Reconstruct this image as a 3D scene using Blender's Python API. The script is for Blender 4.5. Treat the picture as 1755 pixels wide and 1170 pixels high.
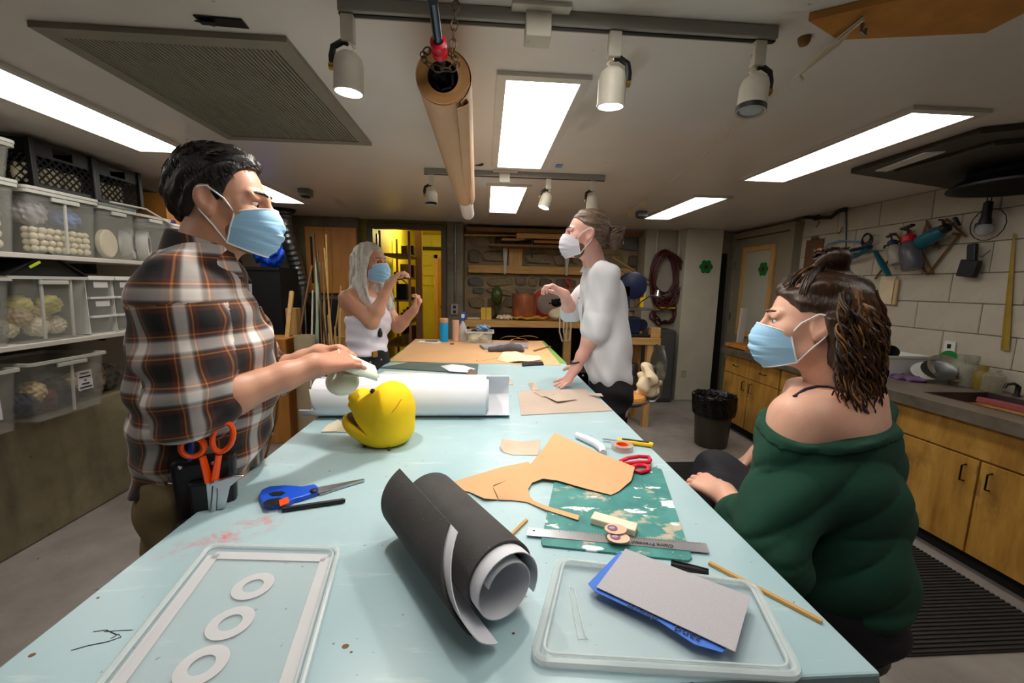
import bpy, bmesh, math, random
import numpy as np
from mathutils import Matrix, Vector
for o in list(bpy.data.objects): bpy.data.objects.remove(o)
scene = bpy.context.scene
COL = scene.collection
R = math.radians
# ------------------------------------------------------------------ camera
FPX = 692.0; CAMZ = 1.44
YAW, PITCH, ROLL = R(3.85), R(7.9), R(1.2)
_f = Vector((math.sin(YAW)*math.cos(PITCH), math.cos(YAW)*math.cos(PITCH), -math.sin(PITCH)))
_r = Vector((math.cos(YAW), -math.sin(YAW), 0)); _u = _r.cross(_f)
_r2 = _r*math.cos(ROLL) + _u*math.sin(ROLL); _u2 = _u*math.cos(ROLL) - _r*math.sin(ROLL)
cam_d = bpy.data.cameras.new('camera'); cam = bpy.data.objects.new('camera', cam_d); COL.objects.link(cam)
cam_d.sensor_width = 36; cam_d.lens = 36*FPX/1755; cam_d.clip_start = .02; cam_d.clip_end = 60
cam.matrix_world = Matrix(((_r2.x,_u2.x,-_f.x,0),(_r2.y,_u2.y,-_f.y,0),(_r2.z,_u2.z,-_f.z,CAMZ),(0,0,0,1)))
scene.camera = cam
# ------------------------------------------------------------------ world, exposure
w = bpy.data.worlds.new('world'); scene.world = w; w.use_nodes = True
w.node_tree.nodes['Background'].inputs[0].default_value = (.9,.85,.75,1)
w.node_tree.nodes['Background'].inputs[1].default_value = .03
vs = scene.view_settings; vs.view_transform = 'Standard'; vs.look = 'None'; vs.gamma = 1; vs.use_curve_mapping = False
vs.exposure = 0.18
PANEL_L = 7.5      # ceiling fluorescent lens radiance
SPOT_W = 22.0      # track spots
# real distances: a pixel of the survey photograph plus one known world coordinate gives a point in the room
def P(px, py, X=None, Y=None, Z=None):
    a, b = (px-877.5)/FPX, -(py-585)/FPX
    d = _f + _r2*a + _u2*b
    if Y is not None: t = Y/d.y
    elif X is not None: t = X/d.x
    else: t = (Z-CAMZ)/d.z
    return Vector((0,0,CAMZ)) + d*t
def V(*a): return Vector(a) if a else Vector((0,0,0))
# ------------------------------------------------------------------ helpers: objects
def link(o, parent=None):
    COL.objects.link(o)
    if parent is not None: o.parent = parent
    return o
def tag(o, label=None, cat=None, group=None, kind=None):
    if label: o['label'] = label
    if cat: o['category'] = cat
    if group: o['group'] = group
    if kind: o['kind'] = kind
    return o
def thing(name, label, cat, loc=(0,0,0), rz=0, group=None, kind=None):
    o = link(bpy.data.objects.new(name, None)); o.empty_display_size = .05
    o.location = loc; o.rotation_euler = (0,0,rz)
    return tag(o, label, cat, group, kind)
def copy_tree(o, parent=None):
    c = o.copy(); link(c, parent)
    if parent is not None: c.parent = parent
    for ch in o.children: copy_tree(ch, c)
    return c
def rotm(rx=0, ry=0, rz=0):
    return Matrix.Rotation(rz,3,'Z') @ Matrix.Rotation(ry,3,'Y') @ Matrix.Rotation(rx,3,'X')
def frame(d, up=(0,0,1)):
    d = Vector(d).normalized(); up = Vector(up)
    if abs(d.dot(up.normalized())) > .98: up = Vector((1,0,0)) if abs(d.x) < .9 else Vector((0,1,0))
    s = d.cross(up).normalized(); n = s.cross(d)
    return s, n, d
def world_of(o):
    m = Matrix.Translation(o.location) @ o.rotation_euler.to_matrix().to_4x4()
    return world_of(o.parent) @ m if o.parent is not None else m
class MB:
    def __init__(s): s.v = []; s.f = []
    def add(s, vs, fs):
        b = len(s.v); s.v += [tuple(p) for p in vs]; s.f += [tuple(i+b for i in f) for f in fs]; return s
    def box(s, c, size, M=None, tap=1.0):
        c = Vector(c); hx, hy, hz = size[0]/2, size[1]/2, size[2]/2
        vs = []
        for z in (-1,1):
            t = tap if z > 0 else 1
            for x, y in ((-1,-1),(1,-1),(1,1),(-1,1)):
                p = Vector((x*hx*t, y*hy*t, z*hz)); vs.append(c + (M @ p if M else p))
        return s.add(vs, [(3,2,1,0),(4,5,6,7),(0,1,5,4),(1,2,6,5),(2,3,7,6),(3,0,4,7)])
    def box2(s, lo, hi):
        return s.box([(a+b)/2 for a, b in zip(lo,hi)], [abs(b-a) for a, b in zip(lo,hi)])
    def cyl(s, a, b, r0, r1=None, n=16, cap=True, sq=1.0):
        return s.tube([a,b], [r0, r0 if r1 is None else r1], n, cap, sq)
    def tube(s, pts, r, n=8, cap=True, sq=1.0, up=(0,0,1), closed=False):
        pts = [Vector(p) for p in pts]; m = len(pts)
        rs = r if isinstance(r, (list,tuple)) else [r]*m
        vs = []; prev = None
        for i, p in enumerate(pts):
            if closed: d = pts[(i+1)%m]-pts[i-1]
            else: d = pts[min(i+1,m-1)]-pts[max(i-1,0)]
            if d.length < 1e-9: d = Vector((0,0,1))
            if prev is None: sd, nn, d = frame(d, up)
            else:
                d = d.normalized(); sd = prev - d*prev.dot(d)
                if sd.length < 1e-6: sd, nn, d = frame(d, up)
                sd.normalize(); nn = sd.cross(d)
            prev = sd
            for k in range(n):
                t = 2*math.pi*k/n
                vs.append(p + sd*(math.cos(t)*rs[i]) + nn*(math.sin(t)*rs[i]*sq))
        fs = []
        for i in range(m if closed else m-1):
            j = (i+1) % m
            for k in range(n):
                l = (k+1) % n
                fs.append((i*n+k, i*n+l, j*n+l, j*n+k))
        if cap and not closed:
            fs.append(tuple(range(n))[::-1]); fs.append(tuple((m-1)*n+k for k in range(n)))
        return s.add(vs, fs)
    def lathe(s, prof, c=(0,0,0), n=24, axis=(0,0,1), cap=True, sx=1, sy=1):
        a, b, d = frame(axis); c = Vector(c); vs = []; m = len(prof)
        if Vector(axis).normalized().z > .98: a, b, d = Vector((1,0,0)), Vector((0,1,0)), Vector((0,0,1))
        for r, z in prof:
            for k in range(n):
                t = 2*math.pi*k/n
                vs.append(c + a*(r*math.cos(t)*sx) + b*(r*math.sin(t)*sy) + d*z)
        fs = [(i*n+k, i*n+(k+1)%n, (i+1)*n+(k+1)%n, (i+1)*n+k) for i in range(m-1) for k in range(n)]
        if cap: fs.append(tuple(range(n))[::-1]); fs.append(tuple((m-1)*n+k for k in range(n)))
        return s.add(vs, fs)
    def ball(s, c, r, n=12, m=8, sc=(1,1,1), M=None):
        c = Vector(c); vs = []; 
        for i in range(m+1):
            ph = math.pi*i/m
            for k in range(n):
                t = 2*math.pi*k/n
                p = Vector((r*math.sin(ph)*math.cos(t)*sc[0], r*math.sin(ph)*math.sin(t)*sc[1], r*math.cos(ph)*sc[2]))
                vs.append(c + (M @ p if M else p))
        fs = [((i+1)*n+k, (i+1)*n+(k+1)%n, i*n+(k+1)%n, i*n+k) for i in range(m) for k in range(n)]
        return s.add(vs, fs)
    def prism(s, poly, z0, z1, M=None, c=(0,0,0)):
        c = Vector(c); n = len(poly); vs = []
        for z in (z0, z1):
            for q in poly:
                p = Vector((q[0], q[1], z)); vs.append(c + (M @ p if M else p))
        return s.add(vs, [tuple(range(n))[::-1], tuple(range(n,2*n))] + [(k,(k+1)%n,n+(k+1)%n,n+k) for k in range(n)])
    def grid(s, fn, nu, nv, closeu=False):
        vs = [fn(i/nu, j/nv) for j in range(nv+1) for i in range(nu if closeu else nu+1)]
        w = nu if closeu else nu+1
        fs = [(j*w+i, j*w+(i+1)%w, (j+1)*w+(i+1)%w, (j+1)*w+i) for j in range(nv) for i in range(nu)]
        return s.add(vs, fs)
    def ring(s, c, ro, ri, z0, z1, n=32, M=None):
        c = Vector(c); vs = []
        for r, z in ((ro,z0),(ro,z1),(ri,z1),(ri,z0)):
            for k in range(n):
                t = 2*math.pi*k/n; p = Vector((r*math.cos(t), r*math.sin(t), z)); vs.append(c + (M @ p if M else p))
        return s.add(vs, [(i*n+k, i*n+(k+1)%n, ((i+1)%4)*n+(k+1)%n, ((i+1)%4)*n+k) for i in range(4) for k in range(n)])
    def mesh(s, name, m):
        me = bpy.data.meshes.new(name); me.from_pydata(s.v, [], s.f); me.update()
        if m is not None: me.materials.append(m)
        return me
    def build(s, name, m, parent=None, world=False, smooth=False, bevel=0, solid=0, sub=0, loc=None):
        if world and parent is not None:
            iv = world_of(parent).inverted()
            s.v = [tuple(iv @ Vector(p)) for p in s.v]
        me = s.mesh(name, m)
        o = link(bpy.data.objects.new(name, me), parent)
        if loc is not None: o.location = loc
        fixnormals(me)
        if smooth: smooth_by_angle(me, smooth if smooth is not True else 40)
        if solid:
            md = o.modifiers.new('solid','SOLIDIFY'); md.thickness = solid; md.offset = 0
            if smooth: e_ = o.modifiers.new('split','EDGE_SPLIT'); e_.split_angle = R(50)
        if bevel:
            md = o.modifiers.new('bevel','BEVEL'); md.width = bevel; md.segments = 2; md.limit_method = 'ANGLE'; md.angle_limit = R(35)
        if sub:
            md = o.modifiers.new('sub','SUBSURF'); md.levels = sub; md.render_levels = sub
        return o
def fixnormals(me):
    bm = bmesh.new(); bm.from_mesh(me); bmesh.ops.recalc_face_normals(bm, faces=bm.faces); bm.to_mesh(me); bm.free()
def smooth_by_angle(me, deg):
    me.polygons.foreach_set('use_smooth', [True]*len(me.polygons))
    try: me.set_sharp_from_angle(angle=R(deg))
    except Exception: pass
def text(name, body, size, m, parent, M, ext=.0006, align='CENTER'):
    cu = bpy.data.curves.new(name, 'FONT'); cu.body = body; cu.size = size; cu.extrude = ext; cu.align_x = align; cu.align_y = 'CENTER'
    cu.resolution_u = 2
    t = bpy.data.objects.new(name, cu); COL.objects.link(t)
    dg = bpy.context.evaluated_depsgraph_get(); me = bpy.data.meshes.new_from_object(t.evaluated_get(dg))
    bpy.data.objects.remove(t); me.transform(M); me.materials.clear(); me.materials.append(m); me.name = name
    if parent is not None:
        iv = world_of(parent).inverted(); me.transform(iv)
    return link(bpy.data.objects.new(name, me), parent)
def mat4(x, y, z, o):
    return Matrix(((x[0],y[0],z[0],o[0]),(x[1],y[1],z[1],o[1]),(x[2],y[2],z[2],o[2]),(0,0,0,1)))
# ------------------------------------------------------------------ helpers: materials
class NT:
    def __init__(s, name):
        s.m = bpy.data.materials.new(name); s.m.use_nodes = True; s.t = s.m.node_tree; s.b = s.t.nodes['Principled BSDF']
        s.co = None
    def n(s, typ, **k):
        o = s.t.nodes.new(typ)
        for a, v in k.items():
            if a.startswith('i_'):
                key = a[2:].replace('_',' '); o.inputs[int(key) if key.isdigit() else key].default_value = v
            else: setattr(o, a, v)
        return o
    def l(s, a, b): s.t.links.new(a, b)
    def coord(s, scale=(1,1,1), kind='Object', rot=(0,0,0)):
        tc = s.n('ShaderNodeTexCoord'); mp = s.n('ShaderNodeMapping'); mp.inputs['Scale'].default_value = scale; mp.inputs['Rotation'].default_value = rot
        s.l(tc.outputs[kind], mp.inputs[0]); return mp.outputs[0]
    def noise(s, co, scale, detail=4, rough=.55):
        n = s.n('ShaderNodeTexNoise'); n.inputs['Scale'].default_value = scale; n.inputs['Detail'].default_value = detail; n.inputs['Roughness'].default_value = rough
        s.l(co, n.inputs['Vector']); return n.outputs[0]
    def ramp(s, fac, stops, interp='LINEAR'):
        r = s.n('ShaderNodeValToRGB'); e = r.color_ramp.elements; r.color_ramp.interpolation = interp
        while len(e) < len(stops): e.new(.5)
        for el, (p, c) in zip(e, stops): el.position = p; el.color = (c[0],c[1],c[2],1)
        s.l(fac, r.inputs[0]); return r.outputs[0]
    def mix(s, fac, a, b, mode='MIX'):
        m = s.n('ShaderNodeMix', data_type='RGBA', blend_type=mode)
        for sock, v in ((m.inputs[0],fac),(m.inputs[6],a),(m.inputs[7],b)):
            if isinstance(v, bpy.types.NodeSocket): s.l(v, sock)
            elif isinstance(v, (int,float)): sock.default_value = v
            else: sock.default_value = (v[0],v[1],v[2],1)
        return m.outputs[2]
    def base(s, c):
        if isinstance(c, bpy.types.NodeSocket): s.l(c, s.b.inputs['Base Color'])
        else: s.b.inputs['Base Color'].default_value = (c[0],c[1],c[2],1)
    def bump(s, h, st=.3, dist=.01):
        b = s.n('ShaderNodeBump'); b.inputs['Strength'].default_value = st; b.inputs['Distance'].default_value = dist
        s.l(h, b.inputs['Height']); s.l(b.outputs[0], s.b.inputs['Normal'])
def sc(c, k): return tuple(max(0,min(1,x*k)) for x in c[:3])
def mat(name, col, rough=.6, metal=0, var=.12, vs=6, bump=0, bs=80, grain=None, stain=None, alpha=1, trans=0, spec=.5, emit=0, sss=0, ior=1.45, bd=.004):
    t = NT(name); b = t.b; b.inputs['Roughness'].default_value = rough; b.inputs['Metallic'].default_value = metal
    b.inputs['Specular IOR Level'].default_value = spec; b.inputs['IOR'].default_value = ior
    co = t.coord(grain or (1,1,1))
    n1 = t.noise(co, vs)
    c = t.ramp(n1, [(.3, sc(col,1-var)), (.7, sc(col,1+var))])
    for st in (stain or []):
        sco, ssc, lo, hi, amt = st
        cc = t.coord(); f = t.ramp(t.noise(cc, ssc, 5, .65), [(lo,(0,0,0)),(hi,(amt,amt,amt))])
        c = t.mix(f, c, sco)
    t.base(c)
    if bump: t.bump(t.noise(t.coord(grain or (1,1,1)), bs, 3), bump, bd)
    if alpha < 1: b.inputs['Alpha'].default_value = alpha
    if trans: b.inputs['Transmission Weight'].default_value = trans
    if emit: b.inputs['Emission Color'].default_value = (col[0],col[1],col[2],1); b.inputs['Emission Strength'].default_value = emit
    if sss: b.inputs['Subsurface Weight'].default_value = sss; b.inputs['Subsurface Radius'].default_value = (.01,.004,.002); b.inputs['Subsurface Scale'].default_value = .5
    return t.m
def srgb(r, g, b):
    f = lambda c: (c/255/12.92 if c/255 <= .04045 else ((c/255+.055)/1.055)**2.4)
    return (f(r), f(g), f(b))
M = {}
wood_g = (14,14,1.2)
M['white_paint'] = mat('white_paint', srgb(205,200,190), .5, var=.06, stain=[(srgb(120,105,85),3,.6,.75,.4)])
M['white_plastic'] = mat('white_plastic', srgb(225,225,222), .4, var=.04)
M['black'] = mat('black_plastic', srgb(22,22,24), .45, var=.2)
M['black_matte'] = mat('black_matte', srgb(18,18,19), .8, var=.25)
M['dark_metal'] = mat('dark_metal', srgb(45,45,48), .4, .8)
M['steel'] = mat('steel', srgb(190,190,195), .3, 1.0, var=.08)
M['galv'] = mat('galvanised_steel', srgb(120,122,122), .38, .9, var=.25, vs=20)
M['copper'] = mat('copper', srgb(205,125,92), .32, .65, var=.15)
M['pine'] = mat('pine_wood', srgb(205,160,95), .6, var=.16, vs=3, grain=(1.5,16,16), bump=.15, bs=10)
M['pine_y'] = mat('pine_wood_along', srgb(205,160,95), .6, var=.16, vs=3, grain=(16,1.5,16), bump=.15, bs=10)
M['pine_z'] = mat('pine_wood_upright', srgb(208,165,102), .6, var=.16, vs=3, grain=(16,16,1.5), bump=.15, bs=10)
M['ply'] = mat('plywood', srgb(185,125,55), .55, var=.16, vs=2.5, grain=(5,5,1))
M['dowel'] = mat('pale_dowel_wood', srgb(205,165,100), .6, var=.15, vs=20)
M['brown_stick'] = mat('brown_stick', srgb(120,85,45), .6, var=.2, vs=20)
M['dark_stick'] = mat('dark_stick', srgb(45,35,28), .6, var=.2)
M['green_stick'] = mat('pale_green_stick', srgb(165,185,160), .5, var=.1)
M['cardboard'] = mat('cardboard', srgb(185,150,105), .8, var=.08)
M['kraft'] = mat('kraft_paper', srgb(212,166,120), .75, var=.05, vs=3, bump=.05, bs=30)
M['kraft_roll'] = mat('kraft_paper_roll', srgb(196,160,125), .7, var=.05, vs=3)
M['kraft_edge'] = mat('kraft_roll_edge', srgb(165,120,70), .8, var=.25, vs=4)
M['greyboard'] = mat('grey_brown_paper', srgb(190,172,158), .8, var=.06)
M['white_paper'] = mat('white_paper', srgb(235,236,240), .6, var=.02)
M['white_foam'] = mat('white_foam_sheet', srgb(226,228,236), .55, var=.02)
M['cream'] = mat('cream_foam', srgb(238,228,200), .7, var=.08, bump=.2, bs=200)
M['foam_green'] = mat('pale_green_foam', srgb(225,235,215), .7, var=.06, bump=.2, bs=200)
M['yellow_foam'] = mat('yellow_foam', srgb(245,205,10), .75, var=.05, vs=10, bump=.35, bs=420, bd=.002)
M['mouth_dark'] = mat('mouth_lining', srgb(95,75,25), .9, var=.2)
M['stitch'] = mat('orange_seam', srgb(205,130,10), .8)
M['char_felt'] = mat('charcoal_felt', srgb(74,72,71), .9, var=.14, vs=14, bump=.25, bs=250, stain=[(srgb(150,148,145),160,.66,.72,.5)], bd=.002)
M['grey_felt'] = mat('grey_felt', srgb(150,150,155), .9, var=.1, vs=30, bump=.2, bs=250)
M['blue'] = mat('blue_plastic', srgb(20,85,215), .35, var=.05)
M['blue_hi'] = mat('cyan_blue', srgb(10,160,225), .35, var=.05)
M['red'] = mat('red_plastic', srgb(205,20,45), .35, var=.06)
M['orange'] = mat('orange_plastic', srgb(250,85,15), .35, var=.04)
M['yellow'] = mat('yellow_plastic', srgb(250,200,20), .4, var=.04)
M['clear'] = mat('frosted_clear_plastic', srgb(215,225,222), .22, var=.02, alpha=.22)
M['clear2'] = mat('clear_lid_plastic', srgb(225,235,238), .12, var=.02, alpha=.20)
M['clear_rim'] = mat('clear_lid_rim', srgb(228,238,240), .12, var=.02, alpha=.45)
M['bin'] = mat('translucent_bin_plastic', srgb(200,200,192), .35, var=.06, alpha=.15)
M['bin_rim'] = mat('bin_rim_plastic', srgb(205,205,196), .4, var=.06, alpha=.8)
M['ball'] = mat('cream_ball', srgb(225,213,180), .7, var=.1, bump=.1)
M['label'] = mat('paper_label', srgb(215,213,215), .7, var=.03)
M['ink'] = mat('ink', srgb(25,25,28), .7)
M['cream_cloth'] = mat('cream_cloth', srgb(225,208,175), .9, var=.08, bump=.3, bs=60)
M['tan_cloth'] = mat('tan_canvas', srgb(200,175,130), .9, var=.1, bump=.3, bs=80)
M['blue_cloth'] = mat('blue_cloth', srgb(110,150,195), .85, var=.2, vs=15, bump=.3, bs=60)
M['cork'] = mat('orange_cork', srgb(215,150,75), .8, var=.12, vs=30, bump=.3, bs=120)
M['rubber'] = mat('black_rubber', srgb(48,45,43), .75, var=.25, vs=10, stain=[(srgb(140,130,120),25,.66,.74,.45)])
M['bag'] = mat('black_bin_bag', srgb(12,12,13), .25, var=.2, bump=.9, bs=22, bd=.02)
M['can'] = mat('dark_brown_bin', srgb(62,54,45), .4, var=.08)
M['hose'] = mat('maroon_hose', srgb(78,30,28), .45, var=.15)
M['saw'] = mat('dark_blue_machine', srgb(25,35,70), .4, var=.15)
M['green'] = mat('green_felt', srgb(15,120,45), .8, var=.05)
M['darkred'] = mat('dark_red_felt', srgb(90,25,25), .8, var=.05)
M['red_paint'] = mat('red_letter_paint', srgb(205,45,40), .6, var=.1)
M['glass_dark'] = mat('green_glass', srgb(70,85,40), .25, var=.2)
M['teal'] = mat('teal_plastic', srgb(20,95,110), .35, var=.15)
M['navy'] = mat('navy_plastic', srgb(30,40,70), .45, var=.2)
M['amber'] = mat('amber_jar', srgb(150,125,50), .25, var=.2, alpha=.7)
M['jar'] = mat('cloudy_jar', srgb(170,170,150), .25, var=.1, alpha=.5)
M['bulb'] = mat('lit_bulb', (1,.97,.92), .5, var=0, emit=14)
M['bulb_off'] = mat('unlit_bulb', srgb(200,205,210), .15, var=.02, alpha=.6)
M['lens'] = mat('lit_lens', (1,.955,.885), .5, var=0, emit=PANEL_L)
M['spot_body'] = mat('aged_cream_enamel', srgb(196,190,175), .45, var=.08, vs=12, stain=[(srgb(120,90,60),18,.64,.7,.6)])
M['track'] = mat('track_grey', srgb(150,146,138), .5, var=.05)
M['brass'] = mat('aged_brass', srgb(170,140,70), .4, .8)
M['string'] = mat('string', srgb(190,175,150), .9, var=.1)
M['eye_white'] = mat('eye_white', srgb(232,226,220), .15, var=.02)
M['iris_brown'] = mat('iris_brown', srgb(50,35,25), .1, var=.05)
M['iris_blue'] = mat('iris_blue', srgb(70,95,130), .1, var=.05)
# ------------------------------------------------------------------ helpers: smooth solids from distance fields (numpy surface nets)
class Field:
    def __init__(s, lo, hi, h):
        s.lo = np.array(lo, float); s.h = h
        n = np.ceil((np.array(hi,float)-s.lo)/h).astype(int)+1
        s.ax = [s.lo[i] + h*np.arange(n[i]) for i in range(3)]
        s.F = np.full(tuple(n), .2, np.float32)
    def sub(s, lo, hi, m):
        sl = []
        for i in range(3):
            a = max(0, int((lo[i]-m-s.lo[i])/s.h)); b = min(len(s.ax[i]), int((hi[i]+m-s.lo[i])/s.h)+2)
            if b <= a: return None
            sl.append(slice(a,b))
        x = s.ax[0][sl[0]].astype(np.float32)[:,None,None]; y = s.ax[1][sl[1]].astype(np.float32)[None,:,None]; z = s.ax[2][sl[2]].astype(np.float32)[None,None,:]
        return tuple(sl), x, y, z
    def put(s, sl, d, k, op):
        A = s.F[sl]
        if op == 'sub':
            d = -d; hh = np.maximum(k-np.abs(A-d),0)/k; s.F[sl] = np.maximum(A,d) + hh*hh*k*.25
        else:
            hh = np.maximum(k-np.abs(A-d),0)/k; s.F[sl] = np.minimum(A,d) - hh*hh*k*.25
        return s
    def cap(s, a, b, ra, rb=None, k=.02, op='add', flat=None):
        rb = ra if rb is None else rb; a = np.array(a,float); b = np.array(b,float); r = max(ra,rb)
        q = s.sub(np.minimum(a,b)-r, np.maximum(a,b)+r, k+.01)
        if q is None: return s
        sl, x, y, z = q; ba = b-a; L = max(float(ba@ba),1e-9)
        px, py, pz = x-a[0], y-a[1], z-a[2]
        t = np.clip((px*ba[0]+py*ba[1]+pz*ba[2])/L, 0, 1)
        dx, dy, dz = px-t*ba[0], py-t*ba[1], pz-t*ba[2]
        if flat is not None:      # flat = (unit axis, factor): squash along that axis
            ax, f = flat; g = (dx*ax[0]+dy*ax[1]+dz*ax[2])*(1/f-1); dx = dx+g*ax[0]; dy = dy+g*ax[1]; dz = dz+g*ax[2]
        return s.put(sl, np.sqrt(dx*dx+dy*dy+dz*dz) - (ra+(rb-ra)*t), k, op)
    def chain(s, pts, rs, k=.02, op='add'):
        for i in range(len(pts)-1): s.cap(pts[i], pts[i+1], rs[i], rs[i+1], k, op)
        return s
    def ell(s, c, r, k=.02, Rm=None, op='add'):
        m = max(r); c = np.array(c,float); q = s.sub(c-m, c+m, k+.01)
        if q is None: return s
        sl, x, y, z = q; x, y, z = x-c[0], y-c[1], z-c[2]
        if Rm is not None:
            Rm = np.array(Rm); x, y, z = (x*Rm[0,0]+y*Rm[1,0]+z*Rm[2,0], x*Rm[0,1]+y*Rm[1,1]+z*Rm[2,1], x*Rm[0,2]+y*Rm[1,2]+z*Rm[2,2])
        k0 = np.sqrt((x/r[0])**2+(y/r[1])**2+(z/r[2])**2); k1 = np.sqrt((x/r[0]**2)**2+(y/r[1]**2)**2+(z/r[2]**2)**2)+1e-6
        return s.put(sl, k0*(k0-1)/k1, k, op)
    def box(s, c, hf, rd=.005, k=.01, Rm=None, op='add'):
        m = float(np.linalg.norm(hf)); c = np.array(c,float); q = s.sub(c-m, c+m, k+.01)
        if q is None: return s
        sl, x, y, z = q; x, y, z = x-c[0], y-c[1], z-c[2]
        if Rm is not None:
            Rm = np.array(Rm); x, y, z = (x*Rm[0,0]+y*Rm[1,0]+z*Rm[2,0], x*Rm[0,1]+y*Rm[1,1]+z*Rm[2,1], x*Rm[0,2]+y*Rm[1,2]+z*Rm[2,2])
        ax, ay, az = np.abs(x)-hf[0]+rd, np.abs(y)-hf[1]+rd, np.abs(z)-hf[2]+rd
        d = np.sqrt(np.maximum(ax,0)**2+np.maximum(ay,0)**2+np.maximum(az,0)**2)+np.minimum(np.maximum(np.maximum(ax,ay),az),0)-rd
        return s.put(sl, d, k, op)
    def loft(s, secs, k=.02, op='add', e=2.0):
        secs = np.array(sorted(secs), float); zz = secs[:,0]; m = secs[:,3:5].max()
        lo = (secs[:,1].min()-m, secs[:,2].min()-m, zz[0]); hi = (secs[:,1].max()+m, secs[:,2].max()+m, zz[-1])
        q = s.sub(lo, hi, k+.01)
        if q is None: return s
        sl, x, y, z = q; g = lambda i: smooth_interp(z.ravel(), zz, secs[:,i]).astype(np.float32)[None,None,:]
        cx, cy, rx, ry = g(1), g(2), g(3), g(4)
        a, b = np.abs(x-cx)/rx, np.abs(y-cy)/ry
        k0 = (a**e+b**e)**(1/e); mn = np.minimum(rx,ry)
        d = (k0-1)*mn; dz = np.maximum(zz[0]-z, z-zz[-1])
        return s.put(sl, np.maximum(d, dz), k, op)
    def clip(s, fn, k=.01):       # keep only where fn(x,y,z) < 0
        x, y, z = s.ax[0].astype(np.float32)[:,None,None], s.ax[1].astype(np.float32)[None,:,None], s.ax[2].astype(np.float32)[None,None,:]
        d = fn(x,y,z); A = s.F; hh = np.maximum(k-np.abs(A-d),0)/k; s.F = np.maximum(A,d)+hh*hh*k*.25
        return s
    def disp(s, fn):
        x, y, z = s.ax[0].astype(np.float32)[:,None,None], s.ax[1].astype(np.float32)[None,:,None], s.ax[2].astype(np.float32)[None,None,:]
        s.F = s.F + fn(x,y,z).astype(np.float32); return s
    def net(s):
        F = s.F; F[0],F[-1],F[:,0],F[:,-1],F[:,:,0],F[:,:,-1] = .01,.01,.01,.01,.01,.01
        I = F < 0; nx, ny, nz = F.shape
        cnt = np.zeros((nx-1,ny-1,nz-1), np.uint8)
        for i in (0,1):
            for j in (0,1):
                for l in (0,1): cnt += I[i:nx-1+i, j:ny-1+j, l:nz-1+l]
        act = (cnt > 0) & (cnt < 8); idx = np.full(act.shape, -1, np.int32); c = np.argwhere(act); idx[act] = np.arange(len(c))
        acc = np.zeros((len(c),3)); num = np.zeros(len(c))
        cor = [np.array(q) for q in ((0,0,0),(1,0,0),(0,1,0),(1,1,0),(0,0,1),(1,0,1),(0,1,1),(1,1,1))]
        val = [F[c[:,0]+q[0], c[:,1]+q[1], c[:,2]+q[2]] for q in cor]
        for a in range(8):
            for b in range(a+1,8):
                if np.abs(cor[a]-cor[b]).sum() != 1: continue
                va, vb = val[a], val[b]; m = (va < 0) != (vb < 0)
                t = np.where(m, va/np.where(m, va-vb, 1), 0)
                acc += np.where(m[:,None], cor[a]+t[:,None]*(cor[b]-cor[a]), 0); num += m
        V_ = s.lo + s.h*(c + acc/np.maximum(num,1)[:,None])
        Q = []
        for ax in range(3):
            o = [1,1,1]; o[ax] = 0; u, v = [(1,2),(2,0),(0,1)][ax]
            A = I[tuple(slice(o[i], (n-1)) if o[i] else slice(0,n-1) for i, n in enumerate(F.shape))]
            B = I[tuple(slice(o[i], (n-1)) if o[i] else slice(1,n) for i, n in enumerate(F.shape))]
            for flip, msk in ((False, A & ~B), (True, ~A & B)):
                p = np.argwhere(msk) + np.array(o)
                du = np.zeros(3,int); du[u] = 1; dv = np.zeros(3,int); dv[v] = 1
                g = lambda w_: idx[w_[:,0], w_[:,1], w_[:,2]]
                q = np.stack([g(p-du-dv), g(p-dv), g(p), g(p-du)], 1)
                Q.append(q[:,::-1] if flip else q)
        Q = np.concatenate(Q); Q = Q[(Q >= 0).all(1)]
        return V_, Q
def smooth_interp(z, zz, v):
    # monotone-ish cubic through the sections
    m = np.gradient(v, zz); i = np.clip(np.searchsorted(zz, z)-1, 0, len(zz)-2); h = zz[i+1]-zz[i]; t = np.clip((z-zz[i])/h, 0, 1)
    return (2*t**3-3*t**2+1)*v[i] + (t**3-2*t**2+t)*h*m[i] + (-2*t**3+3*t**2)*v[i+1] + (t**3-t**2)*h*m[i+1]
def npmesh(name, parts, m, parent=None, xf=None, attr=None):
    """parts: list of (V, Q); xf: 4x4 applied to the vertices; one mesh object"""
    vs, qs, b = [], [], 0
    for v, q in parts: vs.append(v); qs.append(np.asarray(q)+b); b += len(v)
    v = np.concatenate(vs); q = np.concatenate(qs)
    if xf is not None:
        X = np.array(xf); v = v @ X[:3,:3].T + X[:3,3]
    if parent is not None:
        iv = np.array(world_of(parent).inverted()); v = v @ iv[:3,:3].T + iv[:3,3]
    me = bpy.data.meshes.new(name); n = len(q)
    me.vertices.add(len(v)); me.vertices.foreach_set('co', v.astype(np.float32).ravel())
    me.loops.add(4*n); me.loops.foreach_set('vertex_index', q.astype(np.int32).ravel())
    me.polygons.add(n); me.polygons.foreach_set('loop_start', np.arange(0,4*n,4,dtype=np.int32)); me.polygons.foreach_set('use_smooth', np.ones(n,bool))
    if attr is not None:
        for an, av in attr.items():
            a = me.attributes.new(an, 'FLOAT_VECTOR', 'POINT'); a.data.foreach_set('vector', np.asarray(av,np.float32).ravel())
    me.update(calc_edges=True); me.validate()
    mats = m if isinstance(m, list) else [m]
    for mm in mats: me.materials.append(mm)
    return link(bpy.data.objects.new(name, me), parent)
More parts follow.
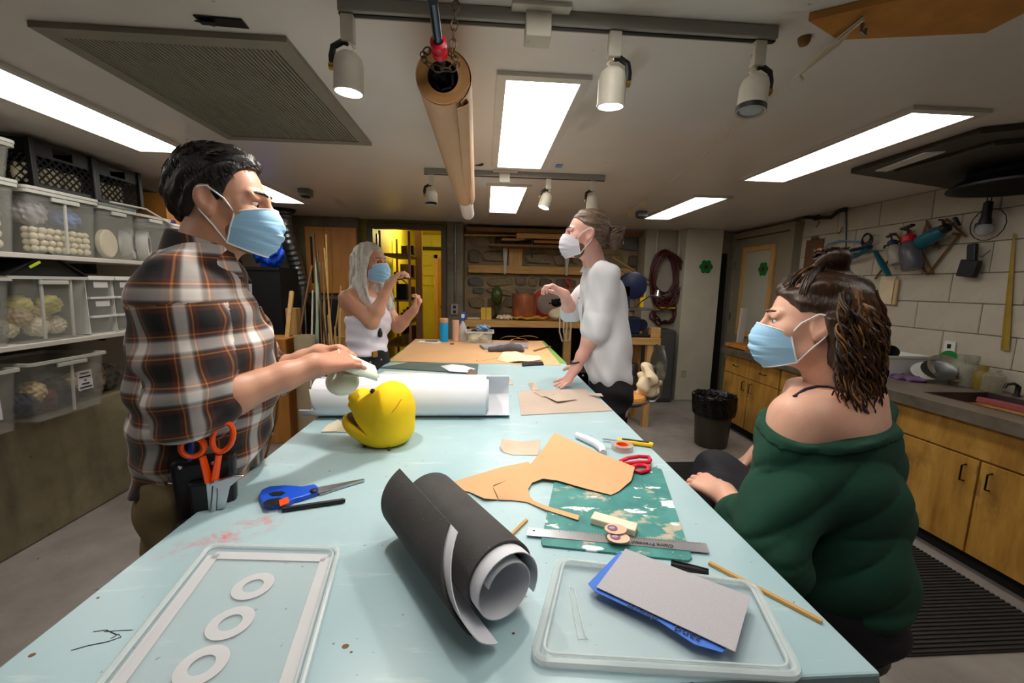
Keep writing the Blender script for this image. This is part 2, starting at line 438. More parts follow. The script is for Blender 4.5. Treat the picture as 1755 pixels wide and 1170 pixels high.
def sines(x, y, z, seed, f, n=5):
    rng = np.random.RandomState(seed); out = 0
    for i in range(n):
        d = rng.randn(3); d /= np.linalg.norm(d); ff = f*(.7+.8*rng.rand())
        out = out + np.sin((x*d[0]+y*d[1]+z*d[2])*ff + rng.rand()*6.28)/n
    return out
# ------------------------------------------------------------------ the setting
CEIL = 2.185
def concrete(name, col, dark, pits=True, sc_=2.0, drip=False):
    t = NT(name); co = t.coord()
    c = t.ramp(t.noise(co, sc_, 6, .6), [(.3, dark), (.62, col), (.8, sc(col,1.15))])
    if drip:
        f = t.ramp(t.noise(t.coord((2.2,2.2,.35)), 3, 5, .6), [(.5,(0,0,0)),(.68,(.5,.5,.5))]); c = t.mix(f, c, sc(dark,.7))
    if pits:
        f = t.ramp(t.noise(co, 26, 3, .5), [(.69,(0,0,0)),(.74,(.9,.9,.9))]); c = t.mix(f, c, sc(dark,.35))
    t.base(c); t.b.inputs['Roughness'].default_value = .75; t.bump(t.noise(co, 40, 5), .25, .006)
    return t.m
M['concrete'] = concrete('rough_board_concrete', srgb(140,130,102), srgb(92,84,62), drip=True)
M['concrete_g'] = concrete('grey_concrete', srgb(128,120,100), srgb(88,80,62))
t = NT('grey_painted_floor'); co = t.coord()
c = t.ramp(t.noise(co, 1.6, 6, .65), [(.3, srgb(118,110,104)), (.55, srgb(150,143,138)), (.75, srgb(166,160,156))])
c = t.mix(t.ramp(t.noise(co, 9, 4, .6), [(.66,(0,0,0)),(.72,(.6,.6,.6))]), c, srgb(75,68,62))
c = t.mix(t.ramp(t.noise(co, 30, 2, .5), [(.74,(0,0,0)),(.77,(.8,.8,.8))]), c, srgb(45,40,38))
t.base(c); t.b.inputs['Roughness'].default_value = .55; M['floor'] = t.m
t = NT('grimy_white_ceiling'); co = t.coord()
c = t.ramp(t.noise(co, 1.1, 5, .6), [(.3, srgb(214,208,200)), (.7, srgb(228,223,218))])
c = t.mix(t.ramp(t.noise(co, 22, 2, .5), [(.755,(0,0,0)),(.78,(.7,.7,.7))]), c, srgb(120,112,100))
c = t.mix(t.ramp(t.noise(t.coord((1,.25,1)), 3.2, 3, .5), [(.7,(0,0,0)),(.74,(.35,.35,.35))]), c, srgb(150,135,105))
t.base(c); t.b.inputs['Roughness'].default_value = .32; t.b.inputs['Specular IOR Level'].default_value = .35; M['ceiling'] = t.m
M['block'] = mat('painted_block', srgb(192,184,168), .6, var=.07, vs=5, bump=.25, bs=60, stain=[(srgb(150,125,110),2.2,.58,.75,.55),(srgb(110,100,85),7,.64,.74,.35)])
M['mortar'] = mat('painted_mortar', srgb(180,171,154), .8, var=.1)
M['plaster'] = mat('aged_plaster', srgb(178,170,155), .7, var=.1, vs=3, stain=[(srgb(120,110,95),3,.62,.72,.4)])
M['pillar'] = mat('cream_pillar_paint', srgb(205,200,182), .6, var=.06, vs=4, stain=[(srgb(130,120,100),9,.68,.74,.6)])
M['dark_wall'] = mat('dim_plaster', srgb(95,85,70), .8, var=.15, vs=3)
M['yellow_wall'] = mat('yellow_wall_paint', srgb(205,190,70), .6, var=.08, vs=4)
M['door_grey'] = mat('grey_green_door_paint', srgb(150,142,122), .5, var=.05, vs=3)
M['mirror'] = mat('pale_mirror_panel', srgb(190,188,172), .3, var=.04)
def struct(name, mb, m, parent=None, **k):
    o = mb.build(name, m, parent, **k)
    if parent is None: tag(o, kind='structure')
    return o
struct('floor', MB().box2((-3.1,-2.3,-.1),(3.45,9,0)), M['floor'])
struct('ceiling', MB().box2((-3.1,-2.3,CEIL),(3.45,5.7,CEIL+.1)), M['ceiling'])
struct('wall_left', MB().box2((-3.1,-2.2,0),(-2.9,5.1,CEIL)), M['dark_wall'])
led = struct('trim_1', MB().box2((-2.9,-2.2,0),(-2.42,2.98,.69)), M['concrete'], bevel=.012)
wb = struct('wall_back', MB().box2((-3.1,4.95,0),(-1.5,5.15,CEIL)), M['concrete_g'])
wf = struct('wall_front', MB().box2((-3.1,-2.3,0),(3.45,-2.2,CEIL)), M['dark_wall'])
# doorway: frame, head and the corridor behind it
DY = 5.05
dm = mat('dark_bronze_door_frame', srgb(78,68,50), .5, var=.1)
fr = struct('door_2', MB().box2((-1.40,DY-.06,0),(-1.34,DY+.08,2.08)).box2((-.54,DY-.06,0),(-.48,DY+.08,2.08)).box2((-1.40,DY-.06,2.08),(-.48,DY+.08,2.14)), dm, bevel=.004)
struct('trim_2', MB().box2((-1.55,DY-.02,0),(-1.40,DY+.1,CEIL)).box2((-1.40,DY-.01,2.14),(-.48,DY+.1,CEIL)), mat('olive_wall', srgb(120,112,50), .7))
struct('trim_3', MB().box2((-.48,DY,0),(-.28,5.6,CEIL)), M['concrete_g'], bevel=.01)
struct('wall_corridor_left', MB().box2((-1.55,DY+.1,0),(-1.42,8.6,2.5)), M['yellow_wall'])
struct('wall_corridor_right', MB().box2((-.42,5.6,0),(-.28,8.6,2.5)), M['yellow_wall'])
cb = struct('wall_corridor_end', MB().box2((-1.42,8.5,0),(-.42,8.6,2.42)), M['yellow_wall'])
struct('ceiling_corridor', MB().box2((-1.42,DY+.1,2.42),(-.42,8.6,2.5)), M['yellow_wall'])
yb = MB().box((0,0,0),(.39,.03,.19)).mesh('block', M['yellow_wall'])
for r_ in range(5):
    for k in range(4):
        x = -1.3 + .4*k + (.2 if r_ % 2 else 0)
        if x > -.42: continue
        o = link(bpy.data.objects.new('block', yb), cb); o.location = (x, 8.49, 1.5+.2*r_)
d3 = struct('door_3', MB().box2((-.98,8.42,0),(-.40,8.47,1.95)), M['ply'])
struct('door_frame', MB().box2((-1.05,8.41,0),(-.98,8.49,2.02)).box2((-1.05,8.41,1.95),(-.4,8.49,2.02)), M['pine_z'], d3)
struct('door_closer', MB().box2((-.9,8.36,1.85),(-.6,8.42,1.9)), M['black'], d3)
struct('door_handle', MB().ball((-.91,8.38,1.0),.03), M['brass'], d3, smooth=True)
# stone rubble wall, built stone by stone
sw = struct('wall_stone', MB().box2((-.28,5.52,0),(2.1,5.7,CEIL)), mat('old_mortar', srgb(162,142,110), .95, var=.2, vs=8, bump=.5, bs=30))
random.seed(4)
stm = [mat('rubble_stone_%d' % i, srgb(*c), .9, var=.3, vs=7, bump=.6, bs=18, bd=.02, stain=[(srgb(165,140,100),6,.6,.68,.6)]) for i, c in enumerate(((142,130,108),(122,110,92),(160,142,112),(128,126,122)))]
stmesh = []
for q in range(8):
    bm = bmesh.new(); bmesh.ops.create_icosphere(bm, subdivisions=1, radius=1)
    for v in bm.verts:
        for i in range(3): v.co[i] = math.copysign(abs(v.co[i])**.55, v.co[i])*(1+random.uniform(-.18,.18))
    me = bpy.data.meshes.new('stone'); bm.to_mesh(me); bm.free(); me.materials.append(stm[q%4]); stmesh.append(me)
z = .5
while z < 2.1:
    hgt = random.uniform(.10,.22); x = -.27 + random.uniform(0,.1)
    while x < 2.05:
        wd = random.uniform(.12,.42)
        if x+wd > 2.1: wd = 2.1-x
        o = link(bpy.data.objects.new('stone', random.choice(stmesh)), sw)
        hz = hgt*random.uniform(.8,1.1)
        o.location = (x+wd/2, 5.53, z+hgt/2+random.uniform(-.012,.012)); o.scale = (wd*.5, .035+random.random()*.03, hz*.5); o.rotation_euler = (0, random.uniform(-.12,.12), 0)
        x += wd + random.uniform(0,.02)
    z += hgt + .008
struct('wall_back_right', MB().box2((2.05,5.2,0),(3.26,5.45,CEIL)), M['plaster'])
struct('trim_4', MB().box2((2.48,4.98,0),(2.95,5.2,CEIL)), M['pillar'], bevel=.006)
# painted block wall on the right
wr = struct('wall_right', MB().box2((3.26,-2.2,0),(3.45,5.6,CEIL)), M['mortar'])
bmesh_ = []
for L in (.396,.196):
    bm = bmesh.new(); bmesh.ops.create_cube(bm, size=1)
    for v in bm.verts: v.co = Vector((v.co.x*.03, v.co.y*L, v.co.z*.196))
    bmesh.ops.bevel(bm, geom=[e for e in bm.edges], offset=.004, segments=1, affect='EDGES')
    me = bpy.data.meshes.new('block'); bm.to_mesh(me); bm.free(); me.materials.append(M['block']); bmesh_.append(me)
for r_ in range(7):
    zc = 2.085-.2*r_; y = 4.04
    first = r_ % 2
    while y > .7:
        L = .2 if first else .4; first = 0
        o = link(bpy.data.objects.new('block', bmesh_[0 if L == .4 else 1]), wr); o.location = (3.251, y-L/2, zc); y -= L
# right-hand door with framed mirror, its glass built as a pale panel
d1 = struct('door_1', MB().box2((3.2,4.15,0),(3.255,5.08,2.07)), M['door_grey'])
struct('door_frame', MB().box2((3.17,4.08,0),(3.26,4.15,2.15)).box2((3.17,5.08,0),(3.26,5.15,2.15)).box2((3.17,4.15,2.08),(3.26,5.08,2.15)), M['door_grey'], d1)
for zz in (.5,1.1,1.75): struct('hinge', MB().cyl((3.185,5.08,zz-.05),(3.185,5.08,zz+.05),.012), M['galv'], d1)
mf = thing('framed_mirror', 'tall pine-framed mirror hung on the grey door, its reflection built as a pale panel and flower', 'panel', (3.198,4.63,.88))
for nm, lo, hi in (('frame_side',(-.0,.22,0),(.03,.28,1.08)),('frame_side',(0,-.28,0),(.03,-.22,1.08)),('frame_rail',(0,-.22,1.02),(.03,.22,1.08)),('frame_rail',(0,-.22,0),(.03,.22,.06))):
    MB().box2((-lo[0]-.0,lo[1],lo[2]),(-hi[0],hi[1],hi[2])).build(nm, M['pine_z'], mf, bevel=.004)
MB().box2((-.012,-.22,.06),(0,.22,1.02)).build('panel', M['mirror'], mf)  # pale panel takes the place of the reflecting mirror glass
def flower(name, label, c, ax, up, s, par=None):
    X, Zc = Vector(ax), Vector(up); n = X.cross(Zc)
    o = thing(name, label, 'flower', c) if par is None else link(bpy.data.objects.new(name, None), par)
    poly = []
    for k in range(72):
        a = 2*math.pi*k/72; r = s*(.82+.22*abs(math.cos(3*a))); poly.append((r*math.cos(a), r*math.sin(a)))
    Mx = Matrix((X,Zc,n)).transposed()
    MB().prism(poly, 0, .003, Mx).build('petals', M['green'], o); 
    MB().prism([(s*.32*math.cos(a*.4), s*.32*math.sin(a*.4)) for a in range(16)], .003, .006, Mx).build('flower_centre', M['darkred'], o)
    return o
flower('green_flower', 'green felt flower with dark red centre stuck on the cream pillar', P(1210,457,Y=4.977), (1,0,0), (0,0,1), .085)
ff = P(1308,461,X=3.183); flower('green_flower', 'green flower put on the door mirror as the reflection of the pillar flower', ff, (0,-1,0), (0,0,1), .08)  # modelled flower stands in for the pillar flower's mirror image
# ------------------------------------------------------------------ ceiling fixtures
def panel_light(x0, x1, y0, y1, label):
    o = thing('ceiling_light', label, 'light', ((x0+x1)/2,(y0+y1)/2,CEIL), group=None)
    w_, l_ = (x1-x0)/2, (y1-y0)/2; b = .035
    mb = MB()
    for lo, hi in (((-w_-b,-l_-b),(-w_,l_+b)),((w_,-l_-b),(w_+b,l_+b)),((-w_,-l_-b),(w_,-l_)),((-w_,l_),(w_,l_+b))): mb.box2((lo[0],lo[1],-.016),(hi[0],hi[1],-.001))
    mb.build('frame', M['white_paint'], o)
    MB().box2((-w_,-l_,-.008),(w_,l_,-.002)).build('diffuser', M['lens'], o)
panel_light(-2.02,-1.745,1.54,2.62,'long fluorescent ceiling light nearest the storage shelves on the left')
panel_light(-2.0,-1.735,3.03,4.11,'fluorescent ceiling light behind the plaid-shirted person\'s head')
panel_light(.065,.335,1.565,2.65,'large central fluorescent ceiling light above the worktable')
panel_light(.03,.30,3.15,4.25,'smaller-looking fluorescent ceiling light between the far track spotlights')
panel_light(1.725,2.0,1.65,2.73,'long fluorescent ceiling light above the seated person on the right')
for x0_, x1_, lb_ in ((-2.02,-1.745,'left'),(.065,.335,'middle'),(1.725,2.0,'right')): panel_light(x0_,x1_,-.05,1.02,lb_+' fluorescent ceiling light overhead just behind the viewpoint')
panel_light(1.675,1.935,3.27,4.33,'far right fluorescent ceiling light in front of the cream pillar')
vt = thing('ceiling_vent', 'large grey ribbed air vent grille in the ceiling at left', 'vent', (-.99,1.87,CEIL))
vm = mat('grey_vent_paint', srgb(140,135,122), .5, var=.06)
mb = MB(); w_, l_ = .37, .47
for lo, hi in (((-w_,-l_),(-w_+.05,l_)),((w_-.05,-l_),(w_,l_)),((-w_+.05,-l_),(w_-.05,-l_+.05)),((-w_+.05,l_-.05),(w_-.05,l_))): mb.box2((lo[0],lo[1],-.018),(hi[0],hi[1],-.001))
mb.build('frame', vm, vt)
MB().box2((-w_+.04,-l_+.04,-.004),(w_-.04,l_-.04,-.001)).build('backing', mat('vent_backing', srgb(95,90,80), .7), vt)
sl = MB().box((0,0,0),(.007,2*l_-.1,.01)).mesh('slat', vm)
for k in range(46):
    o = link(bpy.data.objects.new('slat', sl), vt); o.location = (-w_+.056+k*(.628/45), 0, -.009)
tp = thing('black_tape', 'strip of black tape peeling off the ceiling above the vent grille', 'tape', P(380,38,Z=CEIL-.004))
MB().box((0,0,0),(.13,.04,.003),rotm(rz=.05)).build('tape_strip', M['black'], tp)
MB().prism([(-.065,-.02),(-.01,-.02),(-.04,.035)],-.006,-.003,rotm(.3,0,0)).build('tape_flap', M['black'], tp)
def track(y, x0, x1, label):
    o = thing('light_track', label, 'track', ((x0+x1)/2, y, CEIL)); h = (x1-x0)/2
    MB().box2((-h,-.018,-.035),(h,.018,-.001)).build('rail', M['track'], o, bevel=.003)
    MB().box2((-h,-.006,-.038),(h,.006,-.034)).build('rail_slot', M['black'], o)
    MB().box2((-.15,-.05,-.012),(.01,.05,.0)).box2((-.11,-.03,-.075),(-.04,.03,-.01)).build('feed_box', M['spot_body'], o, bevel=.003)
    return o
track(1.22,-.40,.82,'near grey spotlight track crossing the ceiling over the table')
track(2.80,-.41,.79,'far grey spotlight track crossing the ceiling')
def spot(x, y, label, lit, tilt=(0,0), side=1, s=1.0):
    o = thing('track_spotlight', label, 'spotlight', (x,y,CEIL-.038))
    MB().box2((-.022,-.016,-.085),(.022,.016,0)).build('adapter', M['spot_body'], o, bevel=.003)
    pts = [(0,0,-.085),(.02*side,0,-.082),(.052*side,0,-.10),(.058*side,0,-.13),(.056*side,0,-.16)]
    MB().tube(pts, .006, 8, sq=2.0).build('bracket', M['black'], o, smooth=True)
    MB().tube([(0,.0,-.08),(-.02*side,.01,-.10),(-.005*side,.0,-.12)], .004, 6).build('cord', M['cream'], o, smooth=True)
    Rm = rotm(tilt[0], tilt[1], 0); c = Vector((0,0,-.115)); ax = Rm @ Vector((0,0,-1))
    prof = [(.004,0),(.028,.004),(.044,.018),(.05,.04),(.05,.12),(.052,.126),(.052,.13),(.046,.13),(.046,.06),(.01,.045)]
    hd = MB().lathe([(r*s, zz*s) for r, zz in prof], c, 28, ax, cap=False).build('lamp_head', M['spot_body'], o, smooth=35)
    MB().cyl(c+Rm@Vector((.05*side,0,-.05)), c+Rm@Vector((.066*side,0,-.05)), .012, n=14).build('knob', M['brass'], o)
    bl = [(.012,.05),(.022,.07),(.040,.105),(.043,.118),(.036,.128),(.015,.133),(.001,.134)]
    MB().lathe([(r*s, zz*s) for r, zz in bl], c, 24, ax, cap=False).build('bulb', M['bulb'] if lit else M['bulb_off'], o, smooth=True)
    if not lit: MB().lathe([(.0515,.112),(.0525,.112),(.0525,.131),(.0515,.131)], c, 28, ax, cap=False).build('rim', M['black'], o, smooth=True)
    if lit:
        ld = bpy.data.lights.new('lamp_light','SPOT'); ld.energy = SPOT_W; ld.spot_size = R(125); ld.spot_blend = .7; ld.shadow_soft_size = .03; ld.color = (1,.93,.84)
        lo = link(bpy.data.objects.new('lamp_light', ld), o); lo.location = c+ax*.142
        lo.rotation_euler = Vector((0,0,-1)).rotation_difference(ax).to_euler()
    o.scale = (.78,.78,.78)
    return o
def sx(px, Y): return P(px, 100, Y=Y).x
spot(sx(598,1.22),1.22,'lit cream spotlight at the left end of the near track',True,(.05,.05),-1)
spot(sx(1052,1.22),1.22,'lit cream spotlight right of the near track\'s feed box',True,(.1,.0),1)
spot(sx(1299,1.22),1.22,'unlit cream spotlight at the right end of the near track',False,(-.05,.1),1)
spot(sx(738,2.8),2.80,'unlit white spotlight at the left end of the far track',False,(.0,0),-1)
spot(sx(947,2.8),2.80,'white spotlight tilted left, second on the far track',True,(-.1,.3),-1)
spot(sx(1026,2.8),2.80,'lit white spotlight at the right end of the far track',True,(0,0),-1)
# hanging paper roll on its pipe
a, b = P(759,131,Y=1.24), P(797,338,Y=2.72)
dr = (b-a).normalized(); s_, n_, _ = frame(dr)
pr = thing('paper_roll', 'long brown kraft paper roll hung under the ceiling, open end facing us', 'paper roll', a)
L = (b-a).length
def spiral(t, l, r0=.082):
    ang = 2*math.pi*t*1.12 - .9; r = (r0-.018*l/L) - .012*t + (.016 if t > .94 else 0)*(t-.94)*8
    return s_*(r*math.cos(ang)) + n_*(r*math.sin(ang)) + dr*l
MB().grid(lambda u,v: spiral(u, v*L), 60, 6).build('paper_sheet', M['kraft_roll'], pr, smooth=True, solid=.0015)
fl = MB().grid(lambda u,v: s_*(.055-.02*u+.028*math.sin(u*3.0)-.03*v) + n_*(-.045-.034*u*(1-.6*v)+.012*v) + dr*(v*L*.98+.01), 8, 8)
fl.build('loose_sheet', M['kraft_roll'], pr, smooth=True, solid=.0015)
mb = MB(); nn = 40; vs_ = []
for r in (.0765,.052,.043):
    for k in range(nn): vs_.append(s_*(r*math.cos(k*2*math.pi/nn))+n_*(r*math.sin(k*2*math.pi/nn))+dr*(.004 if r > .05 else .0))
mb.add(vs_, [(j*nn+k, j*nn+(k+1)%nn, (j+1)*nn+(k+1)%nn, (j+1)*nn+k) for j in range(2) for k in range(nn)])
mb.build('roll_end', M['kraft_edge'], pr)
MB().tube([Vector(),dr*L],[.043,.043],28,cap=False).build('core', M['black_matte'], pr, smooth=True)
rb = MB()
for k in range(5):
    ang = k*2*math.pi/5; rb.box(s_*(.026*math.cos(ang))+n_*(.026*math.sin(ang))+dr*.03, (.006,.03,.03), Matrix((s_*math.cos(ang)+n_*math.sin(ang), dr, s_*-math.sin(ang)+n_*math.cos(ang))).transposed())
rb.build('core_plug', M['black_matte'], pr)
wt = thing('white_tube', 'white cardboard tube sticking out of the far end of the paper roll', 'tube', b)
MB().tube([-dr*.15,dr*.55],[.046,.046],28,cap=False).build('tube_wall', M['white_paper'], wt, smooth=True, solid=.003)
MB().tube([dr*-.15,dr*.50],[.034,.034],20).build('tube_core', M['black_matte'], wt, smooth=True)
pp = thing('hanging_pipe', 'dark steel pipe with red clamp holding up the paper roll', 'pipe', a)
e2 = P(742,0,Y=1.0)-a
pts = [dr*.25, dr*-.01, (dr*-.02+e2*.35), e2*1.0]
MB().tube([dr*.3,dr*.0,e2*.45,e2],[.012]*4,16).build('pipe', mat('blued_steel_pipe', srgb(70,78,90), .22, .9), pp, smooth=True)
MB().lathe([(.013,-.03),(.021,-.028),(.021,-.012),(.018,-.008),(.021,-.002),(.021,.014),(.013,.018)], e2*.46, 24, e2, cap=False).build('clamp', M['red'], pp, smooth=35)
def chain_links(name, pts, size, m, parent):
    for i in range(len(pts)-1):
        p, q = Vector(pts[i]), Vector(pts[i+1]); d = (q-p).normalized(); s1, n1, d = frame(d); c = (p+q)/2
        if i % 2: s1 = n1
        ln = (q-p).length*.62; ring = [c + s1*(size*math.cos(t_*math.pi/6)) + d*((ln)*math.sin(t_*math.pi/6)) for t_ in range(12)]
        MB().tube(ring, size*.22, 6, closed=True).build(name, m, parent, smooth=True)
ch = thing('hanging_chain', 'rusty steel chain looped round the pipe above the paper roll', 'chain', a)
k0 = e2*.3
loop = [k0 + s_*(.045*math.cos(t_*.52+.6)) + n_*(-.006+.018*math.sin(t_*.52+.6)) + dr*(-.015*math.sin(t_*.52)) for t_ in range(13)]
chm = mat('rusty_chain', srgb(110,92,72), .45, .7, var=.3, vs=60)
chain_links('chain_link', loop, .009, chm, ch)
up = Vector((.045,-.08,CEIL-a.z)); up2 = [k0+s_*.03 + (up-k0-s_*.03)*t_/7 for t_ in range(8)]
chain_links('chain_link', up2, .009, chm, ch)
# wooden board, line with pegs
bd = thing('ceiling_board', 'varnished plywood board screwed to the ceiling at upper right', 'board', P(1500,20,Z=CEIL))
MB().prism([(-.17,.02),(-.02,.09),(.35,.02),(.35,-.12),(.05,-.12)][::-1], -.022, -.001).build('board', M['ply'], bd, bevel=.002)
hk = P(1478,40,Z=CEIL-.022)-bd.location
MB().tube([hk,hk+V(0,0,-.02),hk+V(.012,0,-.03),hk+V(.012,0,-.012)],.004,8).build('hook', M['galv'], bd, smooth=True)
p0, p1 = P(1480,34,Z=CEIL-.05), P(1062,371,Y=4.1)
cl = thing('clothes_line', 'thin string line stretched across the ceiling from the plywood board', 'string', p0)
ln = [p0+(p1-p0)*t_/12+V(0,0,-.035*math.sin(math.pi*t_/12)) for t_ in range(13)]
MB().tube([q-p0 for q in ln],.003,6).build('line', M['string'], cl, smooth=True)
kd = ln[1]-p0
MB().tube([kd, kd*.4+V(.012,0,.0), V(.0,0,.01), kd*.4-V(.012,0,0), kd, kd+V(.02,.01,-.01), kd+V(.01,0,-.018)],.004,6).build('knot', M['string'], cl, smooth=True)
for i, (t_, tw) in enumerate(((8.2,'the far spotlights'),(10.2,'the ponytail bun'))):
    f_ = t_/12; q = p0+(p1-p0)*f_+V(0,0,-.035*math.sin(math.pi*f_))
    pg = thing('clothes_peg', ['wooden clothes peg on the ceiling line, nearer one','wooden clothes peg on the ceiling line, farther one near the bun'][i], 'peg', q)
    MB().box((-.006,0,-.02),(.006,.012,.075),rotm(0,.12,0)).build('peg_half', M['dowel'], pg); MB().box((.006,0,-.02),(.006,.012,.075),rotm(0,-.12,0)).build('peg_half', M['dowel'], pg)
    MB().cyl((-.008,0,-.012),(.008,0,-.012),.005,n=10).build('spring', M['steel'], pg)
for px, py, lab in ((1378,72,'small brown plug knob on the ceiling beside the near track'),(958,287,'small square of blue tape on the ceiling before the far track'),(822,284,'curled dark tape scrap on the ceiling by the paper roll')):
    q = P(px,py,Z=CEIL-.012)
    if 'knob' in lab: tag(MB().lathe([(.018,0),(.016,-.012),(.012,-.02),(.001,-.022)],(0,0,.012),12).build('ceiling_plug', M['brown_stick'], loc=q, smooth=True), lab, 'plug')
    elif 'blue' in lab: tag(MB().box((0,0,.0095),(.04,.06,.004)).build('tape_square', M['blue_cloth'], loc=q), lab, 'tape')
    else: tag(MB().prism([(-.03,.03),(.012,.03),(.025,.0),(.016,-.03),(.008,.0)],.006,.011).build('tape_scrap', M['black'], loc=q), lab, 'tape')
for px, py, Y in ((524,338,3.55),(1100,352,4.0)):
    q = P(px,py,Y=Y); q.z = CEIL
    o = thing('junction_box', 'small metal junction box on the ceiling ' + ('behind the left lights' if px < 900 else 'beyond the clothes line'), 'box', q)
    MB().box((0,0,-.03),(.09,.09,.055)).build('box_body', M['galv'], o, bevel=.005); MB().box((0,0,-.062),(.05,.05,.012)).build('cover', M['dark_metal'], o)
# extractor hood over the sink
hd = thing('extractor_hood', 'dark metal extractor hood with a round opening above the sink', 'hood', (2.75,2.1,CEIL))
hm = mat('dark_hood_metal', srgb(70,64,55), .5, .5, var=.12)
MB().prism([(-.55,-.32),(-.55,.33),(.48,.6),(.48,-.9)], -.03, -.002).build('hood_plate', hm, hd)
MB().prism([(-.38,-.25),(-.38,.22),(.48,.5),(.48,-.8)], -.05, -.03).build('hood_step', hm, hd)
MB().lathe([(.22,-.05),(.23,-.09),(.26,-.11),(.28,-.13),(.30,-.14),(.30,-.15),(.28,-.15),(.22,-.09)],(.18,.02,0),40,cap=False).build('duct_ring', M['dark_metal'], hd, smooth=40)
MB().lathe([(.22,-.09),(.001,-.085)],(.18,.02,0),40,cap=False).build('duct_inside', M['black_matte'], hd)
MB().prism([(-.53,-.07),(-.47,.25),(-.40,.25),(-.45,-.1)], -.036, -.03).build('hood_lamp_cover', M['white_plastic'], hd)
# ------------------------------------------------------------------ worktable
TZ = .92
t = NT('worn_blue_table_paint'); co = t.coord()
c = t.ramp(t.noise(co, 1.7, 5, .6), [(.3, srgb(158,190,198)), (.7, srgb(178,204,210))])
c = t.mix(t.ramp(t.noise(t.coord((1,6,1),rot=(0,0,.5)), 5, 5, .7), [(.6,(0,0,0)),(.68,(.35,.35,.35))]), c, srgb(212,226,224))
c = t.mix(t.ramp(t.noise(co, 62, 2, .5), [(.72,(0,0,0)),(.745,(.8,.8,.8))]), c, srgb(90,95,92))
f1 = t.n('ShaderNodeTexCoord'); mp = t.n('ShaderNodeMapping'); mp0 = t.n('ShaderNodeMapping'); mp0.inputs['Location'].default_value = (.515,.085,-.92); t.l(f1.outputs['Object'], mp0.inputs[0]); mp.inputs['Rotation'].default_value = (0,0,-.75); t.l(mp0.outputs[0], mp.inputs[0])
gr = t.n('ShaderNodeTexGradient', gradient_type='SPHERICAL'); mp2 = t.n('ShaderNodeMapping'); mp2.inputs['Scale'].default_value = (7,17,1); t.l(mp.outputs[0], mp2.inputs[0]); t.l(mp2.outputs[0], gr.inputs[0])
mm = t.n('ShaderNodeMath', operation='MULTIPLY'); t.l(gr.outputs['Fac'], mm.inputs[0]); t.l(t.ramp(t.noise(co,28,5,.7),[(.45,(0,0,0)),(.62,(1,1,1))]), mm.inputs[1])
c = t.mix(mm.outputs[0], c, srgb(215,95,105))
t.base(c); t.b.inputs['Roughness'].default_value = .33; t.bump(t.noise(co,60,3),.06,.003); M['table'] = t.m
tb = thing('worktable', 'long pale blue painted worktable running down the middle of the room', 'table', (0,.9,0))
X0, X1 = -.645, .552
MB().box2((X0,.455-.9,TZ-.035),(X1,2.68-.9,TZ)).build('tabletop', M['table'], tb, bevel=.004)
MB().box2((X0+.05,.53-.9,TZ-.14),(X1-.05,2.62-.9,TZ-.036)).build('apron', M['dark_wall'], tb)
for x in (X0+.09,X1-.09):
    for y in (.60,2.55): MB().box2((x-.04,y-.94,0),(x+.04,y-.86,TZ-.14)).build('leg', M['pine_z'], tb)
t2 = thing('second_worktable', 'far worktable covered in brown paper behind the blue one', 'table', (0,3.25,0))
MB().box2((X0-.01,2.69-3.25,TZ-.035),(X1+.01,3.82-3.25,TZ)).build('tabletop', mat('green_table_paint', srgb(120,160,80), .5), t2, bevel=.004)
MB().box2((X0+.05,2.72-3.25,TZ-.14),(X1-.05,3.76-3.25,TZ-.036)).build('apron', M['dark_wall'], t2)
for x in (X0+.09,X1-.09):
    for y in (2.82,3.70): MB().box2((x-.04,y-3.29,0),(x+.04,y-3.21,TZ-.14)).build('leg', M['pine_z'], t2)
def tp(px, py, dz=0): return P(px, py, Z=TZ+dz)
def flat(name, label, cat, px, th, m, dz=.0005, crv=None, world=True, **k):
    pts = [tp(a,b,dz) for a, b in px]; c0 = sum(pts, Vector())/len(pts)
    o = MB().prism([(p.x-c0.x,p.y-c0.y) for p in pts], 0, th).build(name, m, **k); o.location = (c0.x,c0.y,TZ+dz)
    return tag(o, label, cat)
# brown paper over the far table
bp = [(668,619),(962,626),(928,584),(712,581)]
flat('kraft_sheet','large brown paper sheet covering the far table','paper',bp,.0012,M['kraft'],.0006)
# charcoal board and pale cloth at the join
flat('charcoal_board','dark grey-green board strip lying at the end of the blue table','board',[(652,631),(700,622),(820,625),(818,641)],.006,mat('dark_strip', srgb(80,98,98), .6))

def tmark(pts, r): MB().tube([P(a,b,Z=TZ+.0004)-tb.location for a, b in pts], r, 4, sq=.15).build('ink_stroke', M['ink'], tb)
tmark([(122,1114),(150,1106),(185,1099),(208,1091),(203,1086),(190,1094)],.0009); tmark([(160,1082),(182,1079),(200,1087)],.0007); tmark([(178,1082),(205,1080),(227,1079)],.0006)
for a, b, r in ((592,1107,.0042),(602,1117,.0018),(55,1122,.0035),(168,1024,.002),(565,807,.002),(880,1085,.0022)):
    p = P(a,b,Z=TZ+.0002)-tb.location; MB().lathe([(r,0),(r*.9,.0003),(.0002,.0004)],p,14,sx=1.2).build('paint_spot', M['brown_stick'], tb)
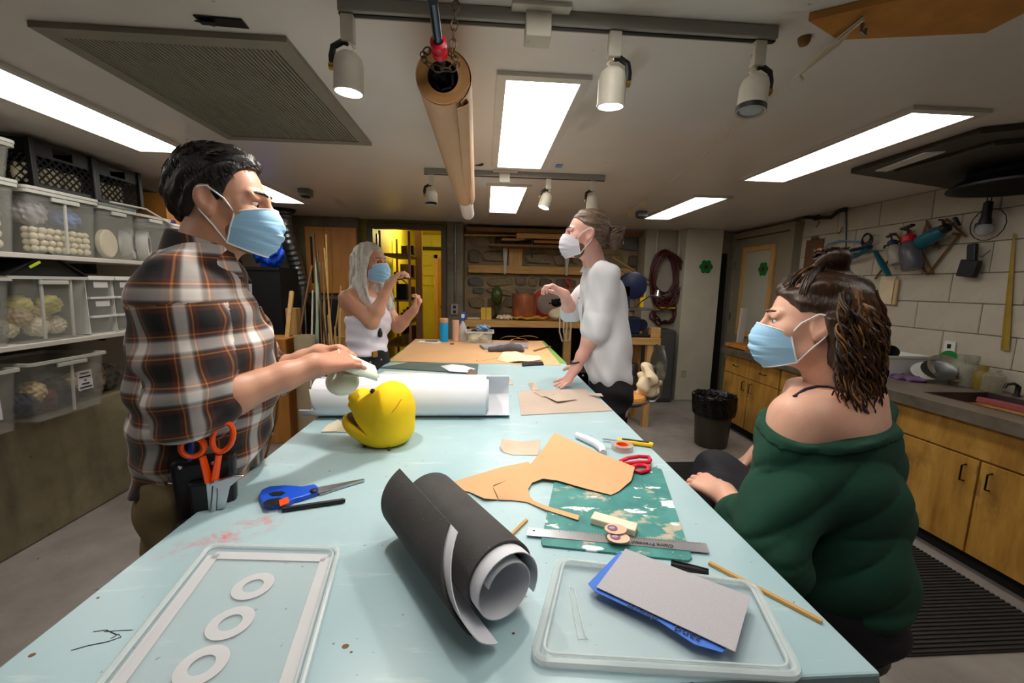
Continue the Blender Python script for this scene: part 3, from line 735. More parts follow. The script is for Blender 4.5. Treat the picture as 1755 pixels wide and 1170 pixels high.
# ------------------------------------------------------------------ storage shelves on the left
SU, SL, LZ = 1.55, 1.095, .69
for z, lab in ((SU,'upper white shelf board holding bins of balls at left'),(SL,'lower white shelf board holding cloudy bins and small drawers')):
    s_o = thing('shelf', lab, 'shelf', (-2.6,1.9,z))
    MB().box2((-.3,-1.9,-.025),(.30,1.15,0)).build('shelf_board', M['white_paint'], s_o, bevel=.003)
    for y in (.2,1.05): MB().box2((-.3,y-.01,-.09),(-.02,y+.01,-.026)).build('bracket', M['galv'], s_o)
def bin_(name, label, c, sx_, sy_, h, lid=None, rim=True, ribs=(), tap=.9, m='bin', rz=0, handle=True):
    """open-topped translucent tub, base centre c, outer size sx_ (depth) by sy_ (width) at the rim"""
    o = thing(name, label, 'bin', c, rz); b = (sx_*tap/2, sy_*tap/2); tt = (sx_/2, sy_/2); w_ = .004
    def rr(hx, hy, r=.02, n=4):
        pts = []
        for cx, cy, a0 in ((hx-r,hy-r,0),(-hx+r,hy-r,90),(-hx+r,-hy+r,180),(hx-r,-hy+r,270)):
            for k in range(n+1): a = R(a0+90*k/n); pts.append((cx+r*math.cos(a), cy+r*math.sin(a)))
        return pts
    rings = [(rr(b[0],b[1]),0),(rr(tt[0],tt[1]),h),(rr(tt[0]-w_,tt[1]-w_),h),(rr(b[0]-w_,b[1]-w_),w_)]
    vs_ = [(x,y,z) for pts, z in rings for x, y in pts]; n = len(rings[0][0])
    fs = [(j*n+k, j*n+(k+1)%n, (j+1)*n+(k+1)%n, (j+1)*n+k) for j in range(3) for k in range(n)] + [tuple(range(n))[::-1], tuple(range(3*n,4*n))]
    MB().add(vs_, fs).build('tub', M[m], o, smooth=50)
    if rim:
        mb = MB(); r0, r1 = rr(tt[0]+.012,tt[1]+.012,.025), rr(tt[0]-.002,tt[1]-.002)
        vs_ = [(x,y,z) for pts, z in ((r0,h-.014),(r0,h+.002),(r1,h+.002),(r1,h-.014)) for x, y in pts]
        mb.add(vs_, [(j*n+k, j*n+(k+1)%n, ((j+1)%4)*n+(k+1)%n, ((j+1)%4)*n+k) for j in range(4) for k in range(n)])
        mb.build('rim', M['bin_rim'], o)
    if handle: MB().box((tt[0]+.006,0,h-.03),(.012,sy_*.4,.022)).build('handle', M['bin_rim'], o, bevel=.003)
    if lid:
        MB().prism(rr(tt[0]+.016,tt[1]+.016,.03), h+.003, h+.02).prism(rr(tt[0]-.02,tt[1]-.02,.03), h+.02, h+.027).build('lid', M[lid], o, bevel=.003)
    for y in ribs: MB().box((b[0]+(tt[0]-b[0])*.5+.002,y,h*.5),(.008,.012,h*.92),rotm(0,math.atan2(tt[0]-b[0],h),0)).build('rib', M['bin_rim'], o)
    return o
random.seed(11)
ballm = MB().ball((0,0,0),1,10,7).mesh('foam_ball', M['ball']); ballm.polygons.foreach_set('use_smooth',[True]*len(ballm.polygons))
stickm = MB().tube([(0,-1,0),(0,-.8,.0),(0,.8,.1),(0,1,.1)],[.1,.22,.22,.1],8).mesh('foam_peg', M['ball']); stickm.polygons.foreach_set('use_smooth',[True]*len(stickm.polygons))
def pile(c, sx_, sy_, z0, z1, r, label, group, front_only=True, jit=.15, pegs=0):
    nz = max(1,int((z1-z0)/(1.75*r))); ny = int(sy_/(2.02*r))
    for k in range(nz):
        for d in range(2):
            for j in range(ny):
                o = link(bpy.data.objects.new('foam_ball', ballm))
                q = r*random.uniform(.85,1.02)
                o.location = (c[0]+sx_/2-r*1.15-d*1.9*r, c[1]-sy_/2+r+ j*(sy_-2*r)/max(1,ny-1) + (r*.5 if k%2 else -r*.2)*(1 if 0<j<ny-1 else 0), z0+r+k*1.72*r)
                o.scale = (q,q,q); tag(o, label, 'ball', group)
    for k in range(pegs):
        o = link(bpy.data.objects.new('foam_peg', stickm)); o.location = (c[0]+sx_/2-r*1.0, c[1]+random.uniform(-.25,.25)*sy_, z0+.02+random.random()*(z1-z0)*.5)
        o.scale = (.05,.05,.05); o.rotation_euler = (random.uniform(-.5,.5),0,random.uniform(-.2,.2)); tag(o, 'cream foam peg lying among large balls in the leftmost upper bin', 'peg', 'foam pegs in the leftmost bin')
BX = -2.47
bin_('storage_bin','leftmost clear bin on the upper shelf, full of large cream foam balls',(BX,1.98,SU),.32,.48,.33,lid='bin_rim')
pile((BX,1.98,0),.28,.40,SU+.012,SU+.24,.028,'large cream foam ball in the leftmost upper bin','balls in the leftmost upper bin',pegs=5)
bin_('storage_bin','wide clear bin of small cream foam balls on the upper shelf',(BX,2.45,SU),.32,.37,.32,lid='bin_rim',ribs=(.0,))
pile((BX,2.45,0),.28,.315,SU+.012,SU+.145,.0185,'small cream foam ball in the wide upper bin','balls in the wide upper bin')
def crumple(name, label, cat, c, s, m, seed, h=.006, parent=None):
    F = Field([-s[0]*1.2,-s[1]*1.2,-s[2]*1.2],[s[0]*1.2,s[1]*1.2,s[2]*1.2],max(s)/16)
    F.ell((0,0,0),s,.01).disp(lambda x,y,z: sines(x,y,z,seed,14/max(s),6)*max(s)*.22)
    o = npmesh(name,[F.net()],m); o.location = c
    if parent is not None: o.parent = parent; return o
    return tag(o,label,cat)
crumple('plastic_wrap','pale crumpled plastic wrap above the small balls','bag',(BX+.05,2.36,SU+.225),(.07,.075,.07),mat('crumpled_clear_wrap', srgb(170,165,170), .3, var=.1),3)
crumple('blue_wrap','blue and white crumpled packet in the wide upper bin','bag',(BX+.05,2.54,SU+.215),(.07,.08,.06),mat('blue_white_packet', srgb(90,120,180), .4, var=.5, vs=18),5)
bin_('storage_bin','narrow clear bin with a foam disc on the upper shelf',(BX,2.775,SU),.32,.25,.31,lid='clear')
for k, dy in enumerate((-.02,.035)):
    fd = MB().lathe([(.001,-.018),(.078,-.018),(.085,-.012),(.085,.012),(.078,.018),(.001,.018)],(0,0,0),32,(1,.25,0),cap=False).build('foam_disc', M['ball'], smooth=40, loc=(BX+.09-.05*k,2.775+dy,SU+.098))
    tag(fd, ['front cream foam disc inside the narrow upper bin','rear cream foam disc inside the narrow upper bin'][k], 'disc')
bin_('storage_bin','cloudy clear bin of white rounds beside the plaid-shirted person\'s neck',(BX,3.06,SU),.32,.28,.31,lid=None)
for k, (dy, rr_) in enumerate(((-.065,.10),(.065,.10))):
    tag(MB().lathe([(rr_*.55,-.03),(rr_,-.03),(rr_*1.02,0),(rr_,.03),(rr_*.55,.03)],(0,0,0),28,(1,.6,0),cap=False).build('white_hoop', M['white_plastic'], smooth=40, loc=(BX+.03,3.05+dy,SU+.118)), ['white plastic hoop in the cloudy upper bin, nearer one','white plastic hoop in the cloudy upper bin, farther one'][k], 'hoop')
b5 = bin_('storage_bin','small white-lidded bin at the far end of the upper shelf',(BX,3.33,SU),.3,.2,.27,lid='white_plastic')
# stacked bin and crates
bin_('storage_bin','small clear bin with white lid stacked at the top left corner',(BX,2.03,SU+.36),.30,.42,.16,lid='white_plastic')
for k in range(4):
    tag(MB().lathe([(.001,-.012),(.05,-.012),(.058,0),(.05,.012),(.001,.012)],(0,0,0),24,(.3,1,0),cap=False).build('foam_disc', M['ball'], smooth=40, loc=(BX+.07,2.03+.045*k,SU+.36+.066)), 'cream foam disc standing in the small top left bin', 'disc', 'discs in the small top left bin')
crumple('blue_sponge','bright blue sponge on the discs in the top left bin','sponge',(BX+.08,2.08,SU+.36+.139),(.05,.06,.015),M['blue_hi'],8)
def crate(label, c, sx_, sy_, h):
    o = thing('milk_crate', label, 'crate', c); m = M['black']; hx, hy = sx_/2, sy_/2
    for x in (-hx,hx):
        for y in (-hy,hy): MB().box((x,y,h/2),(.028,.028,h)).build('corner_post', m, o, bevel=.004)
    MB().box2((-hx,-hy,h-.075),(hx,-hy+.008,h)).box2((-hx,hy-.008,h-.075),(hx,hy,h)).box2((-hx,-hy,h-.075),(-hx+.008,hy,h)).build('top_band', m, o)
    MB().box2((hx-.008,-hy,h-.022),(hx,hy,h)).box2((hx-.008,-hy,h-.085),(hx,-.055,h-.022)).box2((hx-.008,.055,h-.085),(hx,hy,h-.022)).box2((hx-.008,-.055,h-.085),(hx,.055,h-.072)).build('handle_band', m, o)
    MB().box2((-hx,-hy,0),(hx,hy,.025)).build('base', m, o)
    bar = MB()
    z0, z1 = .02, h-.078; H_ = z1-z0
    for s1 in (1,-1):
        k = -H_
        while k < sy_:
            ya, yb = max(-hy, -hy+k), min(hy, -hy+k+H_)
            if yb > ya:
                za = z0 + (ya-(-hy+k)); zb = z0 + (yb-(-hy+k))
                if s1 < 0: za, zb = z0+z1-za, z0+z1-zb
                bar.cyl((hx-.004,ya,za),(hx-.004,yb,zb),.0055,n=4)
            k += .042
    bar.build('lattice', m, o)
    bar = MB(); k = -H_
    while k < sx_:
        for s1 in (1,-1):
            xa, xb = max(-hx,-hx+k), min(hx,-hx+k+H_)
            if xb > xa:
                za, zb = z0+(xa+hx-k), z0+(xb+hx-k)
                if s1 < 0: za, zb = z0+z1-za, z0+z1-zb
                bar.cyl((xa,-hy+.004,za),(xb,-hy+.004,zb),.0055,n=4)
        k += .042
    bar.build('lattice', m, o)
    return o
CZ_ = SU+.357
crate('black milk crate left of the pair above the wide ball bin',(-2.56,2.58,CZ_),.30,.34,.255)
crate('black milk crate right of the pair, turned toward the room',(-2.58,2.95,CZ_),.30,.32,.255)
for k in range(5):
    tag(MB().lathe([(.001,-.05),(.045,-.05),(.055,0),(.045,.05),(.001,.05)],(0,0,0),16,(0,.2,1),cap=False).build('white_tub', M['ball'], smooth=40, loc=(-2.50,2.46+.115*k+(.06 if k>2 else 0),CZ_+.08)), 'pale round tub seen through the milk crate lattice', 'tub', 'pale tubs in the milk crates')
pb = MB().box2((-2.62,3.3,SU+.30),(-2.4,3.52,SU+.52)).build('plywood_box', M['ply']); tag(pb,'tilted orange plywood box on top of the bins behind the plaid-shirted person','box'); pb.rotation_euler=(0,0,0)
MB().lathe([(.08,0),(.09,.005),(.09,.03),(.07,.035)],(0,0,.298),24).build('purple_cover', mat('purple_plastic', srgb(60,45,120), .35), b5, smooth=40)
tag(MB().tube([V(-2.3,2.72,SU+.345),V(-2.3,2.98,SU+.35),V(-2.3,3.2,SU+.28)],.006,6).build('thin_rod', M['white_paint'], smooth=True),'thin pale rod lying across the bins at the crate','rod')
# lower shelf
bin_('storage_bin','cloudy bin at the left edge of the lower shelf',(BX,1.93,SL),.32,.42,.33)
b2 = bin_('storage_bin','large cloudy bin of yellowish foam on the lower shelf',(BX,2.335,SL),.32,.37,.34,ribs=(-.06,.09))
for k in range(7):
    crumple('foam_piece','yellowish foam offcut in the large cloudy lower bin','foam',(BX+.02+.03*(k%2),2.21+.04*k,SL+.07+.06*(k%3)),(.05,.05,.05),[M['cream'],M['tan_cloth'],mat('yellow_scrap', srgb(215,205,110), .7)][k%3],20+k)['group'] = 'foam offcuts in the lower bin'
lidm = link(bpy.data.objects.new('lid', None), b2); lidm.location = (0,0,.345)
MB().prism([(-.19,0),(.02,.115),(.19,.0)],-.004,.004,Matrix(((0,0,1),(1,0,0),(0,1,0))),(.13,0,0)).build('lid_gable', M['black'], lidm)
MB().grid(lambda u,v: V(-.15+.30*v, -.2+.21*u, .0+.12*u), 1,1).grid(lambda u,v: V(-.15+.30*v, .01+.20*u, .12-.12*u), 1,1).build('lid_panel', M['black'], lidm, solid=.008)
MB().box((.165,-.08,.055),(.004,.06,.012),rotm(R(30),0,0)).build('tape_mark', mat('lime_tape', srgb(170,190,40), .5), lidm)
for i, (y, n) in enumerate(((2.625,3),(2.80,3))):
    dr_ = thing('drawer_tower', ['small plastic drawer tower next to the large cloudy bin','small plastic drawer tower mostly behind the plaid-shirted person\'s shoulder'][i], 'drawers', (BX,y,SL))
    MB().box2((-.15,-.085,0),(.13,.085,.005)).box2((-.15,-.085,.335),(.15,.085,.35)).box2((-.15,-.085,0),(.13,-.08,.35)).box2((-.15,.08,0),(.13,.085,.35)).build('carcass', M['white_plastic'], dr_)
    for k in range(3):
        z0 = .006+.112*k
        dw = MB().box2((.1,-.078,z0),(.14,.078,z0+.098)).build('drawer', M['bin'], dr_, bevel=.004)
        MB().box2((.13,-.083,z0+.096),(.152,.083,z0+.108)).build('drawer_lip', M['white_plastic'], dr_)
        if k > 0: MB().box2((.141,-.045,z0+.05),(.143,.045,z0+.085)).build('label', M['label'], dr_)
# bins on the concrete ledge
FX = -2.44
fb = bin_('storage_bin','grey bin with a paper sign on the concrete ledge at the left edge',(FX,1.83,LZ),.34,.50,.30,m='bin',rim=True)
MB().box2((.156,-.06,.07),(.160,.17,.22)).build('label', M['label'], fb)
text('lettering','ERIE',.055,M['ink'],fb,mat4((0,1,0),(0,0,1),(1,0,0),(FX+.161,1.83+.10,LZ+.105)))
fb = bin_('storage_bin','cloudy bin with a printed note on the concrete ledge',(FX,2.335,LZ),.34,.40,.31,m='bin',ribs=(0,))
MB().box2((.158,.03,.11),(.162,.115,.22)).build('label', M['label'], fb)
mb = MB()
for k, w_ in enumerate((.05,.065,.012,.045,.07)): mb.box((.163,.0725,.205-.02*k),(.001,w_,.007))
mb.build('print_lines', M['ink'], fb)
for k in range(6):
    crumple('cloth_bundle','dark cloth bundle seen through the noted ledge bin','cloth',(FX+.03,2.2+.055*k,LZ+.08+.05*(k%2)),(.06,.05,.06),[M['navy'],M['tan_cloth'],mat('maroon_cloth', srgb(90,35,45), .9),M['black_matte']][k%4],40+k)['group']='cloth bundles in the ledge bin'
for k in range(3):
    crumple('cloth_bundle','mauve cloth bundle seen through the signed ledge bin','cloth',(FX+.02,1.7+.12*k,LZ+.09),(.08,.08,.07),mat('mauve_cloth', srgb(120,95,110), .9),50+k)['group']='cloth bundles in the signed bin'
# carved face and grey rags on the ledge
F = Field((-.14,-.14,-.14),(.14,.14,.15),.005)
F.ell((0,0,0),(.075,.08,.11),.02).ell((.05,0,-.03),(.045,.05,.06),.03).cap((.075,0,.03),(.10,0,-.015),.012,.018,.02).cap((.07,-.03,.035),(.07,.03,.035),.015,.015,.02)
for s in (-1,1): F.ell((.085,.03*s,.018),(.015,.018,.012),.012,op='sub')
F.cap((.092,-.022,-.055),(.092,.022,-.055),.006,.006,.008,op='sub').cap((.085,-.015,-.065),(.085,.015,-.065),.012,.012,.012)
F.cap((.0,0,-.02),(-.02,0,-.13),.05,.05,.03)
fo = npmesh('carved_head',[F.net()],mat('clay_grey', srgb(125,108,88), .8, var=.2, bump=.3)); fo.location=(-2.50,2.66,LZ+.125); fo.rotation_euler=(0,.25,-.2)
tag(fo,'carved clay-coloured head lying face up on the ledge','sculpture')
for k, (y, x, s, z) in enumerate(((2.80,-2.55,.10,.085),(2.90,-2.62,.09,.075),(2.74,-2.72,.11,.1))):
    crumple('grey_rag','%s grey rag bundle behind the carved head' % ('near','middle','rear')[k],'rag',(x,y,LZ+z),(s,s,s*.85),mat('grey_rag_cloth', srgb(105,100,92), .9, var=.25, vs=12),60+k)
# dark coat and boot standing by the ledge end
F = Field((-.16,-.2,0),(.2,.2,.75),.01)
F.loft([(.03,0,0,.07,.08),(.12,0,0,.08,.09),(.3,0,0,.09,.10),(.55,.0,.0,.085,.1),(.7,0,0,.05,.07)],.03).cap((0,0,.05),(.13,-.08,.035),.05,.032,.04).disp(lambda x,y,z: .008*np.sin(30*x+8*z)+.006*np.sin(45*y-5*z))
bo = npmesh('work_boot',[F.net()],M['black_matte']); bo.location=(-2.24,3.08,0); tag(bo,'dark boot with cloth draped over it beside the end of the concrete ledge','boot')
# ------------------------------------------------------------------ things on the worktable
def sheet(name, pts, m, parent=None, th=.001, cuts=2, label=None, cat=None):
    """curled sheet: outline of (px,py,height above table)"""
    w_ = [P(a,b,Z=TZ+h) for a, b, h in pts]; c0 = sum(w_, Vector())/len(w_); c0.z = TZ
    bm = bmesh.new(); vs_ = [bm.verts.new(q-c0) for q in w_]; bm.faces.new(vs_)
    bmesh.ops.triangulate(bm, faces=bm.faces[:])
    if cuts: bmesh.ops.subdivide_edges(bm, edges=bm.edges[:], cuts=cuts, use_grid_fill=True); 
    bmesh.ops.smooth_vert(bm, verts=[v for v in bm.verts if not v.is_boundary], factor=.5, use_axis_z=True)
    me = bpy.data.meshes.new(name); bm.to_mesh(me); bm.free(); me.materials.append(m); fixnormals(me); me.polygons.foreach_set('use_smooth',[True]*len(me.polygons))
    o = link(bpy.data.objects.new(name, me), parent); o.location = c0 if parent is None else c0-parent.location
    md = o.modifiers.new('solid','SOLIDIFY'); md.thickness = th; md.offset = 0
    e_ = o.modifiers.new('split','EDGE_SPLIT'); e_.split_angle = R(35)
    return tag(o, label, cat) if label else o
def rod(name, label, cat, a, b, r, m, h=None, n=10, ha=None, hb=None):
    h = r if h is None else h
    p, q = P(*a,Z=TZ+(ha if ha is not None else h)), P(*b,Z=TZ+(hb if hb is not None else h))
    return tag(MB().cyl(Vector(), q-p, r, n=n).build(name, m, smooth=40, loc=p), label, cat)
# big white foam sheet roll
AY, RZ_, RR = 1.575, TZ+.083, .08
wr_ = thing('white_foam_roll', 'large white foam sheet rolled into a tube across the table', 'roll', (-.25,AY,TZ))
def cyl_sheet(x0, x1, a0, a1, rr=RR, sk=0.0, nu=30):
    return MB().grid(lambda u,v: V(x0+(x1-x0)*v + sk*u*v, rr*math.cos(R(a0+(a1-a0)*u)), .083+rr*math.sin(R(a0+(a1-a0)*u))), nu, 4)
XE = P(833,690,Y=AY-.07).x+.25
cyl_sheet(-.30,XE,0,360,nu=48).build('tube', M['white_foam'], wr_, smooth=True, solid=.003)
cyl_sheet(XE,XE+.095,-125,60).build('cut_end', M['white_foam'], wr_, smooth=True, solid=.003)
cyl_sheet(-.44,-.30,-150,45,sk=.0).build('cut_end', M['white_foam'], wr_, smooth=True, solid=.003)
MB().grid(lambda u,v: V(-.30-.10*v*(1-.35*u), RR*math.cos(R(150+95*u))*(1), .083+RR*math.sin(R(150+95*u))+.0*v), 12, 4).build('flap', M['white_foam'], wr_, smooth=True, solid=.003)
MB().tube([(-.40,.0,.083),(XE+.01,.0,.083)],[.062,.062],32,cap=False).build('inner_layer', M['white_foam'], wr_, smooth=True, solid=.003)
# duck puppet head
dk = thing('duck_puppet_head', 'bright yellow foam duck puppet head with open beak', 'puppet', tp(660,757), R(-12))
F = Field((-.16,-.12,-.01),(.14,.12,.24),.0026)
F.ell((.026,0,.108),(.074,.086,.098),.02).ell((.01,0,.04),(.078,.078,.046),.04)
F.ell((-.045,0,.122),(.062,.064,.044),.04,rotm(0,.30,0)).ell((-.080,0,.150),(.034,.052,.024),.010,rotm(0,.1,0)).ell((-.088,0,.122),(.030,.046,.014),.008,rotm(0,.35,0))
F.ell((-.048,0,.046),(.098,.074,.044),.03,rotm(0,.36,0))
def wedge(x,y,z):
    a, b = -.024-x, z-.050; return -np.maximum(np.maximum((b-.70*a)*.82, (.36*a-b)*.94), -a*.5) + 0*y
F.clip(wedge,.006)
F.ell((-.075,0,.096),(.062,.056,.040),.008,rotm(0,.36,0),op='sub') if False else None
Rw = rotm(0,-.32,0)
F.clip(lambda x,y,z: -z+0*x+0*y,.008)
npmesh('head', [F.net()], M['yellow_foam']).parent = dk
MB().lathe([(.001,-.004),(.048,-.004),(.054,.0005),(.05,.0015),(.001,.001)],(0,0,0),28,sx=1.15).build('mouth_lining', M['mouth_dark'], dk, smooth=True, loc=(-.066,0,.0695)).rotation_euler = (0,.345,0)
for s in (-1,1):
    e = MB().ball((0,0,0),.0085,14,10).build('eye', M['black'], dk, smooth=True, loc=(-.020,.036*s,.180))
    MB().ball((-.004,-.006,.004),.0018,8,6).build('eye_glint', M['white_plastic'], e, smooth=True)
MB().tube([(.082,-.052,.165),(.07,-.068,.14),(.052,-.078,.118),(.035,-.083,.095)],.0012,5).build('seam', M['stitch'], dk, smooth=True)
for x, y in ((-.045,-.052),(.045,-.066)): MB().box((x,y,.006),(.008,.004,.012)).build('notch', M['mouth_dark'], dk)
# foam pieces
sheet('foam_scrap',[(550,740,.003),(562,728,.02),(580,719,.035),(588,728,.025),(598,735,.01),(597,741,.002),(575,739,.004)],M['cream'],th=.004,cuts=1,label='small pinkish foam offcut standing beside the duck head',cat='foam')
sheet('cardboard_scrap',[(860,752,.026),(868,753,.018),(895,757,.020),(926,753,.028),(922,780,.001),(880,780,.0),(863,775,.001),(857,765,.012)],mat('tan_card', srgb(212,188,168), .8),th=.003,cuts=2,label='curled tan card offcut right of the duck head',cat='card')
# blue scissors and black pen
bs = thing('blue_scissors','blue handled scissors with orange tape lying on the table','scissors',tp(510,855))
def pxprism(pts, h0, h1, name, m, par, bevel=.0, smooth=False):
    q = [P(a,b,Z=TZ+h0)-par.location for a, b in pts]
    return MB().prism([(v.x,v.y) for v in q], h0, h1).build(name, m, par, bevel=bevel)
o = par = bs
pxprism([(444,856),(449,846),(462,840),(490,838),(518,840),(540,836),(546,841),(545,849),(520,858),(505,862),(490,869),(466,874),(450,870)],.001,.013,'handle',M['blue'],bs,.003)
pxprism([(460,846),(470,843),(484,842),(489,845),(482,849),(466,850)],.0131,.0142,'grip',M['black'],bs)
pxprism([(451,861),(460,856),(480,853),(487,857),(478,865),(458,869),(452,867)],.0131,.0142,'grip',M['black'],bs)
pxprism([(478,858),(494,852),(496,862),(480,868)],.0131,.0150,'tape',M['orange'],bs)
pxprism([(540,837),(622,822),(625,823),(546,846)],.005,.008,'blade',M['steel'],bs)
pxprism([(542,842),(624,823.5),(625,824),(548,849)],.002,.0048,'blade',M['steel'],bs)
MB().lathe([(.009,0),(.009,.004),(.006,.006),(.001,.006)],P(538,842,Z=TZ+.012)-bs.location,16).build('screw', M['black'], bs, smooth=40)
pn = thing('black_pen','black pen lying beside the blue scissors','pen',tp(538,866))
a_, b_ = P(484,873,Z=TZ+.006)-pn.location, P(592,857,Z=TZ+.006)-pn.location
MB().cyl(a_, a_+(b_-a_)*.97, .0058, n=12).build('barrel', M['black'], pn, smooth=40); MB().cyl(a_+(b_-a_)*.97, b_, .004, n=10).build('pen_tip', M['dark_metal'], pn, smooth=40)
# left clear lid with three white rings
def lid(name, label, px, rim_h, m, mr):
    q = [tp(a,b) for a, b in px]; c0 = sum(q,Vector())/4; c0.z = TZ
    o = thing(name, label, 'lid', c0); q = [v-c0 for v in q]
    def corner(s, r=.02, n=5):
        out = []
        for i in range(4):
            p, pv, nx = q[i]*s, q[i-1]*s, q[(i+1)%4]*s; a1 = p+(pv-p).normalized()*r; a2 = p+(nx-p).normalized()*r
            for k in range(n+1): t_ = k/n; out.append((a1*(1-t_)**2+p*2*t_*(1-t_)+a2*t_*t_))
        return out
    po = corner(1.0); 
    MB().prism([(v.x,v.y) for v in corner(.97)], .0012, .0026).build('lid_panel', m, o)
    MB().tube([v+V(0,0,rim_h*.45) for v in po], rim_h*.42, 8, closed=True).build('rim', mr, o, smooth=True)
    MB().tube([v+V(0,0,rim_h*.9) for v in corner(.94)], rim_h*.16, 6, closed=True).build('inner_ridge', mr, o, smooth=True)
    return o, q
l1, q = lid('template_lid','clear plastic lid with white border and three white rings, at lower left',[(360,938),(582,944),(500,1245),(118,1245)],.012,M['clear2'],M['clear_rim'])
wst = mat('white_translucent_stencil', srgb(232,232,236), .5, var=.02, alpha=.62)
def strip(a, b, w0, nm='border'):
    d = (b-a).normalized(); n = V(-d.y,d.x,0)*w0/2
    MB().prism([tuple((p)[:2]) for p in (a+n,a-n,b-n,b+n)],.0028,.0036).build(nm, wst, l1)
iq = [v*.84 for v in q]
iq[2], iq[3] = q[2]*.84+V(0,.0,0), q[3]*.84
for i in range(4): strip(iq[i], iq[(i+1)%4], .020)
for px, py in ((434,1004),(395,1067),(346,1140)):
    MB().ring(P(px,py,Z=TZ+.003)-l1.location,.0315,.0155,0,.0008,36).build('ring', wst, l1)
# right clear lid, sandpaper sheets, marker, sticks
l2, q = lid('clear_lid','clear plastic box lid under the grey sandpaper sheet','x' and [(958,966),(1292,1008),(1372,1168),(914,1140)],.016,M['clear2'],M['clear_rim'])
MB().tube([P(a,b,Z=TZ+.004)-l2.location for a, b in ((975,1003),(985,1010),(995,1055),(1003,1090),(1008,1095),(992,1095),(985,1060))],.0006,5,closed=True).build('scratch_mark', M['white_plastic'], l2)
sp = thing('blue_sandpaper','blue-backed sandpaper sheet under the grey one, with printed letters','sandpaper',tp(1130,1030))
bm_ = mat('blue_paper_backing', srgb(70,120,215), .7, var=.08)
sheet('blue_sheet',[(1062,945,.0185),(1008,1000,.0185),(1020,1014,.0185),(1130,1065,.0185),(1190,1104,.0185),(1238,1118,.0185),(1244,1112,.0185),(1280,1030,.0185)],bm_,sp,.0012,1)
sd = (P(1230,1108,Z=TZ+.022)-P(1040,1014,Z=TZ+.022)); sd.z = 0; sd.normalize(); su_ = V(sd.y,-sd.x,0)
text('print','sand',.02,M['navy'],sp,mat4(-sd,su_*1.0,(0,0,1),P(1178,1086,Z=TZ+.0212)),.0003)
text('print','dnorp',.02,M['navy'],sp,mat4(-sd,su_,(0,0,1),P(1100,1047,Z=TZ+.0212)),.0003)
sheet('grey_sandpaper',[(1072,940,.0225),(1286,1022,.0225),(1260,1117,.0225),(1022,1006,.0225)],mat('grey_sandpaper_grit', srgb(182,180,186), .9, var=.05, vs=300, bump=.3, bs=600),th=.0012,cuts=2,label='grey sandpaper sheet lying on top of the clear lid',cat='sandpaper')
mk = thing('black_marker','black capped marker beside the grey sandpaper','marker',tp(1190,976))
a_, b_ = P(1150,966,Z=TZ+.008)-mk.location, P(1214,981,Z=TZ+.007)-mk.location
MB().tube([a_,a_*.3+b_*.7,b_],[.0055,.0072,.0055],14).build('cap', M['black'], mk, smooth=40); MB().tube([a_+V(0,0,.008),b_+V(0,0,.006)],.0018,6).build('clip', M['black'], mk)
def stick(label, a, b, w_, h):
    p, q = P(*a,Z=TZ+h/2+.0005), P(*b,Z=TZ+h/2+.0005); d = q-p; ang = math.atan2(d.y,d.x)
    o = MB().box((0,0,0),(d.length,w_,h)).build('wooden_stick', M['pine'], bevel=.0008, loc=(p+q)/2); o.rotation_euler = (0,0,ang); tag(o,label,'stick')
stick('long pale wooden stick at the right edge of the table',(1215,964),(1409,1065),.0075,.006)
stick('short pale wooden stick half under the charcoal felt roll',(868,924),(903,890),.007,.005)
# charcoal and white felt roll
fa, fb_ = P(862,1002,Z=TZ+.062), P(752,880,Z=TZ+.062)
ax = (fb_-fa); ax.z = 0; ax.normalize(); sd_ = V(ax.y,-ax.x,0)    # sd_: to the right seen from the front end
fr_ = thing('felt_roll','charcoal felt and white sheet rolled together, near the table centre','roll',(fa.x,fa.y,TZ))
def spr(t, l, off=0.0, t0=0.0):
    ang = R(-150) - t*R(560); r = .064 - .024*t - off
    return sd_*(-r*math.cos(ang)) + V(0,0,.0645+r*math.sin(ang)) + ax*l
MB().grid(lambda u,v: spr(u*.74, .012+.275*v), 60, 5).build('felt', M['char_felt'], fr_, smooth=True, solid=.004)
MB().grid(lambda u,v: spr(u*.98, -.012+.262*v, .0045), 70, 5).build('white_layer', M['white_foam'], fr_, smooth=True, solid=.0015)
def wing(u, v, off=0, e=0.0):    # loose outer wrap that leaves the roll on the left
    ang = R(-118) - u*R(118); r = .071 + .012*math.sin(u*1.4) + .004*v - off
    l0 = -.02+e + .10*max(0,u-.25)*1.3; l1 = .30
    return sd_*(r*math.cos(ang)*1.12) + V(0,0,.0725+r*math.sin(ang)) + ax*(l0+(l1-l0)*v)
MB().grid(lambda u,v: wing(u,v), 24, 6).build('outer_felt', M['char_felt'], fr_, smooth=True, solid=.004)
MB().grid(lambda u,v: wing(u,v,.0042,-.022), 24, 6).build('outer_white_layer', M['white_foam'], fr_, smooth=True, solid=.0015)
wl = [spr(.97,l)*1.0 for l in (.0,.25)]
tag(sheet('paper_offcut',[(708,842,.02),(730,836,.028),(752,835,.03),(770,840,.02),(750,862,.006),(715,862,.004)],M['white_paper'],th=.001,cuts=1),'white paper offcut curling behind the charcoal roll','paper')
tag(sheet('blue_scrap',[(688,905,.001),(700,902,.003),(708,925,.001),(698,930,.001)],bm_,th=.001,cuts=0),'tiny blue paper scrap left of the charcoal roll','paper')
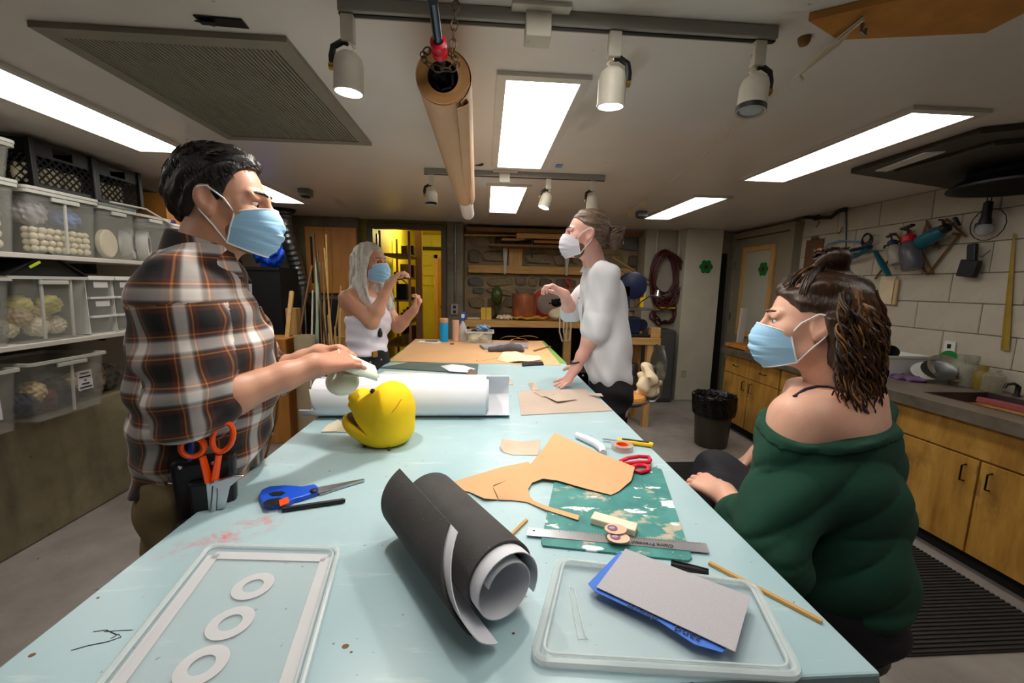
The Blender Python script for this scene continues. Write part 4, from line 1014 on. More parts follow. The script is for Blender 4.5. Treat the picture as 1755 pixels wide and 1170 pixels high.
# cutting mat with paint, ruler, foam block and paper eyes
t = NT('paint_smeared_teal_mat'); co = t.coord()
c = t.ramp(t.noise(co, 12, 4, .6), [(.35, srgb(42,120,118)), (.65, srgb(72,148,142))])
c = t.mix(t.ramp(t.noise(t.coord((1,1.6,1),rot=(0,0,.6)), 9, 5, .65), [(.56,(0,0,0)),(.62,(.85,.85,.85))]), c, srgb(205,185,160))
c = t.mix(t.ramp(t.noise(t.coord((1,2.2,1),rot=(0,0,-.5)), 11, 5, .6), [(.585,(0,0,0)),(.605,(1,1,1))]), c, srgb(243,243,240))
c = t.mix(t.ramp(t.noise(co, 6, 3, .5), [(.66,(0,0,0)),(.70,(.7,.7,.7))]), c, srgb(130,150,60))
t.base(c); t.b.inputs['Roughness'].default_value = .5
flat('cutting_mat','paint-smeared teal cutting mat under the steel ruler','mat',[(953,812),(1124,802),(1134,806),(1186,958),(1180,963),(930,937),(927,930)],.004,t.m,bevel=.001)
rl = thing('steel_ruler','steel ruler with handwriting lying across the teal mat','ruler',tp(1060,925,.0045))
rp = [P(a,b,Z=TZ+.0052)-rl.location for a, b in ((906,904),(1210,931),(1216,947),(902,917))]
MB().prism([(v.x,v.y) for v in rp],.0,.0014).build('blade', M['steel'], rl)
rd_ = (rp[1]-rp[0]).normalized(); rn = V(-rd_.y,rd_.x,0)
mb = MB()
for k in range(60):
    p = rp[0]+(rp[1]-rp[0])*(.02+.96*k/60)-rn*.003; mb.box((p.x,p.y,.0016),(.0006,.004 if k%5 else .007,.0003),rotm(0,0,math.atan2(rd_.y,rd_.x)))
o = mb.build('scale_marks', M['ink'], rl); o['kind'] = 'stuff'
p = rp[0]+rd_*.012-rn*.010; MB().cyl((p.x,p.y,.0010),(p.x,p.y,.0019),.0025,n=12).build('hang_hole', M['ink'], rl)
text('handwriting','Claire Preveaul',.0135,M['ink'],rl,mat4(-rd_,-rn,(0,0,1),P(1118,932,Z=TZ+.0068)),.0002)
fbk = P(1052,897,Z=TZ+.012); d = P(1090,908,Z=TZ+.012)-P(1014,886,Z=TZ+.012)
o = MB().box((0,0,0),(d.length,.032,.016)).build('foam_block', M['cream'], bevel=.003, loc=fbk); o.rotation_euler=(0,0,math.atan2(d.y,d.x)); tag(o,'cream foam block on the teal mat behind the paper eyes','foam')
pe = thing('paper_eyes','two tan paper ovals with purple pupils lying on the ruler','paper',tp(1057,915,.008))
for k, (a, b, z_) in enumerate(((1055,906,.020),(1060,921,.016))):
    c0 = P(a,b,Z=TZ+z_)-pe.location
    e = MB().lathe([(.001,-.001),(.021,-.001),(.021,.0005),(.001,.0005)],c0,28,sx=1.1,sy=.86,cap=False).build('paper_oval', mat('tan_paper', srgb(225,185,160), .7), pe)
    MB().lathe([(.001,.0006),(.0105,.0006),(.0105,.0014),(.001,.0014)],c0+V(-.006,.002,0),20,cap=False).build('pupil', mat('purple_pupil', srgb(125,90,115), .6), e)
    MB().lathe([(.001,.0015),(.004,.0015),(.004,.002),(.001,.002)],c0+V(-.007,.002,0),14,sx=1.6,cap=False).build('pupil_glint', mat('pale_pupil', srgb(190,160,180), .6), e)
# kraft paper pattern piece
sheet('kraft_pattern',[(950,741,.045),(985,757,.038),(1030,777,.028),(1088,800,.02),(1082,823,.012),(1060,842,.008),(1047,848,.007),(1000,836,.010),(955,823,.010),(930,820,.010),(912,827,.007),(905,838,.006),(908,850,.006),(915,858,.006),(940,868,.006),(968,876,.007),(993,883,.009),(991,891,.008),(940,875,.006),(903,860,.003),(880,857,.003),(855,856,.004),(851,846,.010),(845,834,.012),(870,822,.012),(905,800,.015),(930,770,.03)],M['kraft'],th=.0008,cuts=2,label='brown kraft paper pattern piece with curved cut-out, curling over the mat',cat='paper')
sheet('kraft_strip',[(775,826,.010),(800,818,.011),(860,800,.013),(905,791,.013),(915,800,.012),(880,818,.012),(845,832,.010),(853,856,.003),(830,854,.008),(805,843,.004),(786,838,.003)],M['kraft'],th=.0008,cuts=1,label='brown kraft paper strip left of the pattern piece',cat='paper')
# tools at the right edge
wt_ = [P(a,b,Z=TZ+.013) for a, b in ((988,745),(1005,752),(1022,760),(1032,768),(1034,776))]
tag(MB().tube([q-wt_[0] for q in wt_],[.010,.0125,.0125,.0125,.011],14).build('foam_tube', M['white_foam'], smooth=40, loc=wt_[0]),'white bent foam tube behind the kraft pattern','tube')
kn = thing('utility_knife','yellow and black utility knife near the table edge','knife',tp(1085,760))
kd = [P(a,b,Z=TZ+.009)-kn.location for a, b in ((1033,753),(1058,754),(1120,762))]; d = (kd[2]-kd[1]); M3 = rotm(0,0,math.atan2(d.y,d.x))
MB().box((kd[1]+kd[2])/2,(d.length,.022,.012),M3).build('handle', M['yellow'], kn, bevel=.004)
MB().box((kd[1]+kd[2])/2+V(0,0,.0065),(d.length*.75,.012,.003),M3).build('grip', M['black'], kn, bevel=.001)
MB().box((kd[0]+kd[1])/2,((kd[1]-kd[0]).length,.01,.0015),M3).build('blade', M['steel'], kn)
td = thing('tape_roll','clear tape roll in a small dispenser by the utility knife','tape',tp(1066,770))
MB().ring((0,0,.0),.034,.02,.001,.018,32).build('tape', mat('clear_tape', srgb(215,190,180), .2, alpha=.55), td, smooth=50); MB().ring((0,0,0),.02,.017,.001,.018,24).build('core', M['orange'], td)
MB().box((-.045,.008,.006),(.04,.012,.006),rotm(0,0,-.3)).build('dispenser_arm', M['clear'], td)
rs = thing('red_scissors','red handled scissors partly under the kraft pattern','scissors',tp(1090,795))
def loop3(pts, r, name, m, par, h=.012):
    MB().tube([P(a,b,Z=TZ+h)-par.location for a, b in pts], r, 10, closed=True, sq=.8).build(name, m, par, smooth=True)
loop3([(1064,790),(1076,785),(1095,782),(1112,783),(1114,788),(1112,792),(1095,792),(1080,794),(1068,795)],.007,'handle_loop',M['red'],rs,.014)
loop3([(1082,800),(1092,797),(1104,797),(1112,800),(1110,806),(1098,809),(1086,806)],.007,'handle_loop',M['red'],rs,.010)
MB().box(P(1040,812,Z=TZ+.006)-rs.location,(.11,.016,.003),rotm(0,0,-.62+1.3)).build('blade', M['steel'], rs)
# paper and card between the roll and the standing person
flat('grey_card','flat grey-brown card sheet right of the white roll','card',[(888,671),(1002,667),(1050,704),(893,712)],.003,M['greyboard'])
for k, pts in enumerate(([(905,657,.001),(915,655,.02),(926,668,.003),(912,669,.002)],[(915,672,.005),(935,668,.025),(950,675,.018),(930,680,.006)],[(932,678,.008),(962,674,.03),(990,684,.008),(955,688,.014)],[(1005,673,.004),(1030,674,.018),(1034,679,.018),(1008,677,.004)],[(866,648,.001),(878,652,.012),(880,660,.001),(868,657,.002)])):
    sheet('card_offcut',pts,M['greyboard'],th=.0015,cuts=0,label=['small tan card offcut behind the grey card sheet','leftmost curled offcut on the grey card sheet','dark-edged curled offcut on the grey card sheet','card offcut poking past the table edge by the stool','small card offcut just beyond the white roll'][k],cat='card')
sheet('white_sheet_edge',[(745,640,.004),(660,636,.002),(640,645,.002),(655,655,.003),(790,652,.003),(800,642,.003)],M['white_paper'],th=.001,cuts=0,label='white paper sheet lying beyond the white roll',cat='paper')
sheet('white_tissue',[(755,627,.006),(775,624,.03),(795,626,.02),(815,632,.02),(800,638,.01),(770,636,.012)],M['white_paper'],th=.001,cuts=1,label='crumpled white tissue on the dark board strip',cat='tissue')
sheet('leather_scrap',[(797,636,.004),(808,632,.025),(818,636,.015),(816,642,.003),(800,643,.003)],mat('dark_scrap', srgb(110,95,80), .7),th=.002,cuts=1,label='dark curled scrap at the end of the dark board strip',cat='scrap')
# far table things
def at(px,py): return P(px,py,Z=TZ+.002)
bt = thing('blue_bottle','bright blue drink bottle with tan cap on the far table','bottle',at(761,585))
MB().lathe([(.036,0),(.038,.004),(.038,.16),(.034,.17)],(0,0,0),28).build('bottle_body', M['blue_hi'], bt, smooth=35)
MB().lathe([(.034,.17),(.037,.172),(.039,.178),(.039,.208),(.034,.212)],(0,0,0),28).build('cap', mat('tan_cap', srgb(205,165,135), .5), bt, smooth=35)
tag(MB().lathe([(.031,0),(.033,.002),(.033,.190),(.028,.192),(.028,.1)],(0,0,0),24,cap=True).build('card_tube', mat('pink_tan_tube', srgb(228,180,148), .6), smooth=40, loc=at(781,584)),'pinkish cardboard tube beside the blue bottle','tube')
sb = thing('spray_bottle','clear spray bottle with blue and white trigger on the far table','bottle',at(793,584))
MB().lathe([(.038,0),(.040,.005),(.040,.10),(.034,.135),(.016,.17),(.014,.19)],(0,0,0),24).build('bottle_body', mat('cloudy_bottle', srgb(215,215,215), .3, alpha=.7), sb, smooth=40)
MB().lathe([(.017,.188),(.017,.212),(.012,.215)],(0,0,0),16).build('collar', M['blue'], sb, smooth=35)
MB().box2((-.014,-.012,.213),(.016,.012,.25)).build('trigger_head', M['white_plastic'], sb, bevel=.004)
MB().tube([(.018,0,.245),(.03,0,.24),(.024,0,.215)],.006,8).box2((-.01,-.01,.25),(.022,.01,.268)).build('trigger', M['blue'], sb, smooth=40)
bk = bin_('plastic_basket','small clear plastic tub of odds and ends on the far table',tuple(at(822,586)),.19,.235,.105,m='clear',rz=R(90),handle=False)
for k, (x, y, z_, s, mm, lb) in enumerate(((-.05,-.05,.045,.04,'cream_cloth','folded pink cloth'),(.04,-.055,.045,.035,'tan_cloth','round tan pad'),(.0,.03,.05,.045,'cream','pale foam lump'),(-.05,.04,.09,.03,'black','dark cable coil'),(.05,.04,.09,.03,'grey_felt','grey felt wad'))):
    crumple('tub_filler',lb+' in the small clear tub','scrap',(bk.location.x+x,bk.location.y+y,bk.location.z+z_),(s,s,s*.8),M[mm],80+k)
crumple('blue_rag','folded blue rag on top of the clear tub','rag',(bk.location.x+.03,bk.location.y,bk.location.z+.135),(.065,.05,.022),M['blue_cloth'],90)
nb = thing('ruled_notebook','white notebook with a pen lying on the far table by the bottle','notebook',at(736,587))
MB().box((0,0,.004),(.19,.10,.008),rotm(0,0,-.1)).build('pages', M['white_paper'], nb); MB().tube([(-.04,.02,.011),(.07,.012,.011)],.004,8).build('pen', M['black'], nb)
for k in range(9): MB().box((-.08+.02*k,-.046+.0,.0085),(.006,.012,.003)).build('spiral_loop', M['galv'], nb)
tag(MB().box((0,0,.006),(.035,.02,.012)).build('leather_tag', M['brown_stick'], bevel=.003, loc=at(775,590)),'small dark brown tag at the foot of the blue bottle','tag')
for k, (px, py, r, a0, a1) in enumerate(((875,583,.10,20,160),(890,586,.085,10,170),(905,584,.12,40,150))):
    c0 = at(px,py)
    mb = MB().grid(lambda u,v: V(r*math.cos(R(a0+(a1-a0)*u))*(1-.02*v), .05*v*(1+.3*k)-.02, r*.42*math.sin(R(a0+(a1-a0)*u))*(1-.3*v)+.002), 16, 2)
    tag(mb.build('kraft_offcut', M['kraft'], smooth=True, solid=.0015, loc=c0),['arched kraft paper strip behind the grey foam, left one','arched kraft paper strip behind the grey foam, middle one','arched kraft paper strip behind the grey foam, right one'][k],'paper')
flat('grey_slab','flat pale grey foam slab on the brown paper','foam',[(822,594),(870,590),(905,592),(905,598),(830,600)],.02,M['grey_felt'])
F = Field((-.15,-.08,-.01),(.15,.08,.09),.005); F.chain([(-.13,0,.02),(-.05,.01,.025),(.04,.0,.04),(.10,0,.032),(.13,0,.012)],[.02,.024,.03,.026,.012],.02)
o = npmesh('foam_curve',[F.net()],mat('dark_grey_foam', srgb(88,84,92), .85, bump=.2)); o.location = at(868,603); tag(o,'dark grey curved foam piece on the brown paper','foam')
sheet('cream_fabric',[(852,617,.004),(862,603,.05),(885,602,.045),(900,608,.03),(925,610,.015),(928,616,.01),(905,619,.004),(890,618,.02),(870,621,.002)],M['cream_cloth'],th=.002,cuts=2,label='crumpled cream fabric scrap in front of the dark foam piece',cat='fabric')
flat('phone','black phone lying on the blue table near the cream fabric','phone',[(894,622),(930,621),(932,626),(895,628)],.009,M['black'],bevel=.002)
flat('wood_slip','thin dark wooden slip on the brown paper at right','wood',[(913,601),(942,593),(945,594),(916,603)],.004,M['brown_stick'])
flat('paper_curl','long thin paper offcut left of the cream fabric','paper',[(816,618),(850,612),(853,614),(820,620)],.004,M['kraft'])
# ------------------------------------------------------------------ right side: cabinets, sink, wall tools
t = NT('worn_yellow_plywood'); co = t.coord((3,3,.5))
c = t.ramp(t.noise(co, 5, 5, .6), [(.3, srgb(150,105,40)), (.55, srgb(190,142,62)), (.75, srgb(205,160,80))])
c = t.mix(t.ramp(t.noise(t.coord((1,1,.8)), 3.5, 5, .65), [(.50,(0,0,0)),(.68,(.7,.7,.7))]), c, srgb(78,58,36))
c = t.mix(t.ramp(t.noise(t.coord((1,1,.2)), 16, 3, .6), [(.68,(0,0,0)),(.73,(.5,.5,.5))]), c, srgb(110,60,45))
t.base(c); t.b.inputs['Roughness'].default_value = .5; M['cab'] = t.m
CT, CXF = .85, 2.53
def cab(label, y0, y1, cols, drawer=True):
    o = thing('base_cabinet', label, 'cabinet', (2.88,(y0+y1)/2,0)); h = (y1-y0)/2
    MB().box2((CXF+.02-2.88,-h,.09),(3.235-2.88,h,CT-.06)).build('carcass', M['cab'], o)
    MB().box2((CXF+.07-2.88,-h,0),(3.2-2.88,h,.09)).build('toe_kick', M['black_matte'], o)
    w_ = (2*h)/cols
    for k in range(cols):
        a, b = -h+k*w_+.005, -h+(k+1)*w_-.005
        if drawer:
            d = MB().box2((CXF-2.88,a,.60),(CXF+.019-2.88,b,CT-.065)).build('drawer', M['cab'], o, bevel=.002)
            MB().tube([(CXF-2.88,(a+b)/2-.04,.69),(CXF-.02-2.88,(a+b)/2-.035,.685),(CXF-.02-2.88,(a+b)/2+.035,.685),(CXF-2.88,(a+b)/2+.04,.69)],.004,6).build('handle', M['dark_metal'], d, smooth=True)
        d = MB().box2((CXF-2.88,a,.10),(CXF+.019-2.88,b,.592 if drawer else .60)).build('door', M['cab'], o, bevel=.002)
        yy = (b-.05) if k % 2 == 0 else (a+.05)
        MB().tube([(CXF-2.88,yy,.56),(CXF-.025-2.88,yy,.555),(CXF-.025-2.88,yy,.475),(CXF-2.88,yy,.47)],.0045,6).build('handle', M['dark_metal'], d, smooth=True)
    if not drawer: MB().box2((CXF-2.88,-h+.004,.61),(CXF+.019-2.88,h-.004,CT-.065)).build('front_panel', M['cab'], o, bevel=.002)
    return o
cab('far wooden base cabinet with drawers behind the bin',3.24,4.04,2)
cab('middle wooden base cabinet hidden behind the seated person',2.46,3.23,2)
ysm = P(1660,880,X=CXF).y
cab('stained wooden sink cabinet nearest us at the right edge',ysm-.66,2.45,2,drawer=False)
ct = thing('countertop','grimy grey counter top with steel edge and sunken sink along the right wall','counter',(2.88,2.5,CT-.05))
cm = mat('grimy_counter', srgb(118,105,92), .45, var=.25, vs=5, stain=[(srgb(90,45,85),4,.6,.7,.6)])
hy0, hy1, hx0, hx1 = 1.25-2.5, 2.22-2.5, 2.66-2.88, 3.08-2.88
xa, xb, ya, yb = 2.5-2.88, 3.235-2.88, 1.0-2.5, 4.06-2.5
for lo, hi in (((xa,ya),(xb,hy0)),((xa,hy1),(xb,yb)),((xa,hy0),(hx0,hy1)),((hx1,hy0),(xb,hy1))): MB().box2((lo[0],lo[1],0),(hi[0],hi[1],.05)).build('counter_slab', cm, ct)
MB().box2((xa-.008,ya,-.012),(xa,yb,.052)).build('steel_edge', mat('worn_steel_edge', srgb(150,142,130), .35, .7, var=.25, vs=9), ct)
sk = MB(); 
for lo, hi in (((hx0,hy0,-.2),(hx1,hy1,-.19)),((hx0,hy0,-.19),(hx0+.01,hy1,.052)),((hx1-.01,hy0,-.19),(hx1,hy1,.052)),((hx0,hy0,-.19),(hx1,hy0+.01,.052)),((hx0,hy1-.01,-.19),(hx1,hy1,.052))): sk.box2(lo,hi)
sk.build('sink_basin', mat('stained_sink', srgb(70,55,60), .35, .4, var=.3), ct)
def cp(px,py,dz=0): return P(px,py,Z=CT+.002+dz)
mr = thing('maroon_board','maroon board lying over the front of the sink','board',(2.72,1.72,CT+.004))
MB().box((0,0,.02),(.12,.48,.03),rotm(0,.15,0)).build('board', mat('maroon_board', srgb(135,60,62), .6, var=.15), mr, bevel=.004)
tb_ = bin_('dish_tub','white plastic washing-up tub on the counter by the wall',(2.98,2.85,CT+.003),.36,.46,.15,m='white_plastic',handle=False,rz=0)
M['tubw'] = M['white_plastic']
for k, (dx, dy, sz, nm, lb, mm) in enumerate(((-.04,.14,(.07,.06,.08),'plaster_mould','brown lump in the white tub','brown_stick'),(-.05,-.13,(.06,.05,.05),'black_cup','black cup lying in the white tub','black'))):
    if nm == 'black_cup':
        o = thing(nm, lb, 'cup', (2.98+dx,2.85+dy,CT+.155)); MB().lathe([(.028,-.05),(.042,.05),(.046,.052),(.044,.056),(.04,.05),(.026,-.045)],(0,0,0),20,(-.3,-.8,.45),cap=True).build('cup_body', M['black'], o, smooth=40)
        MB().lathe([(.0415,.03),(.0445,.046)],(0,0,0),20,(-.3,-.8,.45),cap=False).build('cup_rim', M['grey_felt'], o, smooth=True)
    else: crumple(nm, lb, 'lump', (2.98+dx,2.85+dy,CT+.17), sz, M[mm], 101)
cr = thing('slotted_basket','translucent slotted basket leaning in the white tub','basket',(2.93,2.88,CT+.17))
Mr = rotm(.2,-.5,0); MB().box((0,0,0),(.008,.16,.13),Mr).build('basket_wall', M['clear'], cr)
for k in range(7): MB().box(Mr@V(-.006,-.05+.0*k,-.045+.015*k)+V(0,.0,0),(.004,.08,.006),Mr).build('slot', M['black_matte'], cr)
tag(MB().lathe([(.001,-.02),(.05,-.02),(.055,.02),(.001,.02)],(2.98,2.72,CT+.115),24,(0,.2,1)).build('grey_bowl', M['grey_felt'], smooth=40),'upturned grey bowl inside the white tub','bowl')
bsx = thing('blue_tube','slim blue tube with a white top standing on the counter','tube',cp(1514,652))
MB().lathe([(.011,0),(.012,.003),(.012,.115)],(0,0,0),16).build('tube_body', mat('blue_liquid_tube', srgb(30,90,150), .3), bsx, smooth=40); MB().lathe([(.012,.115),(.012,.175),(.008,.178)],(0,0,0),16).build('white_top', M['clear_rim'], bsx, smooth=40)
for k, (px, py, rz, rr_, mm, lb) in enumerate(((1590,640,.02,.085,'white_plastic','white dish at the bottom of the plate pile'),(1606,638,.045,.085,'galv','grey metal dish in the middle of the plate pile'),(1618,634,.06,.10,'amber','paint-stained tray leaning on top of the plate pile'))):
    axis = (-.45+.12*k,-.35-.1*k,.8-.15*k)
    tag(MB().lathe([(.001,0),(rr_*.7,.0),(rr_*.85,.012),(rr_,.028),(rr_*1.03,.03),(rr_*.84,.016),(.001,.004)],(0,0,0),32,axis,cap=False).build('dish', [M['white_plastic'],M['galv'],mat('paint_stained_tray', srgb(150,140,125), .5, var=.5, vs=18, stain=[(srgb(190,150,60),14,.6,.66,.8)])][k], smooth=40, loc=P(px,py,Z=CT+.03+rz)),lb,'dish')
crumple('purple_cloth','purple cloth lying on the counter by the plates','cloth',cp(1555,650)+V(0,0,.012),(.07,.1,.018),mat('purple_cloth', srgb(110,80,120), .9, var=.3),103)
def jar(label, px, py, r, h, m, cap, Z0=CT+.002, capc='green', face=None):
    q_ = P(px,py,X=3.13); o = thing('jar', label, 'jar', (3.13,q_.y,Z0))
    MB().lathe([(r*.92,0),(r,.006),(r,h*.72),(r*.7,h*.82),(r*.55,h*.86),(r*.55,h)],(0,0,0),24).build('jar_body', M[m], o, smooth=40)
    if cap: MB().lathe([(r*.6,h),(r*.6,h+.03),(r*.5,h+.034)],(0,0,0),20).build('cap', M[cap], o, smooth=40)
    return o
jar('cloudy jug beside the wall switch behind the plates',1648,632,.055,.20,'jar',None)
jar('cloudy bottle with dark blue contents behind the sink',1662,640,.06,.17,'jar','jar')
jar('amber jar behind the sink, left one',1683,650,.042,.15,'amber',None)
jar('cloudy square jar behind the sink, right one',1702,655,.05,.14,'jar',None)
gc = thing('green_disc','round green plastic disc leaning on the jug behind the plates','disc',P(1626,612,X=3.13)); MB().lathe([(.001,-.008),(.042,-.008),(.045,.006),(.001,.008)],(0,0,0),24,(-.9,-.4,.2),cap=False).build('disc', M['green'], gc, smooth=40)
tag(MB().lathe([(.001,-.01),(.075,-.01),(.08,0),(.075,.01),(.001,.01)],(0,0,0),32,(-1,-.2,.25),cap=False).build('white_plate', M['white_plastic'], smooth=40, loc=(3.17,1.98,CT+.085)),'white plate propped on the wall at the right edge','plate')
fc = thing('tap','small dark tap behind the sink','tap',(3.15,1.93+.2,CT+.002)); MB().lathe([(.02,0),(.012,.01),(.012,.06)],(0,0,0),14).build('tap_post', M['dark_metal'], fc, smooth=40); MB().tube([(0,0,.06),(-.03,0,.075),(-.08,0,.07),(-.09,0,.05)],.008,8).build('spout', M['dark_metal'], fc, smooth=True)
ws = thing('wall_switch','white switch plate on the wall behind the jug','switch',P(1627,598,X=3.228)); MB().box((0,0,0),(.008,.07,.11)).build('plate', M['white_plastic'], ws, bevel=.002); MB().box((-.006,0,.02),(.006,.02,.03)).build('toggle', M['black'], ws)
wt2 = thing('wooden_tray','shallow yellow wooden tray on the far end of the counter','tray',(2.72,3.88,CT+.002))
for lo, hi in (((-.2,-.16,.0),(.2,.16,.01)),((-.2,-.17,0),(-.185,.17,.045)),((.185,-.17,0),(.2,.17,.045)),((-.185,-.17,0),(.185,-.155,.045)),((-.185,.155,0),(.185,.17,.045))): MB().box2(lo,hi).build('tray_side', M['ply'], wt2)
# things hung on the block wall
WX = 3.21
def wp(px,py,x=WX): return P(px,py,X=x)
cbd = thing('clipboard','brown clipboard hung on the block wall beside the door','clipboard',wp(1394,436,3.225)); MB().box((0,0,0),(.006,.21,.29)).build('board', mat('brown_hardboard', srgb(110,80,55), .6), cbd); MB().box((-.006,0,.15),(.012,.08,.03)).cyl((-.008,-.03,.165),(-.008,.03,.165),.008,n=8).build('clip', M['galv'], cbd)
# accordion peg rack
ar = thing('accordion_rack','brown wooden accordion peg rack mounted on the block wall','rack',wp(1570,430))
ry = lambda px,py: wp(px,py,3.215)-ar.location
zz_ = [(1505,470),(1600,455),(1525,478),(1545,398),(1588,470),(1640,405),(1590,375),(1575,410),(1605,420),(1618,375),(1655,408)]
sl_ = [((1500,478),(1560,395)),((1560,395),(1600,468)),((1535,400),(1590,470)),((1590,470),(1645,400)),((1588,378),(1610,425)),((1600,425),(1622,375)),((1622,375),(1655,405)),((1590,380),(1580,408))]
for a_, b_ in sl_: MB().tube([ry(*a_),ry(*b_)],.011,4,sq=.7).build('slat', M['brown_stick'], ar)
for a_ in ((1560,395),(1600,468),(1645,402),(1535,402)): MB().cyl(ry(*a_), ry(*a_)+V(-.05,0,.005), .008, n=8).build('peg', M['brown_stick'], ar)
def sprayer(label, px, py, tilt, rz, m, mh, s=1.0, x=3.12):
    o = thing('pump_sprayer', label, 'sprayer', wp(px,py,x)); o.rotation_euler = (tilt,0,rz)
    MB().lathe([(.05*s,-.12*s),(.056*s,-.11*s),(.058*s,.0),(.05*s,.05*s),(.03*s,.075*s)],(0,0,0),22).build('tank', m, o, smooth=40)
    MB().lathe([(.034*s,.07*s),(.04*s,.075*s),(.038*s,.11*s),(.02*s,.125*s)],(0,0,0),20).build('collar', mh, o, smooth=40)
    MB().cyl((0,0,.12*s),(0,0,.17*s),.007*s).box((0,0,.175*s),(.03*s,.075*s,.014*s)).build('plunger', M['black'], o)
    MB().tube([(0,.03*s,.09*s),(0,.075*s,.10*s),(0,.09*s,.08*s)],.009*s,8).build('nozzle', M['black'], o, smooth=True)
    return o
smoky = mat('smoky_bottle', srgb(95,95,105), .25, var=.1, alpha=.85)
sprayer('smoky pump sprayer with red collar hanging in the middle of the rack',1560,432,-.25,0,smoky,M['red'],1.1)
sprayer('small pump sprayer with navy collar hanging left of the red one',1533,432,-.35,0,mat('pale_bottle', srgb(165,160,145), .3, alpha=.9),M['navy'],.8)
sprayer('teal pump sprayer lying tilted at the right of the red one',1600,403,1.05,0,M['teal'],M['black'],.85)
gl = thing('rubber_gloves','teal and navy rubber gloves hanging from the rack at left','gloves',wp(1470,432,3.15))
for k, (a_, b_, c_, m) in enumerate((((1436,447),(1465,440),(1490,425),'teal'),((1440,432),(1465,428),(1492,422),'navy'),((1500,430),(1512,452),(1523,472),'teal'))):
    pts = [wp(*q,3.15)-gl.location for q in (a_,b_,c_)]; MB().tube(pts,[.022,.03,.026],10,sq=.5).build('glove', M[m], gl, smooth=True)
bc = thing('blue_cap_bottle','clear bottle with bright blue cap hanging by the clipboard','bottle',wp(1412,437,3.17)); MB().cyl((0,.0,0),(0,.035,0),.026,n=18).build('cap', M['blue'], bc, smooth=40); MB().cyl((0,-.001,0),(0,-.09,.0),.024,n=18).build('bottle_body', M['jar'], bc, smooth=40)
MBt = lambda pts, r, n=6: MB().tube(pts, r, n)
bh = [wp(*q,3.2) for q in ((1410,432),(1420,418),(1440,412),(1470,414),(1492,420))]
tag(MBt([q-bh[0] for q in bh],.008).build('blue_tubing', M['blue_cloth'], smooth=True, loc=bh[0]),'curved blue tubing arching over the gloves','tubing')
cb_ = thing('cable_coil','black cable coil hanging between gloves and sprayers','cable',wp(1485,408,3.18))
for k in range(3): MB().tube([V(.004*k,(.035+.008*k)*math.cos(a*.55),(.04+.006*k)*math.sin(a*.55)-.01*k) for a in range(12)],.005,6,closed=True).build('loop', M['black'], cb_, smooth=True)
pt = thing('paper_pad','tan paper pad hanging below the rack','paper',wp(1520,497,3.215)); MB().box((0,0,0),(.012,.12,.22)).build('pad', M['cream_cloth'], pt); MB().box((.0,-.07,-.015),(.012,.03,.2)).build('pad_side', M['tan_cloth'], pt)
lamp = thing('trouble_light','black handled work light in a wire hoop on the block wall','lamp',wp(1690,372,3.17))
MB().lathe([(.012,.1),(.022,.09),(.024,.0),(.03,-.02),(.03,-.05)],(0,0,0),16,(0,.0,1)).build('handle', M['black'], lamp, smooth=40)
MB().ball((0,0,-.075),.042,16,10).build('bulb', M['bulb_off'], lamp, smooth=True); MB().box((-.0,.02,-.06),(.05,.04,.06)).build('guard', M['navy'], lamp, bevel=.01)
MB().tube([V(.02,.095*math.cos(a*.4488),-.045+.10*math.sin(a*.4488)) for a in range(14)],.003,6,closed=True).build('hoop', M['dark_metal'], lamp, smooth=True)
MB().tube([(0,.01,.1),(0,.012,.22)],.003,6).tube([(0,-.012,.1),(0,-.012,.22)],.003,6).build('cord', M['dark_metal'], lamp)
bb = thing('dark_brush','black brush-like block hanging under the work light','brush',wp(1662,452,3.18)); MB().box((0,0,-.03),(.04,.10,.11),rotm(.15,0,0)).build('block', M['black'], bb, bevel=.006); MB().box((0,-.005,.07),(.03,.05,.12),rotm(-.1,0,0)).build('grip', M['black'], bb, bevel=.008); MB().tube([(0,-.02,.06),(0,-.06,.04),(0,-.10,.08)],.004,6).build('wire', M['galv'], bb, smooth=True)
ye = thing('yellow_strip','yellow stained wooden strip leaning on the wall at right','strip',wp(1722,600,3.222)); a_, b_ = V(), wp(1738,400,3.222)-wp(1722,600,3.222); MB().tube([a_,b_],[.022,.006],4,sq=.4).build('strip', mat('mustard_strip', srgb(165,135,40), .6, var=.2), ye)
pi = thing('black_wall_pipe','short black pipe at the top of the wall above the clipboard','pipe',P(1365,371,X=3.17)); pk = [P(*q,X=3.17)-pi.location for q in ((1365,371),(1400,373),(1425,372),(1437,362),(1450,358))]; MB().tube(pk,.018,10).build('pipe', M['black'], pi, smooth=True); MB().cyl(pk[1]-V(.0,.02,0),pk[1]+V(.0,.02,0),.026,n=12).build('coupling', M['black'], pi)
cn = thing('steel_conduit','thin steel conduit running down the wall behind the gloves','conduit',P(1450,356,X=3.225)); MB().tube([V(0,0,0),P(1448,440,X=3.225)-cn.location],.008,8).build('conduit', M['galv'], cn, smooth=True)
for k, (px, py) in enumerate(((1376,386),(1404,384),(1443,395))):
    h_ = thing('brass_hook', ['brass hook above the door corner','brass hook above the clipboard','brass hook on the conduit'][k], 'hook', wp(px,py,3.22)); MB().tube([(0,0,.03),(-.01,0,0),(-.025,0,-.03),(-.035,0,-.02)],.005,6).build('hook', M['brass'], h_, smooth=True)
